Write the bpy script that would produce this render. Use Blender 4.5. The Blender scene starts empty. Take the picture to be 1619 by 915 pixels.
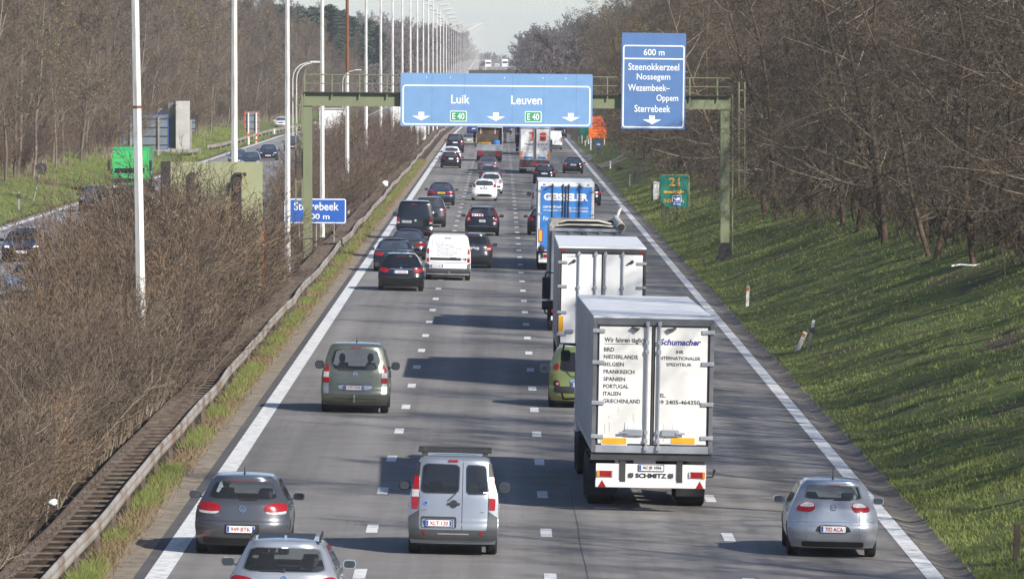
import bpy, bmesh, math, random
import numpy as np
from mathutils import Vector, Matrix, noise

R = math.radians
SC = bpy.context.scene
COL = SC.collection
random.seed(11)

# ------------------------------------------------------------------ camera
F = 11266.0          # focal length in pixels of the 1619 px wide photograph
CH = 9.4             # camera height above the carriageway
VX, VY = 792.0, 99.0 # vanishing point of the carriageway
cam_data = bpy.data.cameras.new('camera')
cam = bpy.data.objects.new('camera', cam_data)
COL.objects.link(cam)
cam.location = (0, 0, CH)
cam_data.sensor_width = 36.0
cam_data.lens = F / 1619.0 * 36.0
cam_data.clip_start = 1.0
cam_data.clip_end = 30000.0
cam.rotation_euler = (math.pi / 2 - math.atan((457.5 - VY) / F), 0, -(809.5 - VX) / F)
SC.camera = cam

# ------------------------------------------------------------------ light
SUN = Vector((4.6, -5.0, 4.0)).normalized()
el = math.asin(SUN.z)
world = bpy.data.worlds.new('World')
SC.world = world
world.use_nodes = True
wn = world.node_tree
wn.nodes.clear()
sky = wn.nodes.new('ShaderNodeTexSky')
sky.sky_type = 'NISHITA'
sky.sun_disc = False
sky.sun_elevation = el
sky.sun_rotation = math.atan2(SUN.x, SUN.y)
sky.altitude = 50
sky.air_density = 0.75
sky.dust_density = 0.45
sky.ozone_density = 1.0
bg = wn.nodes.new('ShaderNodeBackground')
bg.inputs['Strength'].default_value = 0.108
wo = wn.nodes.new('ShaderNodeOutputWorld')
cool = wn.nodes.new('ShaderNodeMix'); cool.data_type = 'RGBA'; cool.blend_type = 'MULTIPLY'; cool.inputs[0].default_value = 1.0
cool.inputs[7].default_value = (.95, .97, 1.06, 1)      # spring haze: a cooler white
wn.links.new(sky.outputs[0], cool.inputs[6]); wn.links.new(cool.outputs[2], bg.inputs[0])
wn.links.new(bg.outputs[0], wo.inputs[0])
sun_data = bpy.data.lights.new('sun', 'SUN')
sun_data.energy = 4.9
sun_data.angle = R(0.55)
sun_data.color = (1.0, 0.955, 0.89)
sun = bpy.data.objects.new('sun', sun_data)
COL.objects.link(sun)
sun.rotation_euler = SUN.to_track_quat('Z', 'Y').to_euler()
sun.location = (60, -60, 60)
SC.view_settings.view_transform = 'Standard'
SC.view_settings.look = 'None'
SC.view_settings.gamma = 1.0
SC.view_settings.use_curve_mapping = False
SC.view_settings.exposure = 0.33
SC.render.engine = 'CYCLES'
SC.cycles.max_bounces = 6
SC.cycles.transparent_max_bounces = 12
SC.cycles.volume_bounces = 0
SC.cycles.use_denoising = True

# ------------------------------------------------------------------ helpers
CROSS = 0.024        # crossfall of the right-hand carriageway

def e0(y):
    return float(np.interp(y, [0, 900, 1150, 1400, 1740, 2250, 2965, 3300, 4200, 6500],
                           [0, 0, -1, -2, -1.5, 2.2, 7.2, 9.6, 11, 9]))

def cx(y):           # sideways drift of the axis far away
    return 0.0 if y < 3000 else (y - 3000) ** 2 * 1.1e-5

def xs(x):           # cross section height at offset x from the axis
    if x < -28.5:
        return 0.178 + 0.2 * min(-28.5 - x, 52) + 0.04 * max(-80.5 - x, 0)
    if x < -7.4:
        return 0.178
    if x < 8.3:
        return -CROSS * x
    if x < 8.95:
        t = (x - 8.3) / .65
        return -CROSS * 8.3 - 0.10 * math.sin(math.pi * min(t * 1.0, 1)) * 0.8 + 0.03 * t
    if x < 9.5:
        return -0.17 + 0.12 * (x - 8.95)
    if x < 26:
        return -0.104 + 0.36 * (x - 9.5)
    if x < 60:
        return 5.836 + 0.22 * (x - 26)
    return 13.3 + 0.03 * (x - 60)

def gz(x, y):
    k = 1.0 if y < 3000 else max(.08, 1 - (y - 3000) / 1600)
    return e0(y) + xs(x - cx(y)) * k

def P(px, py):       # photograph pixel of a ground point -> place on the right-hand carriageway
    s = (py - VY - CROSS * (px - VX)) / CH
    return (px - VX) / s, F / s

def PL(px, py):      # same for the far carriageway and the central reserve
    s = (py - VY) / (CH - .178)
    return (px - VX) / s, F / s

def PZ(px, y):       # sideways place at a known distance
    return (px - VX) * y / F

def HZ(py, y):       # height at a known distance
    return CH - (py - VY) * y / F

def tag(o, label=None, cat=None, group=None, kind=None):
    if label: o['label'] = label
    if cat: o['category'] = cat
    if group: o['group'] = group
    if kind: o['kind'] = kind
    return o

def empty(name, loc=(0, 0, 0), rot=(0, 0, 0)):
    o = bpy.data.objects.new(name, None)
    o.location = loc
    o.rotation_euler = rot
    o.empty_display_size = .3
    COL.objects.link(o)
    return o

def link(name, me, parent=None):
    o = bpy.data.objects.new(name, me)
    COL.objects.link(o)
    if parent is not None:
        o.parent = parent
    return o

def fast_mesh(name, v, quads=None, tris=None, mats=(), mi=None, smooth=False):
    me = bpy.data.meshes.new(name)
    v = np.asarray(v, dtype=np.float32).reshape(-1, 3)
    nq = 0 if quads is None else len(quads)
    nt = 0 if tris is None else len(tris)
    me.vertices.add(len(v))
    me.vertices.foreach_set('co', v.ravel())
    idx = []
    if nq: idx.append(np.asarray(quads, dtype=np.int32).ravel())
    if nt: idx.append(np.asarray(tris, dtype=np.int32).ravel())
    idx = np.concatenate(idx)
    me.loops.add(len(idx))
    me.loops.foreach_set('vertex_index', idx)
    me.polygons.add(nq + nt)
    st = np.concatenate([np.arange(nq) * 4, nq * 4 + np.arange(nt) * 3]).astype(np.int32)
    me.polygons.foreach_set('loop_start', st)
    for m in mats: me.materials.append(m)
    if mi is not None: me.polygons.foreach_set('material_index', np.asarray(mi, dtype=np.int32))
    if smooth: me.polygons.foreach_set('use_smooth', np.ones(nq + nt, dtype=bool))
    me.update(calc_edges=True)
    me.validate()
    return me

class MB:
    """collects shapes and links them as one mesh object"""
    def __init__(s):
        s.bm = bmesh.new()
    def _fin(s, vs, fs, mi, M):
        for f in fs: f.material_index = mi
        if M is not None: bmesh.ops.transform(s.bm, matrix=M, verts=vs)
        return s
    def box(s, a, b, bev=0, mi=0, M=None):
        x0, y0, z0 = a; x1, y1, z1 = b
        r = bmesh.ops.create_cube(s.bm, size=1.0)
        vs = r['verts']
        for v in vs:
            v.co = Vector((x0 + (v.co.x + .5) * (x1 - x0), y0 + (v.co.y + .5) * (y1 - y0), z0 + (v.co.z + .5) * (z1 - z0)))
        if bev:
            es = list({e for v in vs for e in v.link_edges})
            r = bmesh.ops.bevel(s.bm, geom=es, offset=bev, segments=2, profile=.6, affect='EDGES')
            vs = list({v for f in r['faces'] for v in f.verts} | {v for v in vs if v.is_valid})
        fs = {f for v in vs for f in v.link_faces}
        return s._fin(vs, fs, mi, M)
    def tube(s, p0, p1, r0, r1=None, n=8, mi=0, caps=True):
        p0 = Vector(p0); p1 = Vector(p1); d = p1 - p0
        r1 = r0 if r1 is None else r1
        q = d.to_track_quat('Z', 'Y').to_matrix().to_4x4()
        r = bmesh.ops.create_cone(s.bm, cap_ends=caps, segments=n, radius1=r0, radius2=max(r1, 1e-4), depth=d.length)
        M = Matrix.Translation((p0 + p1) / 2) @ q
        fs = {f for v in r['verts'] for f in v.link_faces}
        return s._fin(r['verts'], fs, mi, M)
    def path(s, pts, r, n=6, mi=0):
        for a, b in zip(pts, pts[1:]):
            s.tube(a, b, r, r, n, mi)
        return s
    def ball(s, c, rx, ry, rz, mi=0, u=12, v=8, M=None):
        r = bmesh.ops.create_uvsphere(s.bm, u_segments=u, v_segments=v, radius=1)
        for q in r['verts']:
            q.co = Vector((c[0] + q.co.x * rx, c[1] + q.co.y * ry, c[2] + q.co.z * rz))
        fs = {f for q in r['verts'] for f in q.link_faces}
        for f in fs: f.smooth = True
        return s._fin(r['verts'], fs, mi, M)
    def prism(s, poly, d0, d1, axis='y', mi=0, M=None):
        """poly of (u,v); axis y: (u,d,v); axis x: (d,u,v); axis z: (u,v,d)"""
        f3 = {'y': lambda u, v, d: (u, d, v), 'x': lambda u, v, d: (d, u, v), 'z': lambda u, v, d: (u, v, d)}[axis]
        a = [s.bm.verts.new(f3(u, v, d0)) for u, v in poly]
        b = [s.bm.verts.new(f3(u, v, d1)) for u, v in poly]
        fs = [s.bm.faces.new(a), s.bm.faces.new(b[::-1])]
        n = len(poly)
        for i in range(n):
            fs.append(s.bm.faces.new((a[i], b[i], b[(i + 1) % n], a[(i + 1) % n])))
        return s._fin(a + b, fs, mi, M)
    def build(s, name, mats, parent=None, smooth=0):
        bmesh.ops.recalc_face_normals(s.bm, faces=s.bm.faces)
        me = bpy.data.meshes.new(name)
        if smooth:
            for f in s.bm.faces: f.smooth = True
        s.bm.to_mesh(me); s.bm.free()
        if smooth: me.set_sharp_from_angle(angle=R(smooth))
        for m in (mats if isinstance(mats, (list, tuple)) else [mats]): me.materials.append(m)
        return link(name, me, parent)

def chaikin(p, n=2, k=.22):
    for _ in range(n):
        q = []
        for i in range(len(p)):
            a, b = p[i], p[(i + 1) % len(p)]
            q.append((a[0] + (b[0] - a[0]) * k, a[1] + (b[1] - a[1]) * k))
            q.append((b[0] - (b[0] - a[0]) * k, b[1] - (b[1] - a[1]) * k))
        p = q
    return p

def rrect(x0, z0, x1, z1, r, n=4):
    p = []
    for cx_, cz_, a0 in ((x1 - r, z1 - r, 0), (x0 + r, z1 - r, 90), (x0 + r, z0 + r, 180), (x1 - r, z0 + r, 270)):
        for i in range(n + 1):
            a = R(a0 + 90 * i / n)
            p.append((cx_ + r * math.cos(a), cz_ + r * math.sin(a)))
    return p

def text_mesh(s, height=None, width=None, align='CENTER', bold=0.0, shear=0, space=1.0, extr=.01, narrow=1.0, line=1.0):
    cu = bpy.data.curves.new('lettering', 'FONT')
    cu.body = s; cu.size = 1.0; cu.align_x = align
    cu.offset = bold; cu.shear = shear; cu.space_character = space; cu.extrude = extr
    cu.space_line = line
    cu.resolution_u = 3
    ob = bpy.data.objects.new('lettering', cu)
    COL.objects.link(ob)
    me = bpy.data.meshes.new_from_object(ob)
    bpy.data.objects.remove(ob)
    bpy.data.curves.remove(cu)
    n = len(me.vertices)
    v = np.empty(n * 3, dtype=np.float32); me.vertices.foreach_get('co', v); v = v.reshape(-1, 3)
    w0 = v[:, 0].max() - v[:, 0].min(); h0 = v[:, 1].max() - v[:, 1].min()
    if height is not None:
        ky = height / h0; kx = ky * narrow
        if width is not None: kx = width / w0
    else:
        kx = width / w0; ky = kx / narrow
    mid = (v[:, 1].max() + v[:, 1].min()) / 2
    ax = {'CENTER': (v[:, 0].max() + v[:, 0].min()) / 2, 'LEFT': v[:, 0].min(), 'RIGHT': v[:, 0].max()}[align]
    out = np.stack([(v[:, 0] - ax) * kx, -v[:, 2] * .2, (v[:, 1] - mid) * ky], axis=1)   # stands in the XZ plane, read from -Y
    me.vertices.foreach_set('co', out.ravel().astype(np.float32))
    me.update()
    return me

def letter(s, parent, mat, loc, height=None, width=None, rot=None, **k):
    me = text_mesh(s, height, width, **k)
    me.materials.append(mat)
    o = link('lettering', me, parent)
    o.location = loc
    if rot: o.rotation_euler = rot
    return o

# ------------------------------------------------------------------ materials
def nodes_of(m):
    m.use_nodes = True
    nt = m.node_tree
    return nt, nt.nodes['Principled BSDF']

def mat(name, col, rough=.5, metal=0.0, coat=0.0, var=.12, scale=3.0, bump=0.0, bscale=30.0, spec=.5, col2=None, stretch=None, detail=5, lo=.35, hi=.65):
    m = bpy.data.materials.new(name)
    nt, b = nodes_of(m)
    N = nt.nodes; L = nt.links
    b.inputs['Roughness'].default_value = rough
    b.inputs['Metallic'].default_value = metal
    b.inputs['Coat Weight'].default_value = coat
    b.inputs['Coat Roughness'].default_value = .08
    b.inputs['Specular IOR Level'].default_value = spec
    tc = N.new('ShaderNodeTexCoord')
    src = tc.outputs['Object']
    if stretch:
        mp = N.new('ShaderNodeMapping'); mp.inputs['Scale'].default_value = stretch
        L.new(src, mp.inputs['Vector']); src = mp.outputs[0]
    n = N.new('ShaderNodeTexNoise')
    n.inputs['Scale'].default_value = scale; n.inputs['Detail'].default_value = detail; n.inputs['Roughness'].default_value = .6
    L.new(src, n.inputs['Vector'])
    r = N.new('ShaderNodeValToRGB')
    c2 = col2 if col2 else tuple(c * (1 - var) for c in col)
    c1 = col if col2 else tuple(min(1, c * (1 + var)) for c in col)
    r.color_ramp.elements[0].position = lo; r.color_ramp.elements[1].position = hi
    r.color_ramp.elements[0].color = (*c2, 1); r.color_ramp.elements[1].color = (*c1, 1)
    L.new(n.outputs['Fac'], r.inputs[0]); L.new(r.outputs[0], b.inputs['Base Color'])
    if bump:
        n2 = N.new('ShaderNodeTexNoise'); n2.inputs['Scale'].default_value = bscale; n2.inputs['Detail'].default_value = 4
        L.new(src, n2.inputs['Vector'])
        bp = N.new('ShaderNodeBump'); bp.inputs['Strength'].default_value = bump; bp.inputs['Distance'].default_value = .05
        L.new(n2.outputs['Fac'], bp.inputs['Height']); L.new(bp.outputs[0], b.inputs['Normal'])
    return m

def ground_mat(name, cols, scales, rough=.95, bump=.5, bscale=6.0, stretch=(1, 1, 1)):
    """three colours mixed by two noises of different size"""
    m = bpy.data.materials.new(name)
    nt, b = nodes_of(m); N = nt.nodes; L = nt.links
    b.inputs['Roughness'].default_value = rough
    b.inputs['Specular IOR Level'].default_value = .2
    tc = N.new('ShaderNodeTexCoord'); mp = N.new('ShaderNodeMapping'); mp.inputs['Scale'].default_value = stretch
    L.new(tc.outputs['Object'], mp.inputs[0])
    def nz(sc, d=6, ro=.62):
        n = N.new('ShaderNodeTexNoise'); n.inputs['Scale'].default_value = sc; n.inputs['Detail'].default_value = d; n.inputs['Roughness'].default_value = ro
        L.new(mp.outputs[0], n.inputs['Vector']); return n.outputs['Fac']
    def step(fac, a, b_):
        q = N.new('ShaderNodeMapRange'); q.inputs[1].default_value = a; q.inputs[2].default_value = b_; q.interpolation_type = 'SMOOTHSTEP'
        L.new(fac, q.inputs[0]); return q.outputs[0]
    def mix(fac, a, b_):
        q = N.new('ShaderNodeMix'); q.data_type = 'RGBA'
        L.new(fac, q.inputs[0])
        for i, c in ((6, a), (7, b_)):
            if isinstance(c, tuple): q.inputs[i].default_value = (*c, 1)
            else: L.new(c, q.inputs[i])
        return q.outputs[2]
    c = mix(step(nz(scales[0]), .38, .62), cols[0], cols[1])
    c = mix(step(nz(scales[1]), .48, .66), c, cols[2])
    if len(cols) > 3:
        c = mix(step(nz(scales[2], 3), .56, .72), c, cols[3])
    L.new(c, b.inputs['Base Color'])
    bp = N.new('ShaderNodeBump'); bp.inputs['Strength'].default_value = bump; bp.inputs['Distance'].default_value = .12
    L.new(nz(bscale, 8, .7), bp.inputs['Height']); L.new(bp.outputs[0], b.inputs['Normal'])
    return m

def bark_mat(name, c1, c2, trans=0.0):
    """wood with a hue that differs from tree to tree"""
    m = bpy.data.materials.new(name)
    nt, b = nodes_of(m); N = nt.nodes; L = nt.links
    b.inputs['Roughness'].default_value = .85; b.inputs['Specular IOR Level'].default_value = .25
    oi = N.new('ShaderNodeObjectInfo')
    tc = N.new('ShaderNodeTexCoord')
    n = N.new('ShaderNodeTexNoise'); n.inputs['Scale'].default_value = 1.3; n.inputs['Detail'].default_value = 4
    L.new(tc.outputs['Object'], n.inputs['Vector'])
    ad = N.new('ShaderNodeMath'); ad.operation = 'MULTIPLY_ADD'; ad.inputs[1].default_value = .6
    L.new(n.outputs['Fac'], ad.inputs[0])
    sc = N.new('ShaderNodeMath'); sc.operation = 'MULTIPLY'; sc.inputs[1].default_value = .75
    L.new(oi.outputs['Random'], sc.inputs[0]); L.new(sc.outputs[0], ad.inputs[2])
    sb = N.new('ShaderNodeMath'); sb.operation = 'SUBTRACT'; sb.inputs[1].default_value = .15; sb.use_clamp = True
    L.new(ad.outputs[0], sb.inputs[0])
    mx = N.new('ShaderNodeMix'); mx.data_type = 'RGBA'
    mx.inputs[6].default_value = (*c1, 1); mx.inputs[7].default_value = (*c2, 1)
    L.new(sb.outputs[0], mx.inputs[0]); L.new(mx.outputs[2], b.inputs['Base Color'])
    return m

def glass_mat(name, tint, clear):
    m = bpy.data.materials.new(name)
    m.use_nodes = True
    nt = m.node_tree; N = nt.nodes; L = nt.links; N.clear()
    o = N.new('ShaderNodeOutputMaterial'); t = N.new('ShaderNodeBsdfTransparent'); t.inputs[0].default_value = (*[c * clear for c in tint], 1)
    g = N.new('ShaderNodeBsdfGlossy'); g.inputs['Roughness'].default_value = .04
    fr = N.new('ShaderNodeFresnel'); fr.inputs[0].default_value = 1.55
    ge = N.new('ShaderNodeNewGeometry'); mr = N.new('ShaderNodeMapRange'); mr.inputs[3].default_value = 1.55; mr.inputs[4].default_value = 1 / 1.55
    L.new(ge.outputs['Backfacing'], mr.inputs[0]); L.new(mr.outputs[0], fr.inputs[0])
    mx = N.new('ShaderNodeMixShader')
    df = N.new('ShaderNodeBsdfDiffuse'); df.inputs[0].default_value = (.55, .58, .60, 1)      # pale diffuse film standing in for reflected sky
    m2 = N.new('ShaderNodeMixShader'); m2.inputs[0].default_value = .03
    L.new(t.outputs[0], m2.inputs[1]); L.new(df.outputs[0], m2.inputs[2])
    L.new(fr.outputs[0], mx.inputs[0]); L.new(m2.outputs[0], mx.inputs[1]); L.new(g.outputs[0], mx.inputs[2]); L.new(mx.outputs[0], o.inputs[0])
    return m

M = {}
M['asphalt'] = None
M['white_line'] = mat('white_line', (.78, .78, .75), .7, var=.1, scale=4.5, bump=.15, bscale=40, col2=(.47, .46, .43), lo=.33, hi=.52)
M['steel'] = mat('galvanised_steel', (.42, .41, .38), .5, .35, var=.25, scale=1.2, col2=(.30, .27, .23))
M['rust'] = mat('rusty_steel', (.19, .155, .125), .8, .1, var=.4, scale=4, col2=(.085, .055, .04))
M['lamp_white'] = mat('white_pole_paint', (.70, .69, .645), .5, var=.08, scale=2, stretch=(4, 4, .5), col2=(.40, .37, .32), lo=.27, hi=.56)
M['pole_rust'] = mat('rusted_pole', (.20, .085, .04), .85, col2=(.16, .06, .03), scale=3, stretch=(3, 3, .6))
M['olive'] = mat('olive_paint', (.19, .21, .115), .55, var=.08, scale=1.5, stretch=(1, 1, .3))
M['olive_panel'] = mat('pale_olive_paint', (.33, .34, .19), .5, var=.06, scale=.9)
M['dark_steel'] = mat('dark_steel', (.045, .04, .038), .7, var=.3)
M['sign_blue'] = mat('faded_sign_blue', (.19, .34, .56), .42, var=.04, scale=1.5)
M['sign_mid_blue'] = mat('sign_mid_blue', (.10, .20, .41), .42, var=.05, scale=1.5)
M['sign_deep_blue'] = mat('sign_deep_blue', (.03, .12, .45), .4, var=.05)
M['sign_white'] = mat('sign_white', (.88, .88, .87), .4, var=.02)
M['sign_green'] = mat('sign_green', (.05, .34, .16), .4, var=.05)
M['sign_teal'] = mat('sign_teal', (.01, .16, .11), .45, var=.2, scale=1.4)
M['sign_yellow'] = mat('sign_yellow', (.62, .30, .02), .5, var=.1)
M['sign_orange'] = mat('sign_orange', (.95, .16, .01), .5, var=.05)
M['sign_grey'] = mat('sign_back_grey', (.16, .19, .22), .6, var=.1, scale=1)
M['concrete'] = mat('concrete', (.46, .45, .42), .9, var=.15, scale=.8, bump=.2)
M['white_wall'] = mat('white_wall', (.78, .77, .74), .8, var=.06, scale=.5)
M['marker_white'] = mat('marker_white', (.72, .70, .64), .6, var=.12, scale=6)
M['marker_orange'] = mat('marker_orange', (.55, .14, .02), .6)
M['plastic_bag'] = mat('white_plastic', (.85, .85, .85), .5, var=.03)
M['red_trim'] = mat('red_trim', (.65, .07, .02), .5)
M['twig_left'] = bark_mat('pale_brown_twigs', (.10, .078, .062), (.19, .148, .108))
M['twig_bush'] = bark_mat('bush_twigs', (.068, .052, .042), (.175, .132, .092))
M['stem_bush'] = bark_mat('bush_stems', (.17, .135, .10), (.34, .28, .20))
M['twig_right'] = bark_mat('dark_brown_twigs', (.036, .028, .022), (.165, .128, .09))  # pale end of the range paints in sunlit twig edges
M['limb_right'] = bark_mat('pale_limbs', (.075, .058, .042), (.29, .235, .165))
M['limb_left'] = bark_mat('grey_limbs', (.12, .095, .075), (.30, .25, .19))
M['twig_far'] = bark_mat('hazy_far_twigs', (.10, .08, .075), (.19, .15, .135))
M['twig_rust'] = bark_mat('rust_brown_twigs', (.105, .070, .045), (.25, .165, .10))
M['twig_pink'] = bark_mat('red_brown_twigs', (.075, .052, .045), (.17, .12, .098))
M['bark'] = bark_mat('tree_bark', (.12, .095, .075), (.24, .20, .155))
M['bark_dark'] = bark_mat('dark_bark', (.055, .04, .03), (.15, .105, .07))
M['bud'] = bark_mat('spring_buds', (.25, .22, .07), (.36, .29, .10))
M['dry_leaf'] = bark_mat('dry_leaves', (.30, .16, .07), (.38, .24, .11))
M['conifer'] = bark_mat('conifer_needles', (.028, .05, .03), (.05, .075, .04))
M['grass_blade'] = bark_mat('grass_blades', (.11, .165, .035), (.22, .245, .075))
# ------------------------------------------------------------------ ground
YS = np.concatenate([np.arange(40, 500, 2.5), np.arange(500, 1200, 10), np.arange(1200, 3400, 40), np.arange(3400, 8001, 200)])

def sheet(name, xlist, material, dz=0.0, y0=40, y1=8000, rough=None, label=None, kind='structure'):
    ys = [y for y in YS if y0 <= y <= y1]
    V = []
    for y in ys:
        c = cx(y)
        for x in xlist:
            z = gz(x + c, y) + dz
            if rough: z += rough(x, y)
            V.append((x + c, y, z))
    n = len(xlist)
    q = [(j * n + i, j * n + i + 1, (j + 1) * n + i + 1, (j + 1) * n + i) for j in range(len(ys) - 1) for i in range(n - 1)]
    me = fast_mesh(name, V, quads=q, mats=[material], smooth=True)
    return tag(link(name, me), kind=kind)

def bank_rough(x, y):
    k = min(max((x - 9.2) / 1.5, 0), 1)
    return k * (.16 * noise.noise(Vector((x * .35, y * .12, 1.7))) + .07 * noise.noise(Vector((x * 1.1, y * .5, 9.1))))

def left_rough(x, y):
    k = min(max((-29 - x) / 1.5, 0), 1)
    return k * (.2 * noise.noise(Vector((x * .3, y * .1, 4.7))) + .05 * noise.noise(Vector((x * 1.1, y * .5, 3.1))))

M['forest_floor'] = ground_mat('forest_floor', [(.11, .08, .05), (.17, .125, .075), (.075, .06, .035), (.07, .10, .03)], (.25, 1.2, .12), bump=.8, bscale=3)
M['bank_grass'] = ground_mat('bank_grass', [(.085, .135, .029), (.155, .20, .052), (.25, .215, .10), (.20, .155, .095)], (1.3, 4.5, .33), bump=1.0, bscale=9)
M['left_grass'] = ground_mat('left_grass', [(.10, .145, .035), (.14, .18, .05), (.20, .18, .08), (.17, .135, .08)], (.4, 1.6, .18), bump=.9, bscale=6)
M['reserve_soil'] = ground_mat('reserve_soil', [(.075, .055, .038), (.11, .082, .055), (.05, .04, .028), (.07, .075, .03)], (.6, 2.5, .3), bump=.8, bscale=8)  # darkened overall: shade below rails and bushes put into the soil colour
M['sandy_verge'] = ground_mat('sandy_verge', [(.36, .305, .235), (.30, .25, .19), (.21, .17, .12)], (.7, 3.0), bump=.6, bscale=9)
M['gutter'] = ground_mat('gutter_concrete', [(.27, .245, .22), (.20, .18, .16), (.13, .115, .10), (.15, .14, .08)], (1.2, 2.2, .5), bump=.7, bscale=5)

def asphalt(name, base, dark):
    m = bpy.data.materials.new(name)
    nt, b = nodes_of(m); N = nt.nodes; L = nt.links
    b.inputs['Roughness'].default_value = .82; b.inputs['Specular IOR Level'].default_value = .35
    tc = N.new('ShaderNodeTexCoord')
    def nz(scale, stretch, d=5, ro=.6):
        mp = N.new('ShaderNodeMapping'); mp.inputs['Scale'].default_value = stretch
        L.new(tc.outputs['Object'], mp.inputs[0])
        n = N.new('ShaderNodeTexNoise'); n.inputs['Scale'].default_value = scale; n.inputs['Detail'].default_value = d; n.inputs['Roughness'].default_value = ro
        L.new(mp.outputs[0], n.inputs['Vector']); return n.outputs['Fac']
    def rng(f, a, b_, c, d):
        q = N.new('ShaderNodeMapRange'); q.inputs[1].default_value = a; q.inputs[2].default_value = b_; q.inputs[3].default_value = c; q.inputs[4].default_value = d
        L.new(f, q.inputs[0]); return q.outputs[0]
    def mul(a, b_):
        q = N.new('ShaderNodeMath'); q.operation = 'MULTIPLY'; L.new(a, q.inputs[0]); L.new(b_, q.inputs[1]); return q.outputs[0]
    wear = rng(nz(.75, (1, .012, 1), 4), .36, .64, .74, 1.12)      # long wheel tracks and oil
    blot = rng(nz(.8, (1, 1, 1), 5), .3, .7, .86, 1.12)
    grain = rng(nz(40, (1, 1, 1), 2), .25, .75, .8, 1.2)
    patch = rng(nz(.05, (1.5, 1, 1), 2), .42, .58, .9, 1.08)
    k = mul(mul(wear, blot), mul(grain, patch))
    sx = N.new('ShaderNodeSeparateXYZ'); L.new(tc.outputs['Object'], sx.inputs[0])           # tyre tracks along each lane
    ph = N.new('ShaderNodeMath'); ph.operation = 'MULTIPLY_ADD'; ph.inputs[1].default_value = 2 * math.pi / 1.76; ph.inputs[2].default_value = 1.1
    L.new(sx.outputs[0], ph.inputs[0])
    sn = N.new('ShaderNodeMath'); sn.operation = 'SINE'; L.new(ph.outputs[0], sn.inputs[0])
    k = mul(k, rng(sn.outputs[0], -1, 1, .90, 1.05))
    k = mul(k, rng(nz(6, (1, .05, 1), 4), .6, .78, 1.0, .80))                                # oil drips and scuffs
    mx = N.new('ShaderNodeMix'); mx.data_type = 'RGBA'; mx.blend_type = 'MULTIPLY'; mx.inputs[0].default_value = 1.0
    mx.inputs[6].default_value = (*base, 1)
    cmb = N.new('ShaderNodeCombineColor'); [L.new(k, cmb.inputs[i]) for i in range(3)]
    L.new(cmb.outputs[0], mx.inputs[7]); L.new(mx.outputs[2], b.inputs['Base Color'])
    bp = N.new('ShaderNodeBump'); bp.inputs['Strength'].default_value = .35; bp.inputs['Distance'].default_value = .02
    L.new(nz(90, (1, 1, 1), 2), bp.inputs['Height']); L.new(bp.outputs[0], b.inputs['Normal'])
    return m
M['asphalt'] = asphalt('worn_asphalt', (.248, .233, .214), None)
M['asphalt_edge'] = asphalt('dark_asphalt_edge', (.12, .115, .11), None)
M['asphalt_far'] = asphalt('grey_asphalt', (.29, .28, .27), None)

sheet('ground', [-900, -400, -200, -120, -80.5, -60, -45, -38, -33, -28.5, -20, -12.2, -7.4, 0, 8.3, 8.6, 8.95, 9.5, 14, 20, 26, 40, 60, 120, 300, 900], M['forest_floor'], -.06)
sheet('road', [-6.62, -3, 0, 4, 8.3], M['asphalt'], 0)
sheet('road_edge', [-6.62, -6.40], M['asphalt_edge'], .004)
sheet('opposite_road', [-28.2, -20, -12.2], M['asphalt_far'], 0)
sheet('central_reserve', [-12.25, -11, -9.8, -8.6, -7.8, -7.2], M['reserve_soil'], .002)
def verge_rough(x, y):
    return .03 * noise.noise(Vector((x * 2, y * .5, 2))) if -7.15 < x < -6.65 else 0
sheet('sandy_verge', [-7.22, -7.0, -6.8, -6.6], M['sandy_verge'], .008, rough=verge_rough)
sheet('gutter', [8.28, 8.36, 8.44, 8.52, 8.6, 8.7, 8.8, 8.97], M['gutter'], .006, y1=900)
def xt(y):           # edge of the wood on the bank
    return float(np.interp(y, [100, 231, 324, 443, 640, 760, 826, 1000, 1200], [19, 17, 14.6, 13.3, 12.4, 12.2, 13.5, 16, 17]))
sheet('grass_bank', list(np.concatenate([np.arange(8.95, 20, .55), [21, 23, 26, 32]])), M['bank_grass'], .012, y1=900, rough=bank_rough)
sheet('grass_verge', list(np.arange(-37, -28.1, .6)), M['left_grass'], .012, y1=1500, rough=left_rough)

def strip_lines(name, x0, x1, y0, y1, dz):
    ys = [y for y in YS if y0 <= y <= y1]
    V = []; q = []
    for i, y in enumerate(ys):
        c = cx(y)
        V += [(x0 + c, y, gz(x0 + c, y) + dz), (x1 + c, y, gz(x1 + c, y) + dz)]
        if i: q.append((2 * i - 2, 2 * i - 1, 2 * i + 1, 2 * i))
    return V, q

def marking(name, spans):
    V = []; Q = []
    for x0, x1, y0, y1 in spans:
        if y1 - y0 > 20:
            v, q = strip_lines('', x0, x1, y0, y1, .008)
        else:
            v = [(x, y, gz(x, y) + .008) for x, y in ((x0, y0), (x1, y0), (x1, y1), (x0, y1))]; q = [(0, 1, 2, 3)]
        b = len(V); V += v; Q += [tuple(i + b for i in f) for f in q]
    return tag(link(name, fast_mesh(name, V, quads=Q, mats=[M['white_line']])), kind='structure')

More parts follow.
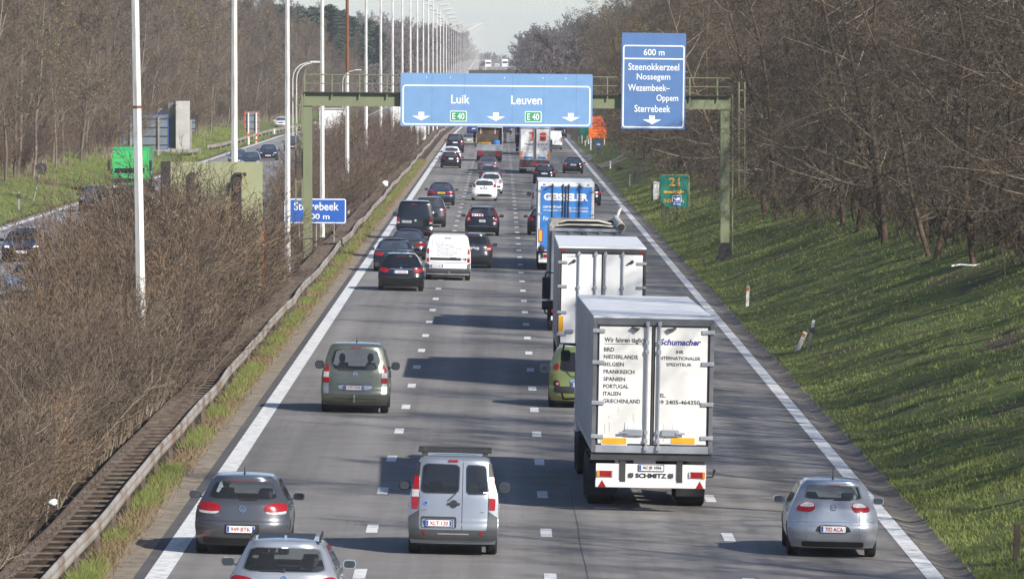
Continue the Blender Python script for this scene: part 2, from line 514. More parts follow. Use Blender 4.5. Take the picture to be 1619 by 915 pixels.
marking('road_edge_line', [(-6.39, -6.0, 40, 3200)])
marking('road_edge_line', [(7.92, 8.26, 40, 900)])
dashes = []
for xd in (-2.58, .906, 4.56):
    k = -8
    while True:
        y = 142.7 - 1.25 + 12.63 * k
        if y > 1500 or (xd > 4 and y > 1000): break
        dashes.append((xd - .115, xd + .115, y, y + 2.5)); k += 1
marking('lane_marking', dashes)
marking('lane_marking', [(xd - .1, xd + .1, 60 + 12.5 * k, 62.5 + 12.5 * k) for xd in (-16.2, -20.0, -23.8) for k in range(110)])
marking('road_edge_line', [(-12.75, -12.4, 40, 3200)])
marking('road_edge_line', [(-27.85, -27.5, 40, 3200)])
for xq, yq0, yq1 in ((1.55, 128, 160), (2.75, 230, 300)):      # sealed joints and cracks
    V = []; Q = []
    for i, y in enumerate(np.arange(yq0, yq1, 3.0)):
        x = xq + .05 * noise.noise(Vector((xq, y * .09, 1))) + .02 * noise.noise(Vector((xq, y * .7, 3)))
        V += [(x, y, gz(x, y) + .005), (x + .018, y, gz(x, y) + .005)]
        if i: Q.append((2 * i - 2, 2 * i - 1, 2 * i + 1, 2 * i))
    tag(link('road_seam', fast_mesh('road_seam', V, quads=Q, mats=[M['asphalt_edge']])), kind='structure')
# slip road and lay-by track leaving at the right, far ahead
def poly_sheet(name, pts, m, dz):
    V = [(x, y, gz(x, y) + dz) for x, y in pts]
    return tag(link(name, fast_mesh(name, V, quads=[(i, i + 1, i + 3, i + 2) for i in range(0, len(pts) - 2, 2)], mats=[m])), kind='structure')
sl = []
for y, w0, w1 in ((690, 8.29, 8.6), (740, 8.29, 10), (790, 8.29, 12), (860, 8.29, 14), (950, 8.29, 15), (1060, 8.29, 17), (1200, 8.29, 20)):
    sl += [(w0, y), (w1, y)]
V = []
for i, (x, y) in enumerate(sl): V.append((x, y, -.19 + e0(y) + (.12 if i % 2 else 0)))
tag(link('slip_road', fast_mesh('slip_road', V, quads=[(i, i + 1, i + 3, i + 2) for i in range(0, len(V) - 2, 2)], mats=[M['asphalt']])), kind='structure')
tx, ty = P(925, 247)
V = []
for i in range(9):
    x = 8.97 + i * .32
    V += [(x, 640 + i * 1.2, gz(x, 640) + .06), (x, 662 + i * 1.8, gz(x, 660) + .06)]
tag(link('track', fast_mesh('track', V, quads=[(2 * i, 2 * i + 2, 2 * i + 3, 2 * i + 1) for i in range(8)], mats=[M['sandy_verge']])), kind='structure')

# ------------------------------------------------------------------ grass blades
def blades(name, pts, hmin, hmax, w, lean, material, seed):
    rg = np.random.default_rng(seed)
    n = len(pts)
    a = rg.uniform(0, 2 * np.pi, n); h = rg.uniform(hmin, hmax, n)
    l = rg.normal(0, lean, (n, 2)) * h[:, None]
    u = np.stack([np.cos(a), np.sin(a)], 1) * (w / 2 * (.6 + pts[:, 1:2] / 260))
    v = np.empty((n, 3, 3), dtype=np.float32)
    v[:, 0, :2] = pts[:, :2] - u; v[:, 1, :2] = pts[:, :2] + u; v[:, 2, :2] = pts[:, :2] + l
    v[:, 0, 2] = pts[:, 2] - .02; v[:, 1, 2] = pts[:, 2] - .02; v[:, 2, 2] = pts[:, 2] + h
    t = np.arange(n * 3).reshape(n, 3)
    return tag(link(name, fast_mesh(name, v.reshape(-1, 3), tris=t, mats=[material])), kind='stuff')

rg = np.random.default_rng(5)
pts = []
for _ in range(150000):
    y = 118 + 420 * rg.random() ** 1.7
    x = 8.86 + rg.random() ** 1.25 * (min(xt(y) + 1.5, y * .0735 + 1) - 8.86)
    d = noise.noise(Vector((x * .9, y * .33, 3))) + .6 * noise.noise(Vector((x * 2.7, y * 1.1, 7)))
    if d < rg.uniform(-.5, .35): continue
    pts.append((x, y, gz(x, y) + bank_rough(x, y)))
blades('bank_grass', np.array(pts), .04, .13, .022, .6, M['grass_blade'], 1)
pts = []
for _ in range(90000):
    y = 112 + 560 * rg.random() ** 1.6
    x = rg.normal(-7.42, .13)
    if not -7.75 < x < -7.02: continue
    if noise.noise(Vector((4, y * .13, 8))) + .5 * noise.noise(Vector((1, y * .5, 8))) < .02 + rg.uniform(-.12, .12): continue
    pts.append((x, y, gz(x, y)))
blades('verge_grass', np.array(pts), .08, .26, .02, .5, M['grass_blade'], 2)
pts = []
for _ in range(40000):
    y = 112 + 560 * rg.random() ** 1.6
    x = rg.normal(-7.35, .17)
    if not -7.75 < x < -6.9: continue
    pts.append((x, y, gz(x, y)))
M['dry_grass'] = bark_mat('dry_stalks', (.20, .14, .08), (.32, .24, .14))
blades('dry_stalks', np.array(pts), .05, .2, .02, .9, M['dry_grass'], 3)
pts = []
for _ in range(130000):
    y = 380 + 500 * rg.random()
    x = -28.5 - rg.random() * 8
    if noise.noise(Vector((x * .4, y * .1, 5))) < rg.uniform(-.4, .3): continue
    pts.append((x, y, gz(x, y) + left_rough(x, y)))
blades('verge_grass', np.array(pts), .05, .18, .016, .5, M['grass_blade'], 4)
# ------------------------------------------------------------------ trees
def tubes(p0, p1, r0, r1, n):
    """n sided tapered tubes for arrays of segments (n = 2 gives flat strips)"""
    d = p1 - p0
    L = np.linalg.norm(d, axis=1, keepdims=True); d = d / np.maximum(L, 1e-6)
    ref = np.where(np.abs(d[:, 2:3]) < .9, np.array([[0, 0, 1.0]]), np.array([[1.0, 0, 0]]))
    u = np.cross(d, ref); u /= np.linalg.norm(u, axis=1, keepdims=True)
    w = np.cross(d, u)
    rot = (np.arange(len(p0)) * 2.39996) if n == 2 else np.zeros(len(p0))
    vs = []
    for k in range(n):
        a = 2 * np.pi * k / n + rot
        o = u * np.cos(a)[:, None] + w * np.sin(a)[:, None]
        vs.append(p0 + o * r0[:, None]); vs.append(p1 + o * r1[:, None])
    v = np.stack(vs, 1)                       # N, 2n, 3
    N = len(p0)
    base = (np.arange(N) * 2 * n)[:, None]
    if n == 2:
        q = np.concatenate([base + np.array([[0, 2, 3, 1]])])
    else:
        q = np.concatenate([base + np.array([[2 * k, 2 * ((k + 1) % n), 2 * ((k + 1) % n) + 1, 2 * k + 1]]) for k in range(n)])
    return v.reshape(-1, 3), q

def join(parts):
    V = []; Q = []; b = 0
    for v, q in parts:
        V.append(v); Q.append(q + b); b += len(v)
    return np.concatenate(V), np.concatenate(Q)

def perp(d, rg):
    r = rg.normal(size=3); r -= d * r.dot(d); return r / np.linalg.norm(r)

def grow_tree(seed, H=15, r=.22, lean=(0, 0), n1=16, n2=9, n3=8, n4=5, first=.22, spread=.95, up=.25, droop=0., l1=.36, crown=1.0, leaf=0):
    """returns (trunk segments, branch segments, twig segments, leaf points)"""
    rg = np.random.default_rng(seed)
    trunk = []; limb = []; twig = []; leaves = []
    def branch(p, d, L, r0, lvl, nseg):
        pts = [np.array(p, float)]; rs = [r0]
        d = np.array(d, float)
        for i in range(nseg):
            wob = .16 if lvl else .06
            d = d + rg.normal(size=3) * wob + np.array([0, 0, (up if lvl < 3 else up * .3) / nseg * (1.2 if lvl else .3)]) - np.array([0, 0, droop * lvl / nseg * .25])
            d /= np.linalg.norm(d)
            pts.append(pts[-1] + d * L / nseg)
            rs.append(r0 * (1 - (.86 if lvl else .8) * (i + 1) / nseg))
        tgt = trunk if lvl == 0 else limb if lvl <= 2 else twig
        for a, b, ra, rb in zip(pts, pts[1:], rs, rs[1:]): tgt.append((a, b, ra, rb))
        if lvl >= 4:
            if leaf and rg.random() < leaf: leaves.append(pts[-1])
            return
        num = (n1, n2, n3, n4)[lvl]
        for k in range(num):
            t = (first + (1 - first) * (k + rg.random()) / num) if lvl == 0 else (.12 + .88 * (k + rg.random()) / num)
            f = t * nseg; i = min(int(f), nseg - 1); f -= i
            q = pts[i] * (1 - f) + pts[i + 1] * f
            dd = pts[i + 1] - pts[i]; dd /= np.linalg.norm(dd)
            s = perp(dd, rg)
            ang = spread * rg.uniform(.65, 1.15) * (1.0 if lvl else (1.15 - .55 * t))
            nd = dd * math.cos(ang) + s * math.sin(ang)
            rr = max((rs[i] * (1 - f) + rs[i + 1] * f) * (.45 if lvl == 0 else .55), .006)
            if lvl == 0:
                LL = H * l1 * crown * (1.0 - .62 * max(t - .35, 0) / .65) * rg.uniform(.7, 1.15)
            else:
                LL = L * (.52, .46, .42)[lvl - 1] * (1.12 - .5 * t) * rg.uniform(.7, 1.2)
            branch(q, nd, LL, rr, lvl + 1, (5, 4, 3, 2)[lvl])
    branch((0, 0, -.3), np.array([lean[0], lean[1], 1.0]) / np.linalg.norm([lean[0], lean[1], 1.0]), H, r, 0, 8)
    return trunk, limb, twig, leaves

def seg_arrays(segs):
    p0 = np.array([s[0] for s in segs]); p1 = np.array([s[1] for s in segs])
    return p0, p1, np.array([s[2] for s in segs]), np.array([s[3] for s in segs])

def leaf_quads(pts, size, seed):
    rg = np.random.default_rng(seed)
    p = np.array(pts); n = len(p)
    a = rg.normal(size=(n, 3)); a /= np.linalg.norm(a, axis=1, keepdims=True)
    b = np.cross(a, rg.normal(size=(n, 3))); b /= np.linalg.norm(b, axis=1, keepdims=True)
    s = size * rg.uniform(.6, 1.3, (n, 1))
    v = np.stack([p - a * s, p + b * s * .6, p + a * s, p - b * s * .6], 1).reshape(-1, 3)
    return v, np.arange(n * 4).reshape(n, 4)

def tree_meshes(seed, twig_mat, tw=.011, leaf_mat=None, leaf_size=.05, bark=None, limb=None, **k):
    tr, li, tg, lv = grow_tree(seed, **k)
    v, q = tubes(*seg_arrays(tr), 8)
    trunk = fast_mesh('trunk', v, quads=q, mats=[bark or M['bark']], smooth=True)
    a = seg_arrays(li); thick = a[2] > .025
    parts = [tubes(a[0][thick], a[1][thick], a[2][thick], a[3][thick], 5), tubes(a[0][~thick], a[1][~thick], np.maximum(a[2][~thick], tw), np.maximum(a[3][~thick], tw * .9), 3)]
    b = seg_arrays(tg)
    parts.append(tubes(b[0], b[1], np.maximum(b[2], tw), np.maximum(b[3], tw * .55), 2))
    mi = np.concatenate([np.full(len(p_[1]), 1 if j == 0 or (j == 1 and seed % 2) else 0, dtype=np.int32) for j, p_ in enumerate(parts)])
    v, q = join(parts)
    mats = [twig_mat, limb or twig_mat]
    if leaf_mat is not None and lv:
        v2, q2 = leaf_quads(lv, leaf_size, seed)
        mi = np.concatenate([mi, np.full(len(q2), 2, dtype=np.int32)])
        v, q = join([(v, q), (v2, q2)]); mats.append(leaf_mat)
    crown = fast_mesh('crown', v, quads=q, mats=mats, mi=mi)
    return trunk, crown

def shrub_mesh(seed, H=3.6, stems=16, rad=1.1, n1=8, n2=6, n3=4, twig_mat=None, leaf=0., leaf_mat=None, tw=.008, splay=.35, stem_mat=None):
    rg = np.random.default_rng(seed)
    S = []; lv = []
    def br(p, d, L, r, lvl, nseg):
        pts = [p]; d = d / np.linalg.norm(d)
        for i in range(nseg):
            d = d + rg.normal(size=3) * .11 + np.array([0, 0, .05]); d /= np.linalg.norm(d)
            pts.append(pts[-1] + d * L / nseg)
        for i in range(nseg):
            S.append((pts[i], pts[i + 1], max(r * (1 - .8 * i / nseg), tw * .9), max(r * (1 - .8 * (i + 1) / nseg), tw * .6), lvl))
        if lvl == 3:
            if rg.random() < leaf: lv.append(pts[-1])
            return
        for k in range((n1, n2, n3)[lvl]):
            t = .18 + .8 * (k + rg.random()) / (n1, n2, n3)[lvl]; f = t * nseg; i = min(int(f), nseg - 1); f -= i
            q = pts[i] * (1 - f) + pts[i + 1] * f
            dd = pts[i + 1] - pts[i]; dd /= np.linalg.norm(dd)
            a = rg.uniform(.35, .85); nd = dd * math.cos(a) + perp(dd, rg) * math.sin(a)
            br(q, nd, L * (.5, .48, .45)[lvl] * (1.1 - .45 * t) * rg.uniform(.7, 1.25), r * .5, lvl + 1, (4, 3, 2)[lvl])
    for i in range(stems):
        a = rg.uniform(0, 6.28); rr = rad * math.sqrt(rg.random())
        p = np.array([rr * math.cos(a), rr * math.sin(a), -.1])
        d = np.array([math.cos(a) * splay * rg.uniform(.2, 1.4) + rg.normal() * .1, math.sin(a) * splay * rg.uniform(.2, 1.4) + rg.normal() * .1, 1])
        br(p, d, H * rg.uniform(.55, 1.05), rg.uniform(.018, .034), 0, 6)
    lvls = np.array([s[4] for s in S]); a = seg_arrays(S)
    parts = []; mi = []
    for m_, n, k in ((lvls == 0, 4, 1), ((lvls == 1), 3, 1 if stem_mat is not None and rg.random() < .6 else 0), (lvls >= 2, 2, 0)):
        parts.append(tubes(a[0][m_], a[1][m_], a[2][m_], a[3][m_], n)); mi.append(np.full(len(parts[-1][1]), k, dtype=np.int32))
    v, q = join(parts); mi = np.concatenate(mi); mats = [twig_mat, stem_mat or twig_mat]
    if lv and leaf_mat is not None:
        v2, q2 = leaf_quads(lv, .02, seed)
        mi = np.concatenate([mi, np.full(len(q2), 2, dtype=np.int32)]); v, q = join([(v, q), (v2, q2)]); mats.append(leaf_mat)
    return fast_mesh('bare_shrub', v, quads=q, mats=mats, mi=mi)

MASS = {}
def scatter_mass(key, idx, x, y, sc, rz, tilt):
    MASS.setdefault(key, {}).setdefault(idx, []).append((x, y, gz(x, y) - .1, sc, rz, tilt))

def plant_tree(name, pair, x, y, sc, rz, label, group, dz=-.1, tilt=(0, 0), scz=1.0):
    root = empty(name, (x, y, gz(x, y) + dz), (tilt[0], tilt[1], rz))
    root.scale = (sc, sc, sc * scz)
    tag(root, label, 'tree', group)
    for nm, me in (('trunk', pair[0]), ('crown', pair[1])):
        link(nm, me, root)
    return root

# the wood on the bank: spreading trees that lean over the grass
RT = [tree_meshes(100 + i, M['twig_right'], tw=.011, bark=M['bark_dark'], limb=M['limb_right'], H=14 + 2 * (i % 3), r=.14 + .025 * (i % 3), lean=(0, 0), n1=16, n2=9, n3=8, n4=4,
                  first=.10, spread=1.15, up=.10, droop=.45, l1=.42, leaf=.0) for i in range(5)]
RTL = tree_meshes(131, M['twig_right'], tw=.011, bark=M['bark_dark'], limb=M['limb_right'], leaf_mat=M['bud'], leaf_size=.06, H=15, r=.2, n1=16, n2=9, n3=7, n4=4, first=.2, spread=1.0, up=.2, droop=.2, l1=.4, leaf=.35)
# the wood across the far carriageway: taller, straighter trees, some pale stems, some in bud
LT = [tree_meshes(200 + i, M['twig_left'], tw=.014, limb=M['limb_left'], H=17 + 2 * (i % 2), r=.11 + .03 * (i % 3), n1=22, n2=9, n3=7, n4=4, first=.16, spread=.8, up=.35, l1=.26, leaf=0) for i in range(5)]
LTL = [tree_meshes(231 + i, M['twig_left'], tw=.014, limb=M['limb_left'], leaf_mat=M['bud'], leaf_size=.07, H=17, r=.12, n1=20, n2=9, n3=7, n4=4, first=.18, spread=.85, up=.3, l1=.28, leaf=.3) for i in range(2)]

rs = random.Random(77)
def right_label(y, inner, leafy):
    if leafy: return 'budding tree with pale yellow green specks in the bank wood', 'budding trees in the bank wood'
    if inner: return 'bare dark tree deep inside the wood above the grass bank', 'trees inside the bank wood'
    if y > 560: return 'bare tree of the distant part of the bank wood, behind the orange sign', 'distant trees of the bank wood'
    return 'bare spreading tree leaning over the grass bank at the edge of the wood', 'trees at the edge of the bank wood'
LIT = [(10.4, 767), (10.46, 432)]       # clearings where the sun reaches the orange board and the green sign
cnt = 0
for row in range(3):
    y = 96.0 + row * 2.5
    while y < 1180:
        step = (5.6 + row * 2.4) * (1 + max(y - 330, 0) / 420)
        x = xt(y) + .6 + row * 4.4 + rs.uniform(-1.0, 1.6)
        vis = x < y * .0735 + 9
        if any(0 <= x - ax + 2 < 17 and 0 <= ay - y + 2 < 19 for ax, ay in LIT) or (abs(x - 10.4 * y / 767) < 2.2 and 560 < y < 767) or (16 < x < 29 and 122 < y < 136):
            y += step; continue
        if not vis and row > 1: 
            y += step * rs.uniform(.8, 1.25); continue
        if not vis: step *= 1.25 if row < 2 else 1.6
        elif row and y < 480: step *= 1.45
        leafy = rs.random() < (.07 if y < 500 else .2)
        pr = RTL if leafy else RT[rs.randrange(5)]
        sc = rs.uniform(.78, 1.08) * (1.0 if row else .85) * (1.18 if y < 190 else 1.0)
        lb, gp = right_label(y, row > 1, leafy)
        lean = -R(rs.uniform(2, 17)) if row < 2 else -R(rs.uniform(-3, 9))
        if row > 1 or (row == 1 and y > 420) or y > 720 or (row == 1 and y < 215):
            scatter_mass('wood', ('R', RT.index(pr) if pr in RT else 5), x, y, sc, rs.uniform(0, 6.28), (R(rs.uniform(-5, 5)), lean))
            y += step * rs.uniform(.8, 1.25); continue
        plant_tree('bare_tree', pr, x, y, sc, rs.uniform(0, 6.28), lb, gp, tilt=(R(rs.uniform(-5, 5)), lean))
        cnt += 1
        y += step * rs.uniform(.8, 1.25)
print('right trees', cnt)

def left_label(y, leafy, inner):
    if leafy: return 'tall tree with yellowish buds in the wood across the far carriageway', 'budding trees across the far carriageway'
    if y > 1000: return 'bare tree of the distant wood beside the far carriageway', 'distant trees across the far carriageway'
    if inner: return 'bare brown tree inside the wood across the far carriageway', 'trees inside the wood across the far carriageway'
    return 'tall bare tree at the edge of the wood across the far carriageway', 'trees at the edge of the wood across the far carriageway'
cnt = 0
for row in range(4):
    y = 452.0 + row * 3
    while y < 1750:
        step = (6.8 + row * 1.2) * (1 + max(y - 560, 0) / 480)
        x = -34.6 - row * 4.6 + rs.uniform(-1.6, 1.0)
        if x > -y * .0735 - 9:
            leafy = rs.random() < .17
            pr = LTL[rs.randrange(2)] if leafy else LT[rs.randrange(5)]
            lb, gp = left_label(y, leafy, row > 1)
            if row > 1 or (row == 1 and y > 800) or y > 1150:
                scatter_mass('wood_beyond', ('L', LT.index(pr) if pr in LT else 5 + LTL.index(pr)), x, y, rs.uniform(.72, 1.0) + row * .05, rs.uniform(0, 6.28), (R(rs.uniform(-4, 4)), R(rs.uniform(-3, 7))))
                y += step * rs.uniform(.8, 1.25); continue
            plant_tree('bare_tree', pr, x, y, rs.uniform(.72, 1.0) + row * .05, rs.uniform(0, 6.28), lb, gp, tilt=(R(rs.uniform(-4, 4)), R(rs.uniform(-3, 7))))
            cnt += 1
        y += step * rs.uniform(.8, 1.25)
print('left trees', cnt)

# undergrowth: individual bare shrubs
SB = [shrub_mesh(300 + i, H=3.4, stems=15, rad=1.0, twig_mat=M[('twig_bush', 'twig_rust', 'twig_bush', 'twig_pink')[i]], stem_mat=M['stem_bush'], leaf=(.0, .06, .12)[i % 3], leaf_mat=M['dry_leaf']) for i in range(4)]
SBT = [shrub_mesh(320 + i, H=4.6, stems=6, rad=.5, n1=9, n2=6, n3=4, twig_mat=M['twig_bush'], stem_mat=M['stem_bush'], splay=.5, leaf=.02, leaf_mat=M['dry_leaf']) for i in range(2)]
SBR = [shrub_mesh(340 + i, H=2.4, stems=14, rad=1.2, n1=7, n2=6, n3=4, twig_mat=M['twig_right'], splay=.7, leaf=.03, leaf_mat=M['bud']) for i in range(3)]
def shrub(me, x, y, sc, rz, label, group, scz=1.0, far=1e9):
    if y > far:
        MASS.setdefault('undergrowth', {}).setdefault(('S', me.name), []).append((x, y, gz(x, y), sc, rz, (0, 0))); return
    o = link('bare_shrub', me)
    o.location = (x, y, gz(x, y)); o.rotation_euler = (0, 0, rz); o.scale = (sc, sc, sc * scz)
    tag(o, label, 'shrub', group)
    return o
cnt = 0
y = 108.0
while y < 900:
    for lane in range(3):
        x = (-9.55, -10.5, -11.5)[lane] + rs.uniform(-.3, .3)
        if lane == 0 and y > 300: x -= .15
        if x < -y * .0735 - 2.5: continue
        hs = 1.0
        # the tops of the bushes in the photograph: high by the camera and near the tall sign, low round the blue sign
        hs = float(np.interp(y, [100, 150, 190, 232, 255, 280, 345, 375, 420, 520, 640, 720, 900], [.80, .88, 1.15, 1.55, 1.1, .60, .52, .8, 1.35, 1.5, 1.45, .6, .5]))
        if lane == 0 and y < 420: hs *= .72
        k = noise.noise(Vector((x * .3, y * .06, 2)))
        if y > 360: me = SB[3] if rs.random() < .6 else SB[rs.randrange(4)]
        elif 165 < y < 225 and lane > 0 and rs.random() < .6: me = SB[1]
        else: me = SB[(0, 2, 0, 2, 1, 3)[rs.randrange(6)]]
        if rs.random() < .30: me = SBT[rs.randrange(2)]
        hs *= 1 + .28 * k
        lim = float(np.interp(y, [100, 150, 185, 200, 238, 250, 258, 372, 400, 520, 640, 720, 900], [3.5, 4.0, 4.4, 5.3, 6.2, 4.6, 1.25, 1.25, 3.4, 5.2, 5.0, 2.4, 1.8])) * rs.uniform(.78, 1.04)
        if lane == 0: lim *= .8
        elif y < 195: lim -= .75
        if lane and y < 185 and me in SBT: me = SB[0]
        sc_ = min(hs * rs.uniform(.8, 1.15), lim / (4.9 if me in SBT else 3.75))
        if y < 300: lb, gp = 'bare brown twiggy bush in the central reserve behind the near guard rail', 'near bushes of the central reserve'
        else: lb, gp = 'bare brown bush in the central reserve beyond the blue roadside sign', 'farther bushes of the central reserve'
        shrub(me, x, y + rs.uniform(-1, 1), sc_, rs.uniform(0, 6.28), lb, gp, far=395)
        cnt += 1
    y += 2.3 * (1 + max(y - 200, 0) / 170)
print('reserve shrubs', cnt)
cnt = 0
for i in range(95):
    y = 225 + 560 * (i / 95) ** 1.5 + rs.uniform(-2, 2)
    x = xt(y) + rs.uniform(.2, 5)
    if x > y * .0735 + 3: continue
    shrub(SBR[rs.randrange(3)], x, y, rs.uniform(.7, 1.25), rs.uniform(0, 6.28), 'low tangled bush under the trees along the top of the grass bank', 'bushes under the bank wood', far=400); cnt += 1
for i in range(150):
    y = 460 + 800 * (i / 150) ** 1.3 + rs.uniform(-3, 3)
    x = -34 - rs.uniform(0, 6)
    shrub(SB[rs.randrange(4)], x, y, rs.uniform(.7, 1.5), rs.uniform(0, 6.28), 'low brown bush at the foot of the wood across the far carriageway', 'bushes under the far wood', far=100); cnt += 1
print('wood shrubs', cnt)

# the deeper woods and far undergrowth, that nobody could count: one object each
def merged(pair):
    vs = []; fs = []; mi = []; b = 0
    for k, me in enumerate(pair):
        n = len(me.vertices); v = np.empty(n * 3, dtype=np.float32); me.vertices.foreach_get('co', v)
        f = np.empty(len(me.loops), dtype=np.int32); me.loops.foreach_get('vertex_index', f)
        m_ = np.empty(len(me.polygons), dtype=np.int32); me.polygons.foreach_get('material_index', m_)
        vs.append(v.reshape(-1, 3)); fs.append(f.reshape(-1, 4) + b); mi.append(m_ + k); b += n
    mats = list(pair[0].materials) + list(pair[1].materials)
    return fast_mesh('wood_tree', np.concatenate(vs), quads=np.concatenate(fs), mats=mats, mi=np.concatenate(mi))
SRC = {}
for i, pr in enumerate(RT + [RTL]): SRC[('R', i)] = pr
for i, pr in enumerate(LT + LTL): SRC[('L', i)] = pr
def scatter(name, groups):
    host = link(name, bpy.data.meshes.new(name))
    ng = bpy.data.node_groups.new(name, 'GeometryNodeTree')
    ng.interface.new_socket('Geometry', in_out='INPUT', socket_type='NodeSocketGeometry')
    ng.interface.new_socket('Geometry', in_out='OUTPUT', socket_type='NodeSocketGeometry')
    gi = ng.nodes.new('NodeGroupInput'); go = ng.nodes.new('NodeGroupOutput'); jn = ng.nodes.new('GeometryNodeJoinGeometry')
    P_ = []; at = {'rot': [], 'scl': [], 'kind': []}
    for k, (key, items) in enumerate(groups.items()):
        me = bpy.data.meshes[key[1]] if key[0] == 'S' else merged(SRC[key])
        src = bpy.data.objects.new(name + '_source', me)
        for x, y, z, sc, rz, tl in items:
            P_.append((x, y, z)); at['rot'] += [tl[0], tl[1], rz]; at['scl'].append(sc); at['kind'].append(k)
        oi = ng.nodes.new('GeometryNodeObjectInfo'); oi.inputs['Object'].default_value = src; oi.inputs['As Instance'].default_value = True
        ip = ng.nodes.new('GeometryNodeInstanceOnPoints')
        def named(nm, dt):
            q = ng.nodes.new('GeometryNodeInputNamedAttribute'); q.data_type = dt; q.inputs['Name'].default_value = nm; return q.outputs['Attribute']
        cmpn = ng.nodes.new('FunctionNodeCompare'); cmpn.data_type = 'INT'; cmpn.operation = 'EQUAL'
        ng.links.new(named('kind', 'INT'), cmpn.inputs[2]); cmpn.inputs[3].default_value = k
        er = ng.nodes.new('FunctionNodeEulerToRotation'); ng.links.new(named('rot', 'FLOAT_VECTOR'), er.inputs[0])
        ng.links.new(gi.outputs[0], ip.inputs['Points']); ng.links.new(cmpn.outputs[0], ip.inputs['Selection'])
        ng.links.new(oi.outputs['Geometry'], ip.inputs['Instance']); ng.links.new(er.outputs[0], ip.inputs['Rotation'])
        ng.links.new(named('scl', 'FLOAT'), ip.inputs['Scale']); ng.links.new(ip.outputs[0], jn.inputs[0])
    ng.links.new(jn.outputs[0], go.inputs[0])
    me = host.data; me.vertices.add(len(P_)); me.vertices.foreach_set('co', np.array(P_, dtype=np.float32).ravel())
    a = me.attributes.new('rot', 'FLOAT_VECTOR', 'POINT'); a.data.foreach_set('vector', np.array(at['rot'], dtype=np.float32))
    a = me.attributes.new('scl', 'FLOAT', 'POINT'); a.data.foreach_set('value', np.array(at['scl'], dtype=np.float32))
    a = me.attributes.new('kind', 'INT', 'POINT'); a.data.foreach_set('value', np.array(at['kind'], dtype=np.int32))
    md = host.modifiers.new('scatter', 'NODES'); md.node_group = ng
    tag(host, kind='stuff')
for nm, g in MASS.items(): scatter(nm if nm != 'wood_beyond' else 'wood', g)

# far woods that read as one mass
def mass(name, spots, seed, twig_mat, H, tw, conifer=False):
    rg = np.random.default_rng(seed)
    base = []
    for k in range(3):
        if conifer:
            S = []
            for z in np.arange(.38, 1.0, .035):
                for j in range(22):
                    a = rg.uniform(0, 6.28); L = math.sqrt(max(.04, 1 - ((z - .66) / .36) ** 2)) * .21 * rg.uniform(.3, 1.15)
                    p = np.array([0, 0, z]); q = p + np.array([math.cos(a) * L, math.sin(a) * L, rg.uniform(-.03, .035)])
                    S.append((p, q, .016, .02))
            a = seg_arrays(S)
            v, q = tubes(a[0], a[1], a[2], a[3], 3)
            base.append((v, q))
        else:
            tr, li, tg, lv = grow_tree(seed + k, H=1.0, r=.012, n1=11, n2=7, n3=6, n4=1, first=.25, spread=.95, up=.25, l1=.36)
            a = seg_arrays(tr + li + tg)
            w = np.maximum(np.maximum(a[2], .0015), tw / H)
            base.append(tubes(a[0], a[1], w, w, 2))
    parts = []
    for i, (x, y, z, h) in enumerate(spots):
        v, q = base[i % 3]
        r = rg.uniform(0, 6.28); c, s = math.cos(r), math.sin(r)
        w = v @ np.array([[c, s, 0], [-s, c, 0], [0, 0, 1]]) * h + np.array([x, y, z])
        parts.append((w, q))
    v, q = join(parts)
    return tag(link(name, fast_mesh(name, v, quads=q, mats=[twig_mat])), kind='stuff')

sp = []
for i in range(230):                       # right-hand wood beyond the bank
    y = rs.uniform(1150, 2900); x0 = np.interp(y, [1150, 1600, 2100, 2900], [10.5, 8.5, 7, 8.5])
    x = x0 + rs.random() ** 1.8 * 75 + .5
    sp.append((x, y, e0(y) + .34 * min(x - x0, 60) - 1, rs.uniform(17, 23)))
mass('far_wood', sp, 400, M['twig_far'], 15, .04)
sp = []
for i in range(280):                       # left-hand wood climbing the far hill
    y = rs.uniform(1650, 3500); x0 = -np.interp(y, [1650, 2300, 3000, 3500], [31, 29, 26, 20])
    x = x0 + 4 - rs.random() ** 1.8 * 110
    sp.append((x, y, e0(y) + .16 * min(x0 - x, 90) - 1, rs.uniform(18, 25)))
mass('far_wood', sp, 420, M['twig_far'], 16, .05)
sp = []
for i in range(46):                        # dark pines on the crest
    px = rs.uniform(335, 600); y = rs.uniform(1500, 1900)
    x = PZ(px, y); top = HZ(np.interp(px, [335, 400, 470, 540, 600], [2, 3, 8, 8, 40]) + rs.uniform(0, 30), y)
    h = rs.uniform(11, 16); sp.append((x, y, top - h, h))
mass('pine_wood', sp, 440, M['conifer'], 14, .2, conifer=True)
sp = []
for i in range(110):                        # low wood where the road disappears
    px = rs.uniform(690, 900); y = rs.uniform(4300, 5200)
    x = PZ(px, y); top = HZ(np.interp(px, [690, 762, 790, 815, 850, 900], [66, 70, 74, 88, 92, 84]) + rs.uniform(0, 6), y)
    sp.append((x, y, top - 20, 20))
mass('far_wood', sp, 460, M['twig_far'], 20, .1)
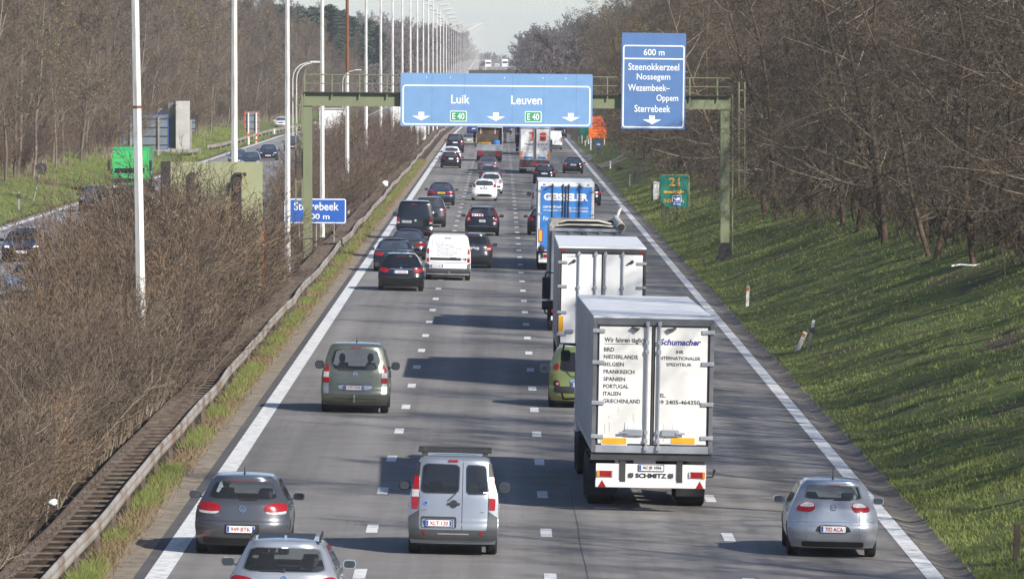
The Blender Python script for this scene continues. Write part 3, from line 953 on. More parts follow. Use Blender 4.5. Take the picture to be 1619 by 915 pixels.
# ------------------------------------------------------------------ gantry over the carriageway
GY = 333.0
gs = F / GY
def gx(px): return (px - VX) / gs
def gh(py): return CH - (py - VY) / gs
gantry = tag(empty('sign_gantry', (gx(486.5), GY, gz(gx(486.5), GY))), 'olive green steel gantry spanning the carriageway on two box posts', 'gantry')
gpos = Vector(gantry.location)
def gpart(name, mb, mats, smooth=0):
    o = mb.build(name, mats, gantry, smooth); o.matrix_parent_inverse = Matrix.Translation(-gpos); return o
slope = (7.80 - 7.98) / (gx(1155) - gx(480))
def bz(x): return 7.98 + slope * (x - gx(480))
def shear_box(m, x0, x1, y0, y1, za, zb, mi=0):
    p = [(x0, bz(x0) + za), (x1, bz(x1) + za), (x1, bz(x1) + zb), (x0, bz(x0) + zb)]
    m.prism(p, y0, y1, 'y', mi)
m = MB(); shear_box(m, gx(480), gx(1155), GY - .3, GY + .3, -.60, 0); gpart('beam', m, M['olive'])
m = MB()
for x in (gx(486.5), gx(1145.5)):
    pass
for x in (gx(486.5), gx(1146)):
    m = MB(); b = gz(x, GY) - .3
    m.box((x - .21, GY - .24, b), (x + .21, GY + .24, bz(x) - .603), .012)
    gpart('post', m, M['olive'])
m = MB(); x = gx(1146); z = gz(x, GY)
m.box((x - .42, GY - .4, z - .2), (x + .42, GY + .4, z + .12), .02); m.prism([(x - .3, z + .12), (x + .34, z + .12), (x + .235, z + .75), (x - .235, z + .75)], GY - .27, GY + .27)
gpart('base_plate', m, M['dark_steel'])
for dz, r in ((.86, .026), (.45, .02)):
    m = MB()
    for yy in (GY - .42, GY + .42):
        m.tube((gx(482), yy, bz(gx(482)) + dz), (gx(1155), yy, bz(gx(1155)) + dz), r, n=6)
    gpart('handrail', m, M['olive'])
m = MB(); shear_box(m, gx(482), gx(1156), GY - .5, GY + .5, .004, .06); gpart('walkway', m, M['dark_steel'])
x = gx(482)
while x < gx(1157):
    for yy in (GY - .42, GY + .42):
        m = MB(); m.box((x - .025, yy - .025, bz(x) - .22), (x + .025, yy + .025, bz(x) + .86)); gpart('railing_post', m, M['olive'])
    x += 1.285
def ladder(name, px, ytop, ybot, yy, w, lab, paint, extra=None):
    root = tag(empty(name, (gx(px), yy, gh(ybot))), lab, 'ladder')
    p = Vector(root.location)
    z0, z1 = gh(ybot), gh(ytop)
    for sx in (-w / 2, w / 2):
        mm = MB(); mm.box((gx(px) + sx - .03, yy - .03, z0), (gx(px) + sx + .03, yy + .03, z1))
        mm.build('side_rail', paint, root).matrix_parent_inverse = Matrix.Translation(-p)
    z = z0 + .3
    mm = MB()
    while z < z1:
        mm.box((gx(px) - w / 2 - .03, yy - .02, z - .025), (gx(px) + w / 2 + .03, yy + .02, z + .025)); z += .9
    mm.build('rung', paint, root).matrix_parent_inverse = Matrix.Translation(-p)
    return root
ladder('ladder', 1176.5, 130, 306, GY + 3, .27, 'thin green ladder standing among the trees beside the gantry post', M['olive'])
ladder('ladder', 469, 150, 330, GY + 4, .30, 'thin green ladder beside the gantry post in the central reserve', M['olive'])
m = MB(); x = gx(1159); m.tube((x, GY + 1, gz(x, GY) - .2), (x, GY + 1, gh(150)), .04, n=6)
tag(m.build('service_pole', M['olive']), 'thin dark service pole right behind the bank-side gantry post', 'pole')

# ------------------------------------------------------------------ signs
def arrow_down(cx_, z1, w, h):
    s = w * .155; k = h * .47
    return [(cx_ - s, z1), (cx_ + s, z1), (cx_ + s, z1 - k), (cx_ + w / 2, z1 - k), (cx_, z1 - h), (cx_ - w / 2, z1 - k), (cx_ - s, z1 - k)]

def frame_ring(m, x0, z0, x1, z1, t, y0, y1, r=.15, mi=0):
    a = rrect(x0, z0, x1, z1, r); b = rrect(x0 + t, z0 + t, x1 - t, z1 - t, max(r - t, .02))
    bm = m.bm; n = len(a)
    va = [[bm.verts.new((p[0], y, p[1])) for p in poly] for poly in (a, b) for y in (y0, y1)]
    of, ob, inf, inb = va
    for i in range(n):
        j = (i + 1) % n
        for q in ((of[i], of[j], inf[j], inf[i]), (of[i], ob[i], ob[j], of[j]), (inf[i], inf[j], inb[j], inb[i])):
            f = bm.faces.new(q); f.material_index = mi

def sign_root(name, label, loc, rot=(0, 0, 0), cat='road sign'):
    return tag(empty(name, loc, rot), label, cat)

YF = GY - .62           # sign faces hang in front of the beam
sf = F / YF
def sx_(px): return (px - VX) / sf
def sh_(py): return CH - (py - VY) / sf
# big direction sign
cx0 = sx_(785); cz0 = sh_(158.5)
big = sign_root('direction_sign', 'wide blue overhead sign naming Luik and Leuven with three lane arrows', (cx0, YF, cz0), (0, .0085, 0))
W2 = (sx_(936) - sx_(632.5)) / 2; H2 = (sh_(116.5) - sh_(200.5)) / 2
m = MB(); m.prism(rrect(-W2, -H2, W2, H2, .07), 0, .06); m.build('sign_panel', M['sign_blue'], big)
m = MB(); frame_ring(m, -W2 + .09, -H2 + .06, W2 - .09, H2 - .55, .062, -.008, .001, .17); m.build('border', M['sign_white'], big)
def bx(px): return sx_(px) - cx0
def bzz(py): return sh_(py) - cz0
letter('Luik', big, M['sign_white'], (bx(728), -.006, bzz(157.5)), height=.42, width=bx(742.5) - bx(713), bold=.012)
letter('Leuven', big, M['sign_white'], (bx(832.5), -.006, bzz(158)), height=.42, width=bx(856.5) - bx(808), bold=.012)
for px in (683, 734, 810, 860, 911):
    m = MB(); m.box((bx(px) - .006, -.003, -H2 + .01), (bx(px) + .006, .001, H2 - .01)); m.build('panel_seam', M['sign_mid_blue'], big)
for px in (666.3, 784.3, 902.6):
    m = MB(); m.prism(arrow_down(bx(px), bzz(178), .87, .40), -.008, .001); m.build('arrow', M['sign_white'], big)
for px in (725, 843.2):
    x, z = bx(px), bzz(184.3)
    m = MB(); m.prism(rrect(x - .39, z - .25, x + .39, z + .25, .06), -.008, .001); f = m.build('road_number_plate', M['sign_white'], big)
    m = MB(); m.prism(rrect(x - .355, z - .215, x + .355, z + .215, .045), -.012, -.0079); m.build('number_field', M['sign_green'], f)
    letter('E 40', f, M['sign_white'], (x, -.016, z), height=.30, width=.56, bold=.012, extr=.01)
for px in (674, 712, 797, 858, 894):
    m = MB(); m.ball((bx(px), -.01, bzz(123.5)), .03, .01, .03, u=8, v=5); m.build('bolt', M['sign_white'], big)
for px in (700, 790, 880):
    m = MB(); m.box((bx(px) - .05, .065, bzz(196)), (bx(px) + .05, .2, bzz(121))); m.build('bracket', M['dark_steel'], big)
# distance sign
cx1 = sx_(1033.2); cz1 = sh_(128.4)
tall = sign_root('distance_sign', 'tall blue overhead exit sign listing Steenokkerzeel, Nossegem and Sterrebeek under 600 m', (cx1, YF - .02, cz1), (0, .012, 0))
W3 = (sx_(1083.8) - sx_(982.5)) / 2; H3 = (sh_(52.6) - sh_(204.4)) / 2
m = MB(); m.prism(rrect(-W3, -H3, W3, H3, .06), 0, .06); m.build('sign_panel', M['sign_mid_blue'], tall)
m = MB(); frame_ring(m, -W3 + .06, -H3 + .06, W3 - .06, H3 - .57, .06, -.008, .001, .13)
zb = sh_(93.3) - cz1; m.box((-W3 + .1, -.0078, zb - .032), (W3 - .1, .001, zb + .032)); m.build('border', M['sign_white'], tall)
def tx_(px): return sx_(px) - cx1
def tz_(py): return sh_(py) - cz1
for s, x0, x1, y, h in (('600 m', 1017, 1050, 83, .30), ('Steenokkerzeel', 993, 1073.5, 106, .33), ('Nossegem', 1006.5, 1059.5, 123, .38), ('Wezembeek–', 993, 1059, 139, .32), ('Oppem', 1038, 1072.5, 156.3, .39), ('Sterrebeek', 1003.5, 1060.5, 172, .33)):
    letter(s, tall, M['sign_white'], (tx_((x0 + x1) / 2), -.006, tz_(y)), height=h, width=tx_(x1) - tx_(x0), bold=.01)
m = MB(); m.prism(arrow_down(tx_(1031.5), tz_(182.5), .88, .42), -.008, .001); m.build('arrow', M['sign_white'], tall)
for px in (1005, 1060):
    m = MB(); m.box((tx_(px) - .05, .065, tz_(200)), (tx_(px) + .05, .24, tz_(70))); m.build('bracket', M['dark_steel'], tall)

# blue roadside sign in the central reserve
Y = 345.0; s_ = F / Y
x0, x1 = (449 - VX) / s_, (547.5 - VX) / s_; z1, z0 = CH - (313.5 - VY) / s_, CH - (353.5 - VY) / s_
xm, zm = (x0 + x1) / 2, (z0 + z1) / 2
ss = sign_root('place_sign', 'blue roadside sign for Sterrebeek standing behind the gantry post in the central reserve', (xm, Y, zm), (0, .006, 0))
w, h = (x1 - x0) / 2, (z1 - z0) / 2
m = MB(); m.prism(rrect(-w, -h, w, h, .1), 0, .04); m.build('sign_panel', M['sign_deep_blue'], ss)
m = MB(); frame_ring(m, -w + .02, -h + .02, w - .02, h - .02, .05, -.008, .001, .1); m.build('border', M['sign_white'], ss)
letter('Sterrebeek', ss, M['sign_white'], ((464.8 + 535.5) / 2 / s_ - VX / s_ - xm, -.006, CH - (326 - VY) / s_ - zm), height=.40, width=(535.5 - 464.8) / s_, bold=.012)
letter('600 m', ss, M['sign_white'], ((483.5 + 521) / 2 / s_ - VX / s_ - xm, -.006, CH - (342 - VY) / s_ - zm), height=.27, width=(521 - 483.5) / s_, bold=.012)
for px in (473, 500, 528):
    m = MB(); x = (px - VX) / s_ - xm; m.tube((x, .08, -h - 1.6), (x, .08, h - .1), .035, n=8); m.build('leg', M['steel'], ss)

# green exit sign on the bank with the blue one before it
def bank_point(px, py):
    lo, hi = 100.0, 1500.0
    for _ in range(50):
        mid = (lo + hi) / 2
        x = PZ(px, mid)
        if HZ(py, mid) > gz(x, mid): lo = mid
        else: hi = mid
    return PZ(px, lo), lo, gz(PZ(px, lo), lo)
gxp, gyp, gzp = bank_point(1065, 338)
s_ = F / gyp
def lx(px): return (px - VX) / s_ - gxp
def lz(py): return CH - (py - VY) / s_ - gzp
gr = sign_root('exit_sign', 'dark green exit sign with yellow 21 and arrow on the grass bank', (gxp, gyp, gzp))
m = MB(); m.prism(chaikin([(lx(1043.5), lz(276)), (lx(1090.5), lz(275)), (lx(1090), lz(327)), (lx(1055), lz(328)), (lx(1044.5), lz(319))], 1, .08), 0, .05); m.build('sign_panel', M['sign_teal'], gr)
m = MB(); m.box((lx(1089.2), -.004, lz(326)), (lx(1089.9), .001, lz(276.5))); m.box((lx(1045), -.004, lz(277.2)), (lx(1089), .001, lz(276.6))); m.build('border', M['sign_yellow'], gr)
letter('21', gr, M['sign_yellow'], (lx(1066.3), -.006, lz(287.5)), height=lz(281) - lz(294), width=lx(1075) - lx(1058), bold=.02)
m = MB(); m.prism([(lx(1049.5), lz(301.6)), (lx(1073.5), lz(301.6)), (lx(1073.5), lz(298.6)), (lx(1081.5), lz(303.2)), (lx(1073.5), lz(307.8)), (lx(1073.5), lz(305.2)), (lx(1049.5), lz(305.2))], -.008, .001); m.build('arrow', M['sign_yellow'], gr)
letter('500 m', gr, M['sign_yellow'], (lx(1065), -.006, lz(317.5)), height=lz(314.5) - lz(320.5), width=lx(1081.5) - lx(1049), bold=.01)
for px in (1047, 1053.5, 1056.5, 1078.5):
    m = MB(); m.tube((lx(px), .1, lz(344) - .3), (lx(px), .1, lz(300)), .045, n=8); m.build('leg', M['dark_steel'], gr)
hx, hy, hz = bank_point(1070.5, 349)
s_ = F / hy
def lx(px): return (px - VX) / s_ - hx
def lz(py): return CH - (py - VY) / s_ - hz
sm = sign_root('service_sign', 'small blue sign with a white tow truck and 400 m before the green exit sign', (hx, hy, hz))
m = MB(); m.prism(rrect(lx(1062.5), lz(325.5), lx(1078), lz(309), .04), 0, .03); m.build('sign_panel', M['sign_deep_blue'], sm)
m = MB(); frame_ring(m, lx(1062.7), lz(319), lx(1077.8), lz(308.8), .035, -.006, .001, .03)
m.build('border', M['sign_white'], sm)
m = MB(); m.prism([(lx(1064.5), lz(314.5)), (lx(1066), lz(312)), (lx(1068.5), lz(314)), (lx(1071), lz(312.5)), (lx(1075.8), lz(312.5)), (lx(1075.8), lz(316.5)), (lx(1068), lz(316.8)), (lx(1066), lz(314.8))], -.006, .001)
m.build('pictogram', M['sign_white'], sm)
letter('400m', sm, M['sign_white'], (lx(1070.3), -.006, lz(322.3)), height=lz(320.5) - lz(324.2), width=lx(1076) - lx(1064), bold=.01)
m = MB(); m.tube((lx(1070.5), .06, -.3), (lx(1070.5), .06, lz(312)), .04, n=8); m.build('leg', M['dark_steel'], sm)
cxp, cyp, czp = bank_point(1037.5, 316)
s_ = F / cyp; h_ = 29 / s_; w_ = 9.5 / s_
m = MB(); m.box((-w_ / 2, 0, -.2), (w_ / 2, .45, h_), .02)
cab_root = tag(empty('roadside_cabinet', (cxp, cyp, czp)), 'pale grey roadside cabinet box left of the green exit sign', 'cabinet')
m.build('cabinet_body', M['marker_white'], cab_root)
m = MB(); m.box((-w_ / 2 - .12, .0, -.2), (-w_ / 2 - .005, .4, h_ - .03)); m.build('side_plate', M['dark_steel'], cab_root)

# orange work-site board and little signs at the slip road
def board(name, label, px0, px1, py0, py1, base, m_, cat='road sign', poly=None, legs=(), leg_mat=None):
    x, y, z = bank_point((px0 + px1) / 2, base)
    s = F / y
    fx = lambda px: (px - VX) / s - x
    fz = lambda py: CH - (py - VY) / s - z
    root = sign_root(name, label, (x, y, z), cat=cat)
    mm = MB(); pl = [(fx(a), fz(b)) for a, b in poly] if poly else rrect(fx(px0), fz(py1), fx(px1), fz(py0), .08)
    mm.prism(pl, 0, .05); mm.build('sign_panel', m_, root)
    for lp in legs:
        mm = MB(); mm.tube((fx(lp), .08, -.4), (fx(lp), .08, fz(py1) + .2), .07, n=8); mm.build('leg', leg_mat or M['steel'], root)
    return root, fx, fz
ob, fx, fz = board('worksite_board', 'orange work-site board with dark lettering on two posts at the slip road', 930, 959, 183, 219, 234, M['sign_orange'],
                   poly=[(932, 185), (951, 183), (954.5, 192), (958, 194), (959.5, 219), (930.5, 217.5)], legs=(934, 955.5), leg_mat=M['marker_white'])
rr = random.Random(3)
m = MB()
for row, yy in enumerate((190, 194.5, 199.5, 204, 208.5, 213.2)):
    x = 935.5 + rr.uniform(0, 2)
    while x < 954 - (4 if row < 2 else 0):
        wd = rr.uniform(.9, 2.6)
        m.box((fx(x), -.006, fz(yy + .45)), (fx(x + wd), .001, fz(yy - .35))); x += wd + rr.uniform(.3, .8)
M['red_text'] = mat('dark_red_ink', (.25, .02, .005), .6)
m.build('lettering', M['red_text'], ob)
board('exit_sign', 'small green sign half hidden by the overhead sign at the slip road', 916, 931, 199, 214, 226, M['sign_teal'], legs=(920, 928), leg_mat=M['marker_white'])
sb, fx, fz = board('service_sign', 'small blue sign on a dark post before the orange board', 941.5, 950, 224, 232, 245, M['sign_deep_blue'], legs=(946.5,), leg_mat=M['dark_steel'])
m = MB(); m.prism([(fx(943), fz(229)), (fx(945), fz(226.5)), (fx(948.5), fz(227)), (fx(948.5), fz(229.5))], -.006, .001); m.build('pictogram', M['sign_white'], sb)

# ------------------------------------------------------------------ marker posts
def marker(label, px, ptop, pbot, w=.13, lean=0, body='marker_white', band=True, extra=None):
    x, y, z = bank_point(px, pbot)
    s = F / y; h = (pbot - ptop) / s
    root = tag(empty('marker_post', (x, y, z), (0, R(lean), 0)), label, 'marker post')
    m = MB(); m.box((-w / 2, -w / 2.6, -.3), (w / 2, w / 2.6, h), .012); m.build('post', M[body], root)
    if band:
        m = MB(); m.box((-w / 2 - .004, -w / 2.6 - .004, h * .76), (w / 2 * .55, w / 2.6 + .004, h * .93)); m.build('reflector', M['marker_orange'], root)
    return root, h
marker('white marker post with orange reflector standing upright on the grass bank', 1181.5, 452, 484, .12, 3)
marker('leaning white marker post with orange reflector on the grass bank', 1260, 522, 556, .14, 24)
r_, h_ = marker('thin grey leaning stake with a white tip beside the leaning marker post', 1277, 505, 555, .09, 12, 'steel', False)
m = MB(); m.box((-.06, -.05, h_ - .25), (.04, .05, h_ + .0), .01); m.build('tip', M['marker_white'], r_)
m = MB(); m.prism([(-.1, h_ - .36), (.05, h_ - .2), (.22, h_ - .5), (.05, h_ - .42)], -.06, -.045); m.build('flap', M['dark_steel'], r_)
marker('brown wooden post in the near grass close to the gutter', 1608, 828, 889, .12, 2, 'twig_right', False)
marker('thin dark post on the grass before the green exit sign', 1003, 269, 291, .1, 1, 'dark_steel', False)
marker('short grey post paired with the dark post on the grass bank', 995.5, 275, 294, .1, 2, 'steel', False)
marker('slim white post beside the dirt track on the grass bank', 965, 255, 267, .12, 0, 'marker_white', False)
for i, (px, a, b) in enumerate(((915, 216, 226), (925.5, 222, 231), (930.5, 219, 228))):
    r_, h_ = marker(('short white barrier post farthest along the slip road', 'short white barrier post nearest the dirt track', 'short striped barrier post under the orange board')[i], px, a, b, .14, 0, 'marker_white', i == 2)
# drain channel crossing the bank
m = MB(); x, y, z = bank_point(948, 252)
m.prism([(-.35, 0), (.35, 0), (.3, .12), (-.3, .12)], 0, 22, 'y', M=Matrix.Translation((10.5, 615, .22)) @ Matrix.Rotation(R(-1), 4, 'Z'))
tag(m.build('drain_channel', M['dark_steel']), 'dark open drain channel lying on the grass beside the dirt track', 'drain')

# ------------------------------------------------------------------ lamp columns in the central reserve
def lamp_meshes(q=1.0):
    m = MB(); m.tube((0, 0, -.4), (0, 0, 18.0), .15 * q, .085 * q, n=6, mi=0); a = m.build('pole', M['lamp_white'])
    m = MB()
    for sx in (-1, 1):
        m.tube((0, 0, 17.95), (sx * 1.6, 0, 18.25), .05, .04, n=6)
        m.prism([(sx * .5, -.17), (sx * 2.0, -.13), (sx * 2.0, .13), (sx * .5, .17)], -.05 * q, .12 * q, 'z', M=Matrix.Translation((0, 0, 18.1)) @ Matrix.Rotation(R(-sx * 9), 4, 'Y'))
    b = m.build('luminaire', M['lamp_white'])
    return a, b
la, lb = lamp_meshes()
fa, fb = lamp_meshes(.5)
near_lab = ['white lamp column nearest the camera, with a rust ring, rising from the twiggy bush', 'white lamp column rising behind the pale olive panel', 'white lamp column just before the left post of the gantry',
            'white lamp column just beyond the left post of the gantry', 'lamp column with a rust brown upper half behind the gantry railing', 'white lamp column next beyond the rusty one', 'second white lamp column beyond the rusty one',
            'third white lamp column beyond the rusty one, left of the wide blue sign']
for n in range(60):
    y = 314 + (n - 2) * 61.0
    x = -9.4
    if n == 0: y = 187
    if n == 1: y = 251.5
    if y > 3350: x = -9.4 + (y - 3350) * .006
    lab = near_lab[n] if n < len(near_lab) else ('white twin-armed lamp column in the long receding row', 'distant white lamp column on the rise at the end of the row')[y > 1800]
    grp = None if n < len(near_lab) else ('lamp columns of the receding row', 'distant lamp columns on the rise')[y > 1800]
    root = tag(empty('lamp_column', (x + cx(y), y, gz(x + cx(y), y))), lab, 'lamp post', grp)
    for src in ((la, lb) if y < 1250 else (fa, fb)):
        o = link(src.name.split('.')[0], src.data, root)
    if n == 0: root.rotation_euler = (0, R(-1.0), 0)
    if n == 0:
        m = MB(); m.tube((0, 0, 8.02), (0, 0, 8.09), .126, .125, n=6); m.build('rust_ring', M['pole_rust'], root)
    if n == 4:
        m = MB(); m.tube((0, 0, 8.6), (0, 0, 17.9), .126, .09, n=6); m.build('rusted_sleeve', M['pole_rust'], root)
for o in (la, lb, fa, fb): bpy.data.objects.remove(o)

# curved lamp posts on the outer side of the far carriageway
for px, y, lab in ((463, 880, 'white curved-arm lamp post beyond the far carriageway, first of the pair'), (469, 915, 'white curved-arm lamp post beyond the far carriageway, second of the pair'), (572, 1250, 'farthest white curved-arm lamp post, seen over the bushes')):
    x = PZ(px, y) if px < 500 else PZ(578, y) - 4
    root = tag(empty('street_lamp', (x, y, gz(x, y))), lab, 'lamp post')
    m = MB(); pts = [(0, 0, -.3), (0, 0, 7.2)] + [(1.7 * (1 - math.cos(R(a))), 0, 7.2 + 1.9 * math.sin(R(a))) for a in (20, 40, 60, 75)] + [(2.3, 0, 9.3)]
    m.path(pts, .075, 6); m.build('pole', M['lamp_white'], root)
    m = MB(); m.box((2.1, -.16, 9.22), (3.3, .16, 9.4), .04); m.build('luminaire', M['lamp_white'], root)

# ------------------------------------------------------------------ guard rails
def wave(y, k):
    return .085 * noise.noise(Vector((y * .035, k, .5))) + .02 * noise.noise(Vector((y * .11, k, 4.5)))
def rail_mesh(name, xr, y0, y1, step, parent, side, mats, h=.62, amp=1.0):
    prof = [(0, 0), (.04, .03), (.045, .12), (.03, .14), (.03, .17), (.045, .19), (.04, .28), (0, .31)]
    V = []; Q = []; n = len(prof); k = 0
    ys = np.arange(y0, y1 + .1, step); MI = []
    for i, y in enumerate(ys):
        dx = wave(y, 1) * 1.6 * amp; dz = wave(y, 7) * 1.3 * amp
        for th in (0, -.012):
            for u, w in prof:
                V.append((xr + dx + side * (u + th), y, gz(xr, y) + h - .31 + w + dz))
    for i in range(len(ys) - 1):
        a = i * 2 * n; b = (i + 1) * 2 * n
        for j in range(n - 1):
            Q.append((a + j, a + j + 1, b + j + 1, b + j)); Q.append((a + n + j, b + n + j, b + n + j + 1, a + n + j + 1))
        Q.append((a, b, b + n, a + n)); Q.append((a + n - 1, a + 2 * n - 1, b + 2 * n - 1, b + n - 1))
    me = fast_mesh(name, V, quads=Q, mats=mats)
    return link(name, me, parent)
M['rail_steel'] = mat('weathered_rail', (.38, .35, .305), .6, .1, var=.2, scale=.9, stretch=(1, .6, 1), col2=(.22, .15, .10), lo=.36, hi=.54)
gr_root = tag(empty('guard_rail', (-7.6, 110, gz(-7.6, 110))), 'bent pale double guard rail with rusty cross bars along the bushes beside the left lane', 'guard rail')
pinv = Matrix.Translation(-Vector(gr_root.location))
def grp_(o): o.matrix_parent_inverse = pinv; return o
grp_(rail_mesh('front_rail', -7.6, 104, 1150, 1.25, gr_root, 1, [M['rail_steel']], h=.72))
grp_(rail_mesh('rear_rail', -8.5, 104, 1150, 2.5, gr_root, -1, [M['rust']], h=.60))
V = MB()
y = 104.3; k = 0
stuff = []
while y < 1150:
    dx = wave(y, 1) * 1.6; dz = wave(y, 7) * 1.3; z = gz(-7.6, y)
    mm = MB(); mm.box((-8.5, y - .06, z + .50 + dz * .6), (-7.61 + dx, y + .06, z + .545 + dz))
    if k % 4 == 0: mm.box((-7.70 + dx, y - .04, z - .2), (-7.62 + dx, y + .04, z + .455))
    if k < 99:
        grp_(mm.build('cross_bar', M['rust'], gr_root))
    else:
        stuff.append(mm)
    y += 1.5 if y < 420 else 4.0; k += 1
mm = MB()
for s in stuff:
    me = bpy.data.meshes.new('tmp'); s.bm.to_mesh(me); mm.bm.from_mesh(me); bpy.data.meshes.remove(me); s.bm.free()
o = grp_(mm.build('cross_bars', M['rust'], gr_root)); o.name = 'cross_bar_row'; o['kind'] = 'stuff'
V.bm.free()

def simple_rail(label, pts, h=.7):
    root = tag(empty('guard_rail', pts[0]), label, 'guard rail'); pi = Matrix.Translation(-Vector(pts[0]))
    m = MB()
    for a, b in zip(pts, pts[1:]):
        a = Vector(a); b = Vector(b); d = (b - a).normalized(); n = Vector((-d.y, d.x, 0)) * .04
        vs = [m.bm.verts.new(p) for p in (a - n + Vector((0, 0, h - .31)), b - n + Vector((0, 0, h - .31)), b - n + Vector((0, 0, h)), a - n + Vector((0, 0, h)), a + n + Vector((0, 0, h - .31)), b + n + Vector((0, 0, h - .31)), b + n + Vector((0, 0, h)), a + n + Vector((0, 0, h)))]
        for f in ((0, 1, 2, 3), (7, 6, 5, 4), (3, 2, 6, 7), (1, 0, 4, 5), (0, 3, 7, 4), (2, 1, 5, 6)): m.bm.faces.new([vs[i] for i in f])
    m.build('rail', M['rail_steel'], root).matrix_parent_inverse = pi
    for a in pts:
        m = MB(); m.box((a[0] - .05, a[1] - .05, a[2] - .3), (a[0] + .05, a[1] + .05, a[2] + h - .05)); m.build('post', M['steel'], root).matrix_parent_inverse = pi
    return root
pts = []
for y in range(730, 1140, 14):
    x = -29.2 + (.8 * max(0, 745 - y) / 15 * -1); pts.append((x, y, gz(-29, y)))
simple_rail('long pale guard rail along the outer edge of the far carriageway', pts)
pts = [(x, y, gz(x, y)) for x, y in ((-33.0, 655), (-31.6, 662), (-30.3, 672), (-29.6, 684), (-29.4, 697))]
simple_rail('short curved guard rail end on the grass beside the far carriageway', pts)
simple_rail('low pale guard rail between the bushes and the inner edge of the far carriageway', [(-11.6, y, gz(-11.6, y)) for y in range(330, 600, 12)])

# ------------------------------------------------------------------ pale olive panel with dark posts
py_ = 243.0; s_ = F / py_
x0, x1 = (257 - VX) / s_, (415 - VX) / s_; z1, z0 = CH - (256 - VY) / s_, CH - (462 - VY) / s_
pr_ = tag(empty('olive_board', ((x0 + x1) / 2, py_, .178)), 'large pale olive panel on dark posts standing in the bushes of the central reserve', 'panel')
pi_ = Matrix.Translation(-Vector(pr_.location))
m = MB(); m.box((x0, py_, z0), (x1, py_ + .08, z1), .01); m.build('panel_sheet', M['olive_panel'], pr_).matrix_parent_inverse = pi_
m = MB(); m.box((x1 + .002, py_ - .02, z0), (x1 + .05, py_ + .1, z0 + .56 * (z1 - z0))); m.build('edge_strip', M['sign_orange'], pr_).matrix_parent_inverse = pi_
for px, w_, zt in ((262, .34, z1 + .02), (304, .16, z1 - .35), (376.5, .24, z1 - .36)):
    x = (px - VX) / s_
    m = MB(); m.box((x - w_ / 2, py_ - .16, -.2), (x + w_ / 2, py_ - .012, zt), .01); m.build('post', M['dark_steel'], pr_).matrix_parent_inverse = pi_
m = MB(); x = (376 - VX) / s_; m.box((x - .17, py_ - .3, z1 - .95), (x - .0, py_ - .165, z1 - .55), .03); m.build('clamp_box', M['dark_steel'], pr_).matrix_parent_inverse = pi_
m = MB(); m.ball((x + .24, py_ - .22, z1 - .42), .07, .12, .07); m.box((x, py_ - .24, z1 - .44), (x + .2, py_ - .2, z1 - .40)); m.build('lamp', M['dark_steel'], pr_).matrix_parent_inverse = pi_

# ------------------------------------------------------------------ things beside the far carriageway
def left_base(px, py):
    lo, hi = 150.0, 2000.0
    for _ in range(50):
        mid = (lo + hi) / 2
        if HZ(py, mid) > gz(PZ(px, mid), mid): lo = mid
        else: hi = mid
    return PZ(px, lo), lo, gz(PZ(px, lo), lo)
def back_sign(label, px0, px1, py0, py1, base, edge, legs, rows=4, leg_mat=None, stay=False):
    x, y, z = left_base((px0 + px1) / 2, base); s = F / y
    fx = lambda px: (px - VX) / s - x
    fz = lambda py: CH - (py - VY) / s - z
    root = tag(empty('road_sign', (x, y, z)), label, 'road sign')
    m = MB(); m.prism(rrect(fx(px0), fz(py1), fx(px1), fz(py0), .05), 0, .04); m.build('sign_back', M['sign_grey'], root)
    m = MB(); frame_ring(m, fx(px0) - .03, fz(py1) - .03, fx(px1) + .03, fz(py0) + .03, .07, -.03, .045, .06); m.build('edge', edge, root)
    m = MB()
    for i in range(rows):
        zz = fz(py1) + (i + .5) / rows * (fz(py0) - fz(py1)); m.box((fx(px0) + .05, -.06, zz - .04), (fx(px1) - .05, -.005, zz + .04))
    m.build('stiffener', M['dark_steel'], root)
    for lp in legs:
        m = MB(); m.box((fx(lp) - .08, -.2, -.4), (fx(lp) + .08, -.065, fz(py0) - .1)); m.build('leg', leg_mat or M['steel'], root)
        if leg_mat is not None:
            m = MB(); 
            for q in (0.15, .75): m.box((fx(lp) - .085, -.205, q), (fx(lp) + .085, -.06, q + .3))
            m.build('leg_band', M['red_trim'], root)
    return root
back_sign('big grey back of a road sign with a blue edge before the wood', 194, 266, 181, 236, 243, M['sign_deep_blue'], (207, 251), 4)
back_sign('grey back of a red-edged work-site sign beyond the curved guard rail', 387, 410, 177, 209, 226, M['red_trim'], (393, 405.5), 3, M['marker_white'])
back_sign('small grey back of a road sign on one white post by the concrete pillar', 302, 310, 188, 209, 240, M['dark_steel'], (302.3,), 2)
x, y, z = left_base(288, 240); s_ = F / y
pil = tag(empty('concrete_pillar', (x, y, z)), 'pale concrete pillar slab standing before the wood beside the big sign back', 'pillar')
m = MB(); m.box(((278 - 288) / s_, 0, -.5), ((298.5 - 288) / s_, 3.0, (240 - 160) / s_), .03); m.build('slab', M['concrete'], pil)
m = MB(); m.box(((264 - 288) / s_, 2.0, -.5), ((277.7 - 288) / s_, 4.2, (240 - 163) / s_), .03); m.build('rear_slab', M['sign_grey'], pil)
m = MB(); m.box(((246 - 288) / s_, 4.3, (240 - 185) / s_), ((277 - 288) / s_, 4.8, (240 - 172) / s_), .03); m.build('cross_slab', M['concrete'], pil)
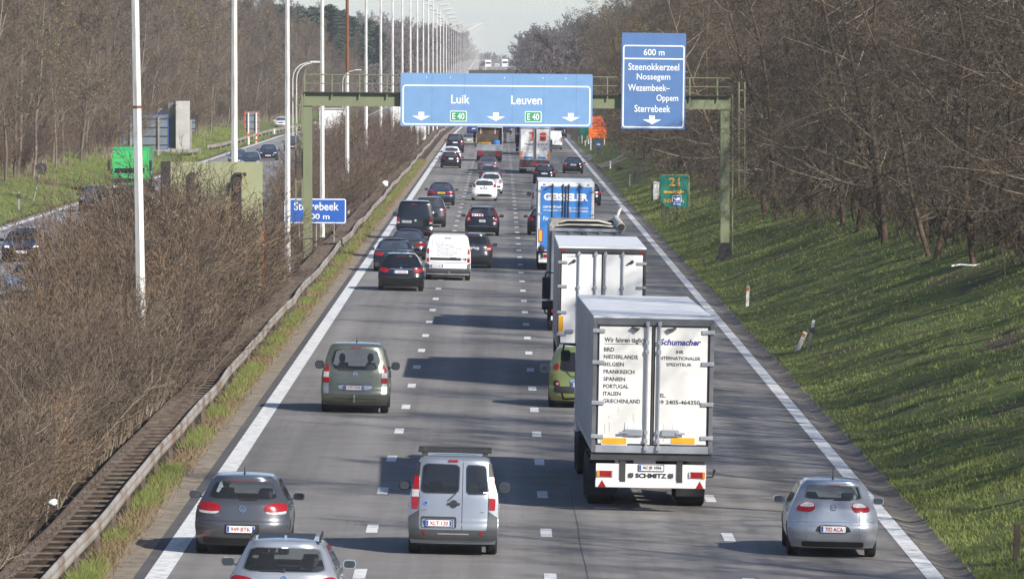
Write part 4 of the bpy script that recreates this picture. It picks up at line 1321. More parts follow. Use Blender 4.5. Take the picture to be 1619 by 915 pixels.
# round sign on a leaning pole, small marker
x, y, z = left_base(52.5, 319); s_ = F / y
rt = tag(empty('round_sign', (x, y, z), (0, R(13), 0)), 'dark back of a round sign on a thin leaning pole in the far grass verge', 'road sign')
h_ = 54 / s_
m = MB(); m.tube((0, 0, -.3), (0, 0, h_ + .5), .04, n=8); m.build('pole', M['steel'], rt)
m = MB(); m.tube((0, -.09, h_), (0, -.05, h_), .37, n=28); m.build('disc', M['dark_steel'], rt)
x, y, z = left_base(30, 333); s_ = F / y
rt = tag(empty('marker_post', (x, y, z)), 'thin grey marker post with a dark box on top in the far grass verge', 'marker post')
m = MB(); m.box((-.06, -.05, -.3), (.06, .05, 30 / s_)); m.build('post', M['steel'], rt)
m = MB(); m.box((-.13, -.09, 19 / s_), (.10, .055, 27 / s_), .02); m.build('box', M['dark_steel'], rt)
for px, a, b, lab in ((393.5, 218, 228, 'small white reflector post under the red-edged sign back'), (434, 204, 212, 'small red-topped reflector post far along the guard rail')):
    x, y, z = left_base(px, b); s_ = F / y
    rt = tag(empty('marker_post', (x, y, z)), lab, 'marker post')
    m = MB(); m.box((-.1, -.08, -.2), (.1, .08, (b - a) / s_)); m.build('post', M['marker_white'], rt)

# white wall with a dark pipe in the reserve, beyond the bushes
y = 850.0; s_ = F / y
ww = tag(empty('bridge_pier', (PZ(650, y), y, .178)), 'white bridge pier with a dark drain pipe seen under the wide blue sign', 'pier')
pi_ = Matrix.Translation(-Vector(ww.location))
for a, b, t, n in ((618, 653.6, 163, 'pier_block'), (657, 673.5, 163, 'pier_block')):
    m = MB(); m.box((PZ(a, y), y, -.3), (PZ(b, y), y + 1.2, HZ(t, y)), .02); m.build(n, M['white_wall'], ww).matrix_parent_inverse = pi_
m = MB(); m.box((PZ(653.7, y), y + .3, -.3), (PZ(656.9, y), y + .9, HZ(164, y))); m.build('drain_pipe', M['dark_steel'], ww).matrix_parent_inverse = pi_
m = MB()
for px in np.arange(641, 674, 2.6): m.box((PZ(px, y) - .03, y - .5, -.2), (PZ(px, y) + .03, y - .44, HZ(227, y)))
m.box((PZ(640, y), y - .5, HZ(227.6, y)), (PZ(674, y), y - .44, HZ(226.9, y))); m.build('railing', M['steel'], ww).matrix_parent_inverse = pi_
y = 1010.0
m = MB(); m.box((PZ(505, y), y, .1), (PZ(546, y), y + 5, HZ(173, y)), .05)
wb = tag(empty('white_hut', (PZ(525, y), y, .178)), 'low white hut glimpsed through the bushes right of the left gantry post', 'hut')
m.build('wall', M['white_wall'], wb).matrix_parent_inverse = Matrix.Translation(-Vector(wb.location))
m = MB(); m.box((PZ(504, y), y - .2, HZ(172.9, y)), (PZ(547, y), y + 5.2, HZ(171, y))); m.build('roof', M['concrete'], wb).matrix_parent_inverse = Matrix.Translation(-Vector(wb.location))
y = 740.0
m = MB(); m.box((-.45, -.2, 2.5), (.35, .4, 2.95), .05); 
dk = tag(empty('signal_mast', (PZ(632, y), y, .178)), 'dark mast carrying a box at the edge of the bushes by the white pier', 'mast')
m.build('box', M['dark_steel'], dk)
m = MB(); m.tube((.1, .1, -.3), (.1, .1, 2.5), .07, n=8); m.build('pole', M['dark_steel'], dk)

# overpass far away
y = 2000.0
ov = tag(empty('overpass', (0, y, e0(y))), 'distant overpass crossing the motorway just above the wide blue sign', 'bridge')
pi_ = Matrix.Translation(-Vector(ov.location))
za, zb = HZ(117.5, y), HZ(111, y)
m = MB(); m.box((PZ(741, y), y, za), (PZ(985, y), y + 8, zb), .05); m.build('deck', M['dark_steel'], ov).matrix_parent_inverse = pi_
m = MB()
for px in np.arange(742, 985, 7.2): m.box((PZ(px, y) - .06, y + .1, zb), (PZ(px, y) + .06, y + .22, zb + .95))
m.box((PZ(741, y), y + .1, zb + .84), (PZ(985, y), y + .22, zb + .98)); m.box((PZ(741, y), y + .1, zb + .4), (PZ(985, y), y + .2, zb + .48))
m.build('railing', M['concrete'], ov).matrix_parent_inverse = pi_
for px in (742, 846, 980):
    m = MB(); m.box((PZ(px, y), y + 2, e0(y) - 2), (PZ(px, y) + 1.4, y + 6, za)); m.build('pier', M['concrete'], ov).matrix_parent_inverse = pi_
m = MB(); m.tube((PZ(843, y), y + .6, zb), (PZ(843, y), y + .6, HZ(86, y)), .12, n=6); m.box((PZ(840.5, y), y + .5, HZ(87, y)), (PZ(845, y), y + .7, HZ(85, y)))
tag(m.build('street_lamp', M['steel']), 'short lamp post standing at the end of the distant overpass', 'lamp post')

# litter
def bag(label, x, y, z, s, seed):
    rg = random.Random(seed); m = MB(); m.ball((0, 0, 0), s, s * .7, s * .8, u=10, v=7)
    for v in m.bm.verts: v.co *= rg.uniform(.55, 1.25)
    o = tag(m.build('plastic_bag', M['plastic_bag']), label, 'litter'); o.location = (x, y, z)
bag('crumpled white plastic bag caught low in the nearest bush', PZ(83, 137), 137, HZ(795, 137), .10, 1)
bag('white scrap of plastic caught in the bush above the near guard rail', PZ(174, 172), 172, HZ(672, 172), .12, 2)
bag('white plastic bag snagged at the guard rail near the black van', PZ(609, 480), 480, HZ(290, 480), .25, 3)
x, y, z = bank_point(1532, 422)
m = MB(); m.path([(-.6, 0, .03), (-.3, .1, .08), (.2, 0, .05), (.6, .15, .12)], .03, 6); o = tag(m.build('litter_strip', M['plastic_bag']), 'strip of white litter lying at the top of the grass bank', 'litter'); o.location = (x, y, z)
# ------------------------------------------------------------------ vehicle materials
def paint(name, col, metal=.0, rough=.35, coat=.8):
    return mat(name, col, rough, metal, coat, var=.03, scale=1.5)
M['tyre'] = mat('tyre_rubber', (.018, .018, .018), .85, var=.25, scale=8)
M['rim'] = mat('alloy_rim', (.45, .45, .46), .35, .8)
M['black_plastic'] = mat('black_plastic', (.022, .022, .024), .55, var=.1)
M['grey_plastic'] = mat('grey_plastic', (.06, .065, .07), .6, var=.1)
M['chrome'] = mat('chrome', (.75, .75, .75), .12, 1.0, var=.02)
M['lamp_red'] = mat('red_lamp_glass', (.30, .007, .007), .16, 0, .8, var=.15, scale=9)
M['lamp_dark_red'] = mat('dark_red_lamp_glass', (.26, .008, .008), .16, 0, .8, var=.2, scale=9)
M['lamp_clear'] = mat('clear_lamp_glass', (.62, .60, .58), .12, .2, .8, var=.2, scale=14)
M['lamp_amber'] = mat('amber_lamp_glass', (.75, .24, .015), .2, 0, .6)
M['glass_dark'] = mat('tinted_glass', (.012, .015, .018), .06, 0, .6, var=.3, scale=.8)
M['glass_grey'] = mat('grey_glass', (.055, .065, .075), .07, 0, .6, var=.35, scale=1.2)
M['glass'] = glass_mat('window_glass', (.86, .92, .93), .90)
M['glass_tint'] = glass_mat('tinted_window_glass', (.7, .8, .85), .45)
M['mirror_glass'] = mat('mirror_glass', (.22, .25, .29), .08, 1.0, var=.02)
M['cabin'] = mat('cabin_trim', (.03, .03, .034), .8, var=.2)
M['cabin_light'] = mat('pale_seat_cloth', (.40, .39, .36), .85, var=.1)
M['plate_white'] = mat('plate_white', (.82, .80, .78), .4, var=.03)
M['plate_yellow'] = mat('plate_yellow', (.80, .55, .03), .4, var=.03)
M['plate_blue'] = mat('plate_blue', (.03, .10, .45), .4)
M['ink_red'] = mat('red_ink', (.42, .02, .02), .5)
M['ink_black'] = mat('black_ink', (.02, .02, .022), .5)
M['ink_grey'] = mat('grey_ink', (.22, .23, .25), .5)
M['skin'] = mat('skin', (.42, .26, .19), .6, var=.05)
M['hair'] = mat('dark_hair', (.03, .022, .016), .7)
M['coat_cloth'] = mat('dark_cloth', (.035, .04, .055), .85)
PAINTS = {
    'gun': paint('gunmetal_paint', (.105, .108, .118), .55, .33), 'silver': paint('silver_paint', (.40, .42, .445), .55, .36),
    'bluesilver': paint('blue_silver_paint', (.33, .355, .39), .55, .36), 'olive': paint('olive_grey_paint', (.145, .155, .12), .5, .36),
    'lime': paint('lime_paint', (.27, .31, .095), .3, .35), 'black': paint('black_paint', (.008, .008, .010), .0, .22),
    'ink': paint('blue_black_paint', (.010, .013, .022), .2, .25), 'navy': paint('navy_paint', (.018, .024, .055), .3, .28), 'white': paint('white_paint', (.80, .80, .79), 0, .35),
    'darkgrey': paint('dark_grey_paint', (.045, .048, .055), .4, .3), 'grey': paint('mid_grey_paint', (.17, .175, .185), .5, .34),
    'beige': paint('beige_paint', (.46, .43, .36), .45, .34), 'blue': paint('blue_paint', (.04, .07, .28), .3, .3), 'green': paint('bright_green_paint', (.03, .42, .09), 0, .45), 'red': paint('dark_red_paint', (.2, .012, .012), .2, .3)}

def smooth_table(pts, z, s=.03):
    zz = np.arange(-.4, 4.6, .005)
    v = np.interp(zz, [p[0] for p in pts], [p[1] for p in pts])
    k = int(3 * s / .005); g = np.exp(-.5 * (np.arange(-k, k + 1) * .005 / s) ** 2); g /= g.sum()
    v = np.convolve(np.pad(v, k, mode='edge'), g, mode='valid')
    return lambda q: float(np.interp(q, zz, v))

def wheel_mesh(r, w):
    m = MB()
    prof = [(r * .60, -w / 2), (r * .9, -w / 2), (r, -w / 2 + .03), (r, w / 2 - .03), (r * .9, w / 2), (r * .60, w / 2)]
    n = 24; bm = m.bm; rings = []
    for i in range(n):
        a = 2 * math.pi * i / n
        rings.append([bm.verts.new((x, math.cos(a) * q, math.sin(a) * q)) for q, x in prof])
    for i in range(n):
        j = (i + 1) % n
        for k in range(len(prof)):
            l = (k + 1) % len(prof)
            bm.faces.new((rings[i][k], rings[i][l], rings[j][l], rings[j][k]))
    o = m.build('tyre', M['tyre'], None, 40); tyre = o.data; bpy.data.objects.remove(o)
    m = MB()
    m.tube((-w * .25, 0, 0), (w * .25, 0, 0), r * .61, n=20, mi=0)
    for k in range(5):
        a = 2 * math.pi * k / 5
        m.box((-.01, -.035, .06), (.03 + w * .25, .035, r * .56), .01, mi=1, M=Matrix.Rotation(a, 4, 'X'))
        m.box((-.03 - w * .25, -.035, .06), (.01, .035, r * .56), .01, mi=1, M=Matrix.Rotation(a, 4, 'X'))
    m.tube((-w * .33, 0, 0), (w * .33, 0, 0), r * .16, n=10, mi=1)
    o = m.build('rim', [M['dark_steel'], M['rim']], None, 40); rim = o.data; bpy.data.objects.remove(o)
    return tyre, rim
WHEELS = {'car': (wheel_mesh(.315, .205), .315, .205), 'van': (wheel_mesh(.335, .215), .335, .215), 'suv': (wheel_mesh(.365, .235), .365, .235), 'truck': (wheel_mesh(.50, .31), .50, .31), 'twin': (wheel_mesh(.50, .58), .50, .58)}

def add_wheel(root, kind, x, y, name='wheel'):
    (tyre, rim), r, w = WHEELS[kind]
    t = link(name, tyre, root); t.location = (x, y, r)
    link('rim', rim, t)
    return t

KIND = {
  'hatch': dict(H=1.47, L=4.2, W=1.77, wheel='car', rear=[(.2, .16), (.34, .04), (.5, .0), (.62, .01), (.68, .05), (.95, .10), (1.02, .15), (1.40, .50), (1.44, .46), (1.47, .5)],
                front=[(.2, .1), (.34, .01), (.55, .0), (.68, .10), (.80, .45), (.90, .95), (.97, 1.15), (1.40, 1.95), (1.47, 2.3)],
                wid=[(.2, .90), (.34, .97), (.55, 1), (.8, .99), (.93, .95), (1.38, .70), (1.44, .63), (1.47, .58)]),
  'estate': dict(H=1.49, L=4.75, W=1.84, wheel='car', rear=[(.2, .16), (.34, .04), (.5, .0), (.62, .01), (.68, .05), (.95, .09), (1.02, .13), (1.40, .46), (1.44, .44), (1.49, .5)],
                front=[(.2, .1), (.34, .01), (.55, .0), (.68, .10), (.80, .5), (.90, 1.1), (.97, 1.35), (1.40, 2.2), (1.49, 2.6)],
                wid=[(.2, .90), (.34, .97), (.55, 1), (.8, .99), (.93, .95), (1.38, .70), (1.45, .63), (1.49, .58)]),
  'saloon': dict(H=1.43, L=4.7, W=1.82, wheel='car', rear=[(.2, .16), (.34, .04), (.5, .0), (.60, .01), (.66, .05), (.90, .06), (.955, .10), (.985, .45), (1.01, .60), (1.36, 1.38), (1.40, 1.6), (1.43, 1.9)],
                front=[(.2, .1), (.34, .01), (.55, .0), (.66, .10), (.78, .5), (.88, 1.2), (.94, 1.4), (1.36, 2.2), (1.43, 2.6)],
                wid=[(.2, .90), (.34, .97), (.55, 1), (.78, .99), (.92, .95), (1.34, .70), (1.39, .62), (1.43, .55)]),
  'mpv': dict(H=1.8, L=4.38, W=1.81, wheel='van', rear=[(.22, .14), (.34, .03), (.5, .0), (.60, .02), (.66, .07), (1.08, .12), (1.70, .32), (1.76, .32), (1.8, .42)],
                front=[(.2, .1), (.36, .01), (.6, .0), (.78, .12), (.95, .6), (1.05, .95), (1.6, 1.75), (1.72, 2.1), (1.8, 2.6)],
                wid=[(.22, .93), (.36, .98), (.6, 1), (1.0, .99), (1.15, .96), (1.65, .80), (1.75, .75), (1.8, .68)]),
  'van': dict(H=1.97, L=4.9, W=1.92, wheel='van', rear=[(.25, .12), (.38, .02), (.52, .0), (.60, .03), (.66, .06), (1.1, .08), (1.85, .20), (1.93, .24), (1.97, .36)],
                front=[(.25, .1), (.4, .01), (.65, .0), (.85, .12), (1.05, .55), (1.15, .8), (1.75, 1.5), (1.9, 1.9), (1.97, 2.3)],
                wid=[(.25, .94), (.4, .99), (.7, 1), (1.15, .99), (1.3, .965), (1.84, .85), (1.92, .80), (1.97, .72)]),
  'suv': dict(H=1.72, L=4.6, W=1.86, wheel='suv', rear=[(.3, .14), (.42, .02), (.6, .0), (.72, .02), (1.08, .08), (1.16, .13), (1.60, .42), (1.66, .42), (1.72, .52)],
                front=[(.3, .1), (.44, .01), (.75, .0), (.9, .12), (1.02, .6), (1.1, 1.1), (1.16, 1.3), (1.6, 2.0), (1.72, 2.4)],
                wid=[(.3, .92), (.44, .98), (.7, 1), (.98, .99), (1.1, .95), (1.6, .76), (1.67, .70), (1.72, .62)]),
}

class Car:
    def __init__(s, label, kind, px, py, color, W=None, H=None, L=None, cat='car', name='car', group=None, yaw=0., facing=1, pos=None, cut=False, glass=None, tint=None, corner=None, roof_cut=None, zoff=0.):
        k = KIND[kind]; s.kind = kind; s.cut = cut
        s.W = W or k['W']; s.H = H or k['H']; s.L = L or k['L']; fz = s.H / k['H']; s.fz = fz
        s.paint = PAINTS[color]; s.wheel = k['wheel']
        if pos is None:
            x, y = P(px, py) if facing > 0 else PL(px, py)
            y = y - .80 if facing > 0 else y - .85
        else: x, y = pos
        s.x, s.y = x, y
        z = gz(x, y) if abs(x) < 30 else gz(x, y)
        tilt = CROSS if -7 < x < 8.3 else 0.
        if facing > 0: s.root = empty(name, (x, y, z + zoff), (0, tilt, yaw))
        else: s.root = empty(name, (x, y + s.L, z), (0, 0, math.pi + yaw))
        tag(s.root, label, cat, group)
        s.r = smooth_table([(a * fz, b) for a, b in k['rear']], 0, .022)
        s.f0 = smooth_table([(a * fz, b) for a, b in k['front']], 0, .03)
        s.f = lambda z: s.L - s.f0(z)
        s.w = smooth_table([(a * fz, b * s.W / 2) for a, b in k['wid']], 0, .025)
        s.z0 = k['rear'][0][0] * fz
        s.cr = corner or {'hatch': .26, 'estate': .22, 'saloon': .20, 'mpv': .16, 'van': .10, 'suv': .18}[kind]
        s.cf = .38
        s.glass = glass or M['glass']
        s.body(cut)
        t = .12
        wx = s.W / 2 - WHEELS[s.wheel][2] / 2 - .015
        for yy in (.80, s.L - .86):
            for sx in (-1, 1):
                add_wheel(s.root, s.wheel, sx * wx, yy)
                ar = WHEELS[s.wheel][1]
                pl = [(yy + (ar + .05) * math.cos(R(a)), ar + (ar + .05) * math.sin(R(a))) for a in range(0, 181, 15)]
                pl = [(u, max(v, s.z0 + .01)) for u, v in pl]
                s.patch('right' if sx > 0 else 'left', pl, M['black_plastic'], .004, 'wheel_arch')
        # dark underbody
        m = MB(); m.box((-s.W / 2 + .18, .35, .17 * fz), (s.W / 2 - .18, s.L - .4, s.z0 + .05)); m.build('underbody', M['black_plastic'], s.root)
    def ry(s, x, z):
        w = max(s.w(z), .05); return s.r(z) + s.cr * min(abs(x) / w, 1) ** 4.2
    def fy(s, x, z):
        w = max(s.w(z), .05); return s.f(z) - s.cf * min(abs(x) / w, 1) ** 3.2
    def body(s, cut):
        zs = [s.z0 + (s.H - s.z0) * i / 50 for i in range(51)]
        bm = bmesh.new(); rings = []
        us = [math.sin(math.pi / 2 * t) for t in np.linspace(-1, 1, 17)]
        def ring(w, r, f, z, cr, cf):
            p = []
            for u in us: p.append((u * w, r + cr * abs(u) ** 4.2, z))
            a, b = r + cr, f - cf
            for t in np.linspace(0, 1, 15)[1:-1]: p.append((w, a + (b - a) * t, z))
            for u in us[::-1]: p.append((u * w, f - cf * abs(u) ** 3.2, z))
            for t in np.linspace(0, 1, 15)[1:-1]: p.append((-w, b + (a - b) * t, z))
            return [bm.verts.new(q) for q in p]
        for z in zs:
            r, f = s.r(z), s.f(z)
            rings.append(ring(s.w(z), r, f, z, s.cr, s.cf))
        z = zs[-1]; w, r, f = s.w(z), s.r(z), s.f(z)
        for k, dz in ((.94, .008), (.8, .018), (.55, .028), (.25, .034)):
            d = w * (1 - k); rings.append(ring(w * k, r + d, f - d, z + dz, s.cr * k, s.cf * k))
        n = len(rings[0])
        for a, b in zip(rings, rings[1:]):
            for i in range(n):
                j = (i + 1) % n; bm.faces.new((a[i], a[j], b[j], b[i]))
        top = rings[-1]; nu = len(us); nm = 13
        bm.faces.new(top); bm.faces.new(rings[0][::-1])
        for f in bm.faces: f.smooth = True
        s.bm = bm
    def cut_window(s, side, poly):
        """opens the body behind a pane so that one sees into the cabin"""
        cen = np.array(poly)
        def inside(u, v):
            c = False; n = len(poly)
            for i in range(n):
                (x1, y1), (x2, y2) = poly[i], poly[(i + 1) % n]
                if (y1 > v) != (y2 > v) and u < (x2 - x1) * (v - y1) / (y2 - y1) + x1: c = not c
            return c
        if side in ('rear', 'front'):
            c_ = cen.mean(0); poly = [(u - (u - c_[0]) / max(np.hypot(u - c_[0], v - c_[1]), .01) * .025, v - (v - c_[1]) / max(np.hypot(u - c_[0], v - c_[1]), .01) * .025) for u, v in poly]
            lo = np.array(poly).min(0) - .12; hi = np.array(poly).max(0) + .12
            s.bm.normal_update()
            for i in range(len(poly)):
                (x1, y1), (x2, y2) = poly[i], poly[(i + 1) % len(poly)]
                if math.hypot(x2 - x1, y2 - y1) < .004: continue
                fs = [f for f in s.bm.faces if ((f.calc_center_median().y < s.L * .45) == (side == 'rear')) and all(lo[0] < v.co.x < hi[0] or lo[0] < f.calc_center_median().x < hi[0] for v in f.verts) and lo[1] < f.calc_center_median().z < hi[1]]
                g = list({v for f in fs for v in f.verts}) + list({e for f in fs for e in f.edges}) + fs
                bmesh.ops.bisect_plane(s.bm, geom=g, plane_co=(x1, 0, y1), plane_no=Vector((y2 - y1, 0, x1 - x2)).normalized(), dist=1e-5)
        dead = []
        for f in s.bm.faces:
            c = f.calc_center_median(); nrm = f.normal if f.normal.length else f.calc_center_median()
            if side == 'rear' and c.y < s.L * .45 and abs(c.x) < s.w(c.z) * .97 and inside(c.x, c.z): dead.append(f)
            elif side == 'front' and c.y > s.L * .5 and abs(c.x) < s.w(c.z) * .97 and inside(c.x, c.z): dead.append(f)
            elif side == 'right' and c.x > 0 and c.x > s.w(c.z) * .97 and inside(c.y, c.z): dead.append(f)
            elif side == 'left' and c.x < 0 and -c.x > s.w(c.z) * .97 and inside(c.y, c.z): dead.append(f)
        bmesh.ops.delete(s.bm, geom=dead, context='FACES')
    def finish(s):
        bmesh.ops.recalc_face_normals(s.bm, faces=s.bm.faces)
        me = bpy.data.meshes.new('body'); s.bm.to_mesh(me); s.bm.free()
        me.set_sharp_from_angle(angle=R(38)); me.materials.append(s.paint)
        link('body', me, s.root)
        if s.cut:
            m = MB()
            b = s.z0 + .12; belt = .93 * s.fz if s.kind in ('hatch', 'estate', 'saloon') else 1.06 * s.fz
            m.box((-s.W * .42, .45, b), (s.W * .42, s.L - 1.3, b + .04))
            m.box((-s.W * .40, .5, b), (s.W * .40, .55, belt - .2)); m.box((-s.W * .40, s.L - 1.75, b), (s.W * .40, s.L - 1.35, belt - .02), .04)
            m.build('cabin_floor', M['cabin'], s.root)
    def map(s, side, u, v, off):
        if side == 'rear': return Vector((u, s.ry(u, v) - off, v))
        if side == 'front': return Vector((u, s.fy(u, v) + off, v))
        if side == 'right': return Vector((s.w(v) + off, u, v))
        return Vector((-s.w(v) - off, u, v))
    def patch(s, side, poly, m, off=.008, name='trim', parent=None, frit=None, grid=.07, thick=.015):
        bm = bmesh.new()
        bm.faces.new([bm.verts.new((u, v, 0)) for u, v in poly])
        if frit:
            bmesh.ops.recalc_face_normals(bm, faces=bm.faces)
            r = bmesh.ops.inset_region(bm, faces=bm.faces[:], thickness=frit, use_even_offset=True)
            for f in r['faces']: f.material_index = 1
        for ax in (0, 1):
            lo = min(p[ax] for p in poly); hi = max(p[ax] for p in poly); n = int((hi - lo) / grid)
            for i in range(1, n + 1):
                c = Vector((0, 0, 0)); c[ax] = lo + (hi - lo) * i / (n + 1); no = Vector((0, 0, 0)); no[ax] = 1
                bmesh.ops.bisect_plane(bm, geom=bm.verts[:] + bm.edges[:] + bm.faces[:], plane_co=c, plane_no=no, dist=1e-5)
        faces = bm.faces[:]
        for f in faces: f.smooth = True
        uv = [(v, v.co.x, v.co.y) for v in bm.verts]
        for v, a, b in uv: v.co = s.map(side, a, b, off)
        be = [e for e in bm.edges if e.is_boundary]
        r = bmesh.ops.extrude_edge_only(bm, edges=be)
        d = {'rear': Vector((0, 1, 0)), 'front': Vector((0, -1, 0)), 'right': Vector((-1, 0, 0)), 'left': Vector((1, 0, 0))}[side]
        for v in r['geom']:
            if isinstance(v, bmesh.types.BMVert): v.co += d * (off + thick)
        for f in r['geom']:
            if isinstance(f, bmesh.types.BMFace): f.smooth = False; f.material_index = 1 if frit else 0
        bmesh.ops.recalc_face_normals(bm, faces=bm.faces)
        me = bpy.data.meshes.new(name); bm.to_mesh(me); bm.free()
        me.set_sharp_from_angle(angle=R(32)); me.materials.append(m)
        if frit: me.materials.append(M['black_plastic'])
        return link(name, me, parent or s.root)
    # --- features
    def window(s, side, poly, name, cut=None, mat_=None):
        cut = s.cut if cut is None else cut
        if cut:
            s.cut_window(side, poly)
            return s.patch(side, poly, mat_ or s.glass, .006, name, frit=.04, grid=.07, thick=.03)
        return s.patch(side, poly, mat_ or M['glass_dark'], .006, name)
    def mirror2(s, fn, poly):
        fn(poly); fn([(-u, v) for u, v in poly][::-1])
    def lamp(s, poly, m_, side='rear', name='rear_lamp', off=.012):
        a = s.patch(side, poly, m_, off, name)
        b = s.patch(side, [(-u, v) for u, v in poly][::-1], m_, off, name)
        return a, b
    def plate(s, xc, zc, text, w=.50, h=.115, ink='ink_red', base='plate_white', side='rear', blue='L', tilt=0.):
        sg = -1 if side == 'rear' else 1
        y = (s.ry(xc, zc) if side == 'rear' else s.fy(xc, zc)) + sg * .012
        if side == 'rear': y = min(s.ry(xc - w / 2, zc - h / 2), s.ry(xc + w / 2, zc), s.ry(xc, zc + h / 2), s.ry(xc, zc - h / 2)) - .012
        else: y = max(s.fy(xc, zc + h / 2), s.fy(xc, zc - h / 2)) + .012
        root = link('number_plate', s.plate_mesh(w, h, base, blue), s.root)
        root.location = (xc, y, zc)
        if side == 'front': root.rotation_euler = (0, 0, math.pi)
        if text:
            letter(text, root, M[ink], (.02 if blue == 'L' else 0, -.012, 0), height=h * .62, width=w * .70)
        return root
    def plate_mesh(s, w, h, base, blue):
        m = MB(); m.prism(rrect(-w / 2, -h / 2, w / 2, h / 2, .012, 2), -.006, .012, mi=0)
        m.prism(rrect(-w / 2 - .015, -h / 2 - .015, w / 2 + .015, h / 2 + .015, .012, 2), -.002, .02, mi=1)
        if blue in ('L', 'LR'): m.box((-w / 2 + .006, -.009, -h / 2 + .008), (-w / 2 + .05, -.0055, h / 2 - .008), mi=2)
        if blue in ('R', 'LR'): m.box((w / 2 - .05, -.009, -h / 2 + .008), (w / 2 - .006, -.0055, h / 2 - .008), mi=2)
        o = m.build('number_plate', [M[base], M['black_plastic'], M['plate_blue']]); me = o.data; bpy.data.objects.remove(o); return me
    def mirrors(s, z=.98, yfrac=.62, m_=None, size=1., out=.10):
        z *= s.fz; y = s.L * yfrac
        for sx in (-1, 1):
            x = sx * (s.W / 2 + out)
            tall = 1.4 if s.kind in ('van', 'mpv') else 1.0
            a_, b_ = .11 * size, .072 * size * tall
            m = MB(); m.prism(rrect(x - a_, z - b_, x + a_, z + b_, min(a_, b_) * .75), y - .05, y + .02); m.prism(rrect(x - a_ * .75, z - b_ * .75, x + a_ * .75, z + b_ * .75, min(a_, b_) * .55), y + .02, y + .08); m.box((min(x, sx * s.w(z) * .92), y - .02, z - .06), (max(x, sx * s.w(z) * .92), y + .04, z - .03), .01)
            o = m.build('door_mirror', m_ or s.paint, s.root)
            m = MB(); m.prism(rrect(x - a_ * .84, z - b_ * .8, x + a_ * .84, z + b_ * .8, min(a_, b_) * .6), y - .056, y - .051); m.build('mirror_glass', M['mirror_glass'], o)
    def rails(s, x=.50, m_=None, h=.05, y0=.75, y1=2.2):
        for sx in (-1, 1):
            m = MB(); z = s.H + .02
            m.tube((sx * x * s.W / 2 * 1.0, y0, z + h), (sx * x * s.W / 2, y1, z + h), .016, n=6)
            for yy in (y0, (y0 + y1) / 2, y1): m.box((sx * x * s.W / 2 - .015, yy - .04, z - .03), (sx * x * s.W / 2 + .015, yy + .04, z + h))
            m.build('roof_rail', m_ or M['black_plastic'], s.root)
    def antenna(s, x=0, y=None, h=.2, lean=.12):
        y = y or s.r(s.H) + .35
        m = MB(); m.tube((x, y, s.H + .02), (x, y - lean, s.H + .03 + h), .012, .006, n=6); m.tube((x, y, s.H + .01), (x, y, s.H + .06), .03, .016, n=8)
        m.build('antenna', M['black_plastic'], s.root)
    def bar(s, x0, x1, z0, z1, m_, off=.012, name='trim', r=.01, side='rear'):
        return s.patch(side, rrect(x0, z0, x1, z1, min(r, (z1 - z0) / 2.2, (x1 - x0) / 2.2), 3), m_, off, name)
    def disc(s, x, z, r, m_, off=.015, name='badge', side='rear'):
        return s.patch(side, [(x + r * math.cos(a), z + r * math.sin(a)) for a in np.linspace(0, 2 * math.pi, 17)[:-1]], m_, off, name)
    def seats(s, m_=None, rear=True):
        belt = (.93 if s.kind in ('hatch', 'estate', 'saloon') else 1.02) * s.fz
        ys = [(s.L * .56, s.z0 + .12)]
        if rear: ys.append((s.L * .36, s.z0 + .15))
        for y, z in ys:
            for sx in (-.37, .37):
                m = MB(); b2 = belt - .06
                m.box((sx - .22, y, z), (sx + .22, y + .14, b2 + .08), .05); m.box((sx - .13, y + .02, b2 + .10), (sx + .13, y + .11, b2 + .28), .045); m.box((sx - .05, y + .05, b2 + .05), (sx + .05, y + .08, b2 + .2))
                m.box((sx - .24, y + .1, z), (sx + .24, y + .6, z + .22), .05)
                m.build('seat', m_ or M['cabin'], s.root)
    def driver(s, sx, label, y=None, hair='hair'):
        belt = (.93 if s.kind in ('hatch', 'estate', 'saloon') else 1.02) * s.fz
        y = y or s.L * .56 + .24
        root = empty('person', (s.x + sx, s.y + y, s.root.location.z)); tag(root, label, 'person')
        # one continuous bust: stacked oval rings from the lap to the crown of the head
        bm = bmesh.new(); rings = []
        prof = [(-.42, .17, .14, .02), (-.20, .19, .14, .01), (-.02, .205, .13, 0), (.10, .215, .115, 0), (.16, .17, .095, 0), (.20, .075, .075, .01), (.25, .062, .066, .015), (.29, .068, .085, .02), (.35, .08, .102, .02), (.42, .082, .105, .015), (.47, .07, .09, .01), (.505, .04, .05, .005)]
        for dz, a, b, dy in prof:
            rings.append([bm.verts.new((a * math.cos(t), dy + b * math.sin(t), belt + dz - .05)) for t in np.linspace(0, 2 * math.pi, 17)[:-1]])
        for p, q in zip(rings, rings[1:]):
            for i in range(16): 
                f = bm.faces.new((p[i], p[(i + 1) % 16], q[(i + 1) % 16], q[i])); f.smooth = True; f.material_index = 1 if rings.index(p) >= 5 else 0
        bm.faces.new(rings[-1]); bm.faces.new(rings[0][::-1])
        me = bpy.data.meshes.new('body'); bm.to_mesh(me); bm.free(); me.materials.append(M['coat_cloth']); me.materials.append(M['skin'])
        link('body', me, root)
        m = MB(); m.ball((0, -.012, belt + .345), .088, .108, .125); m.build('hair', M[hair], root)
        return root

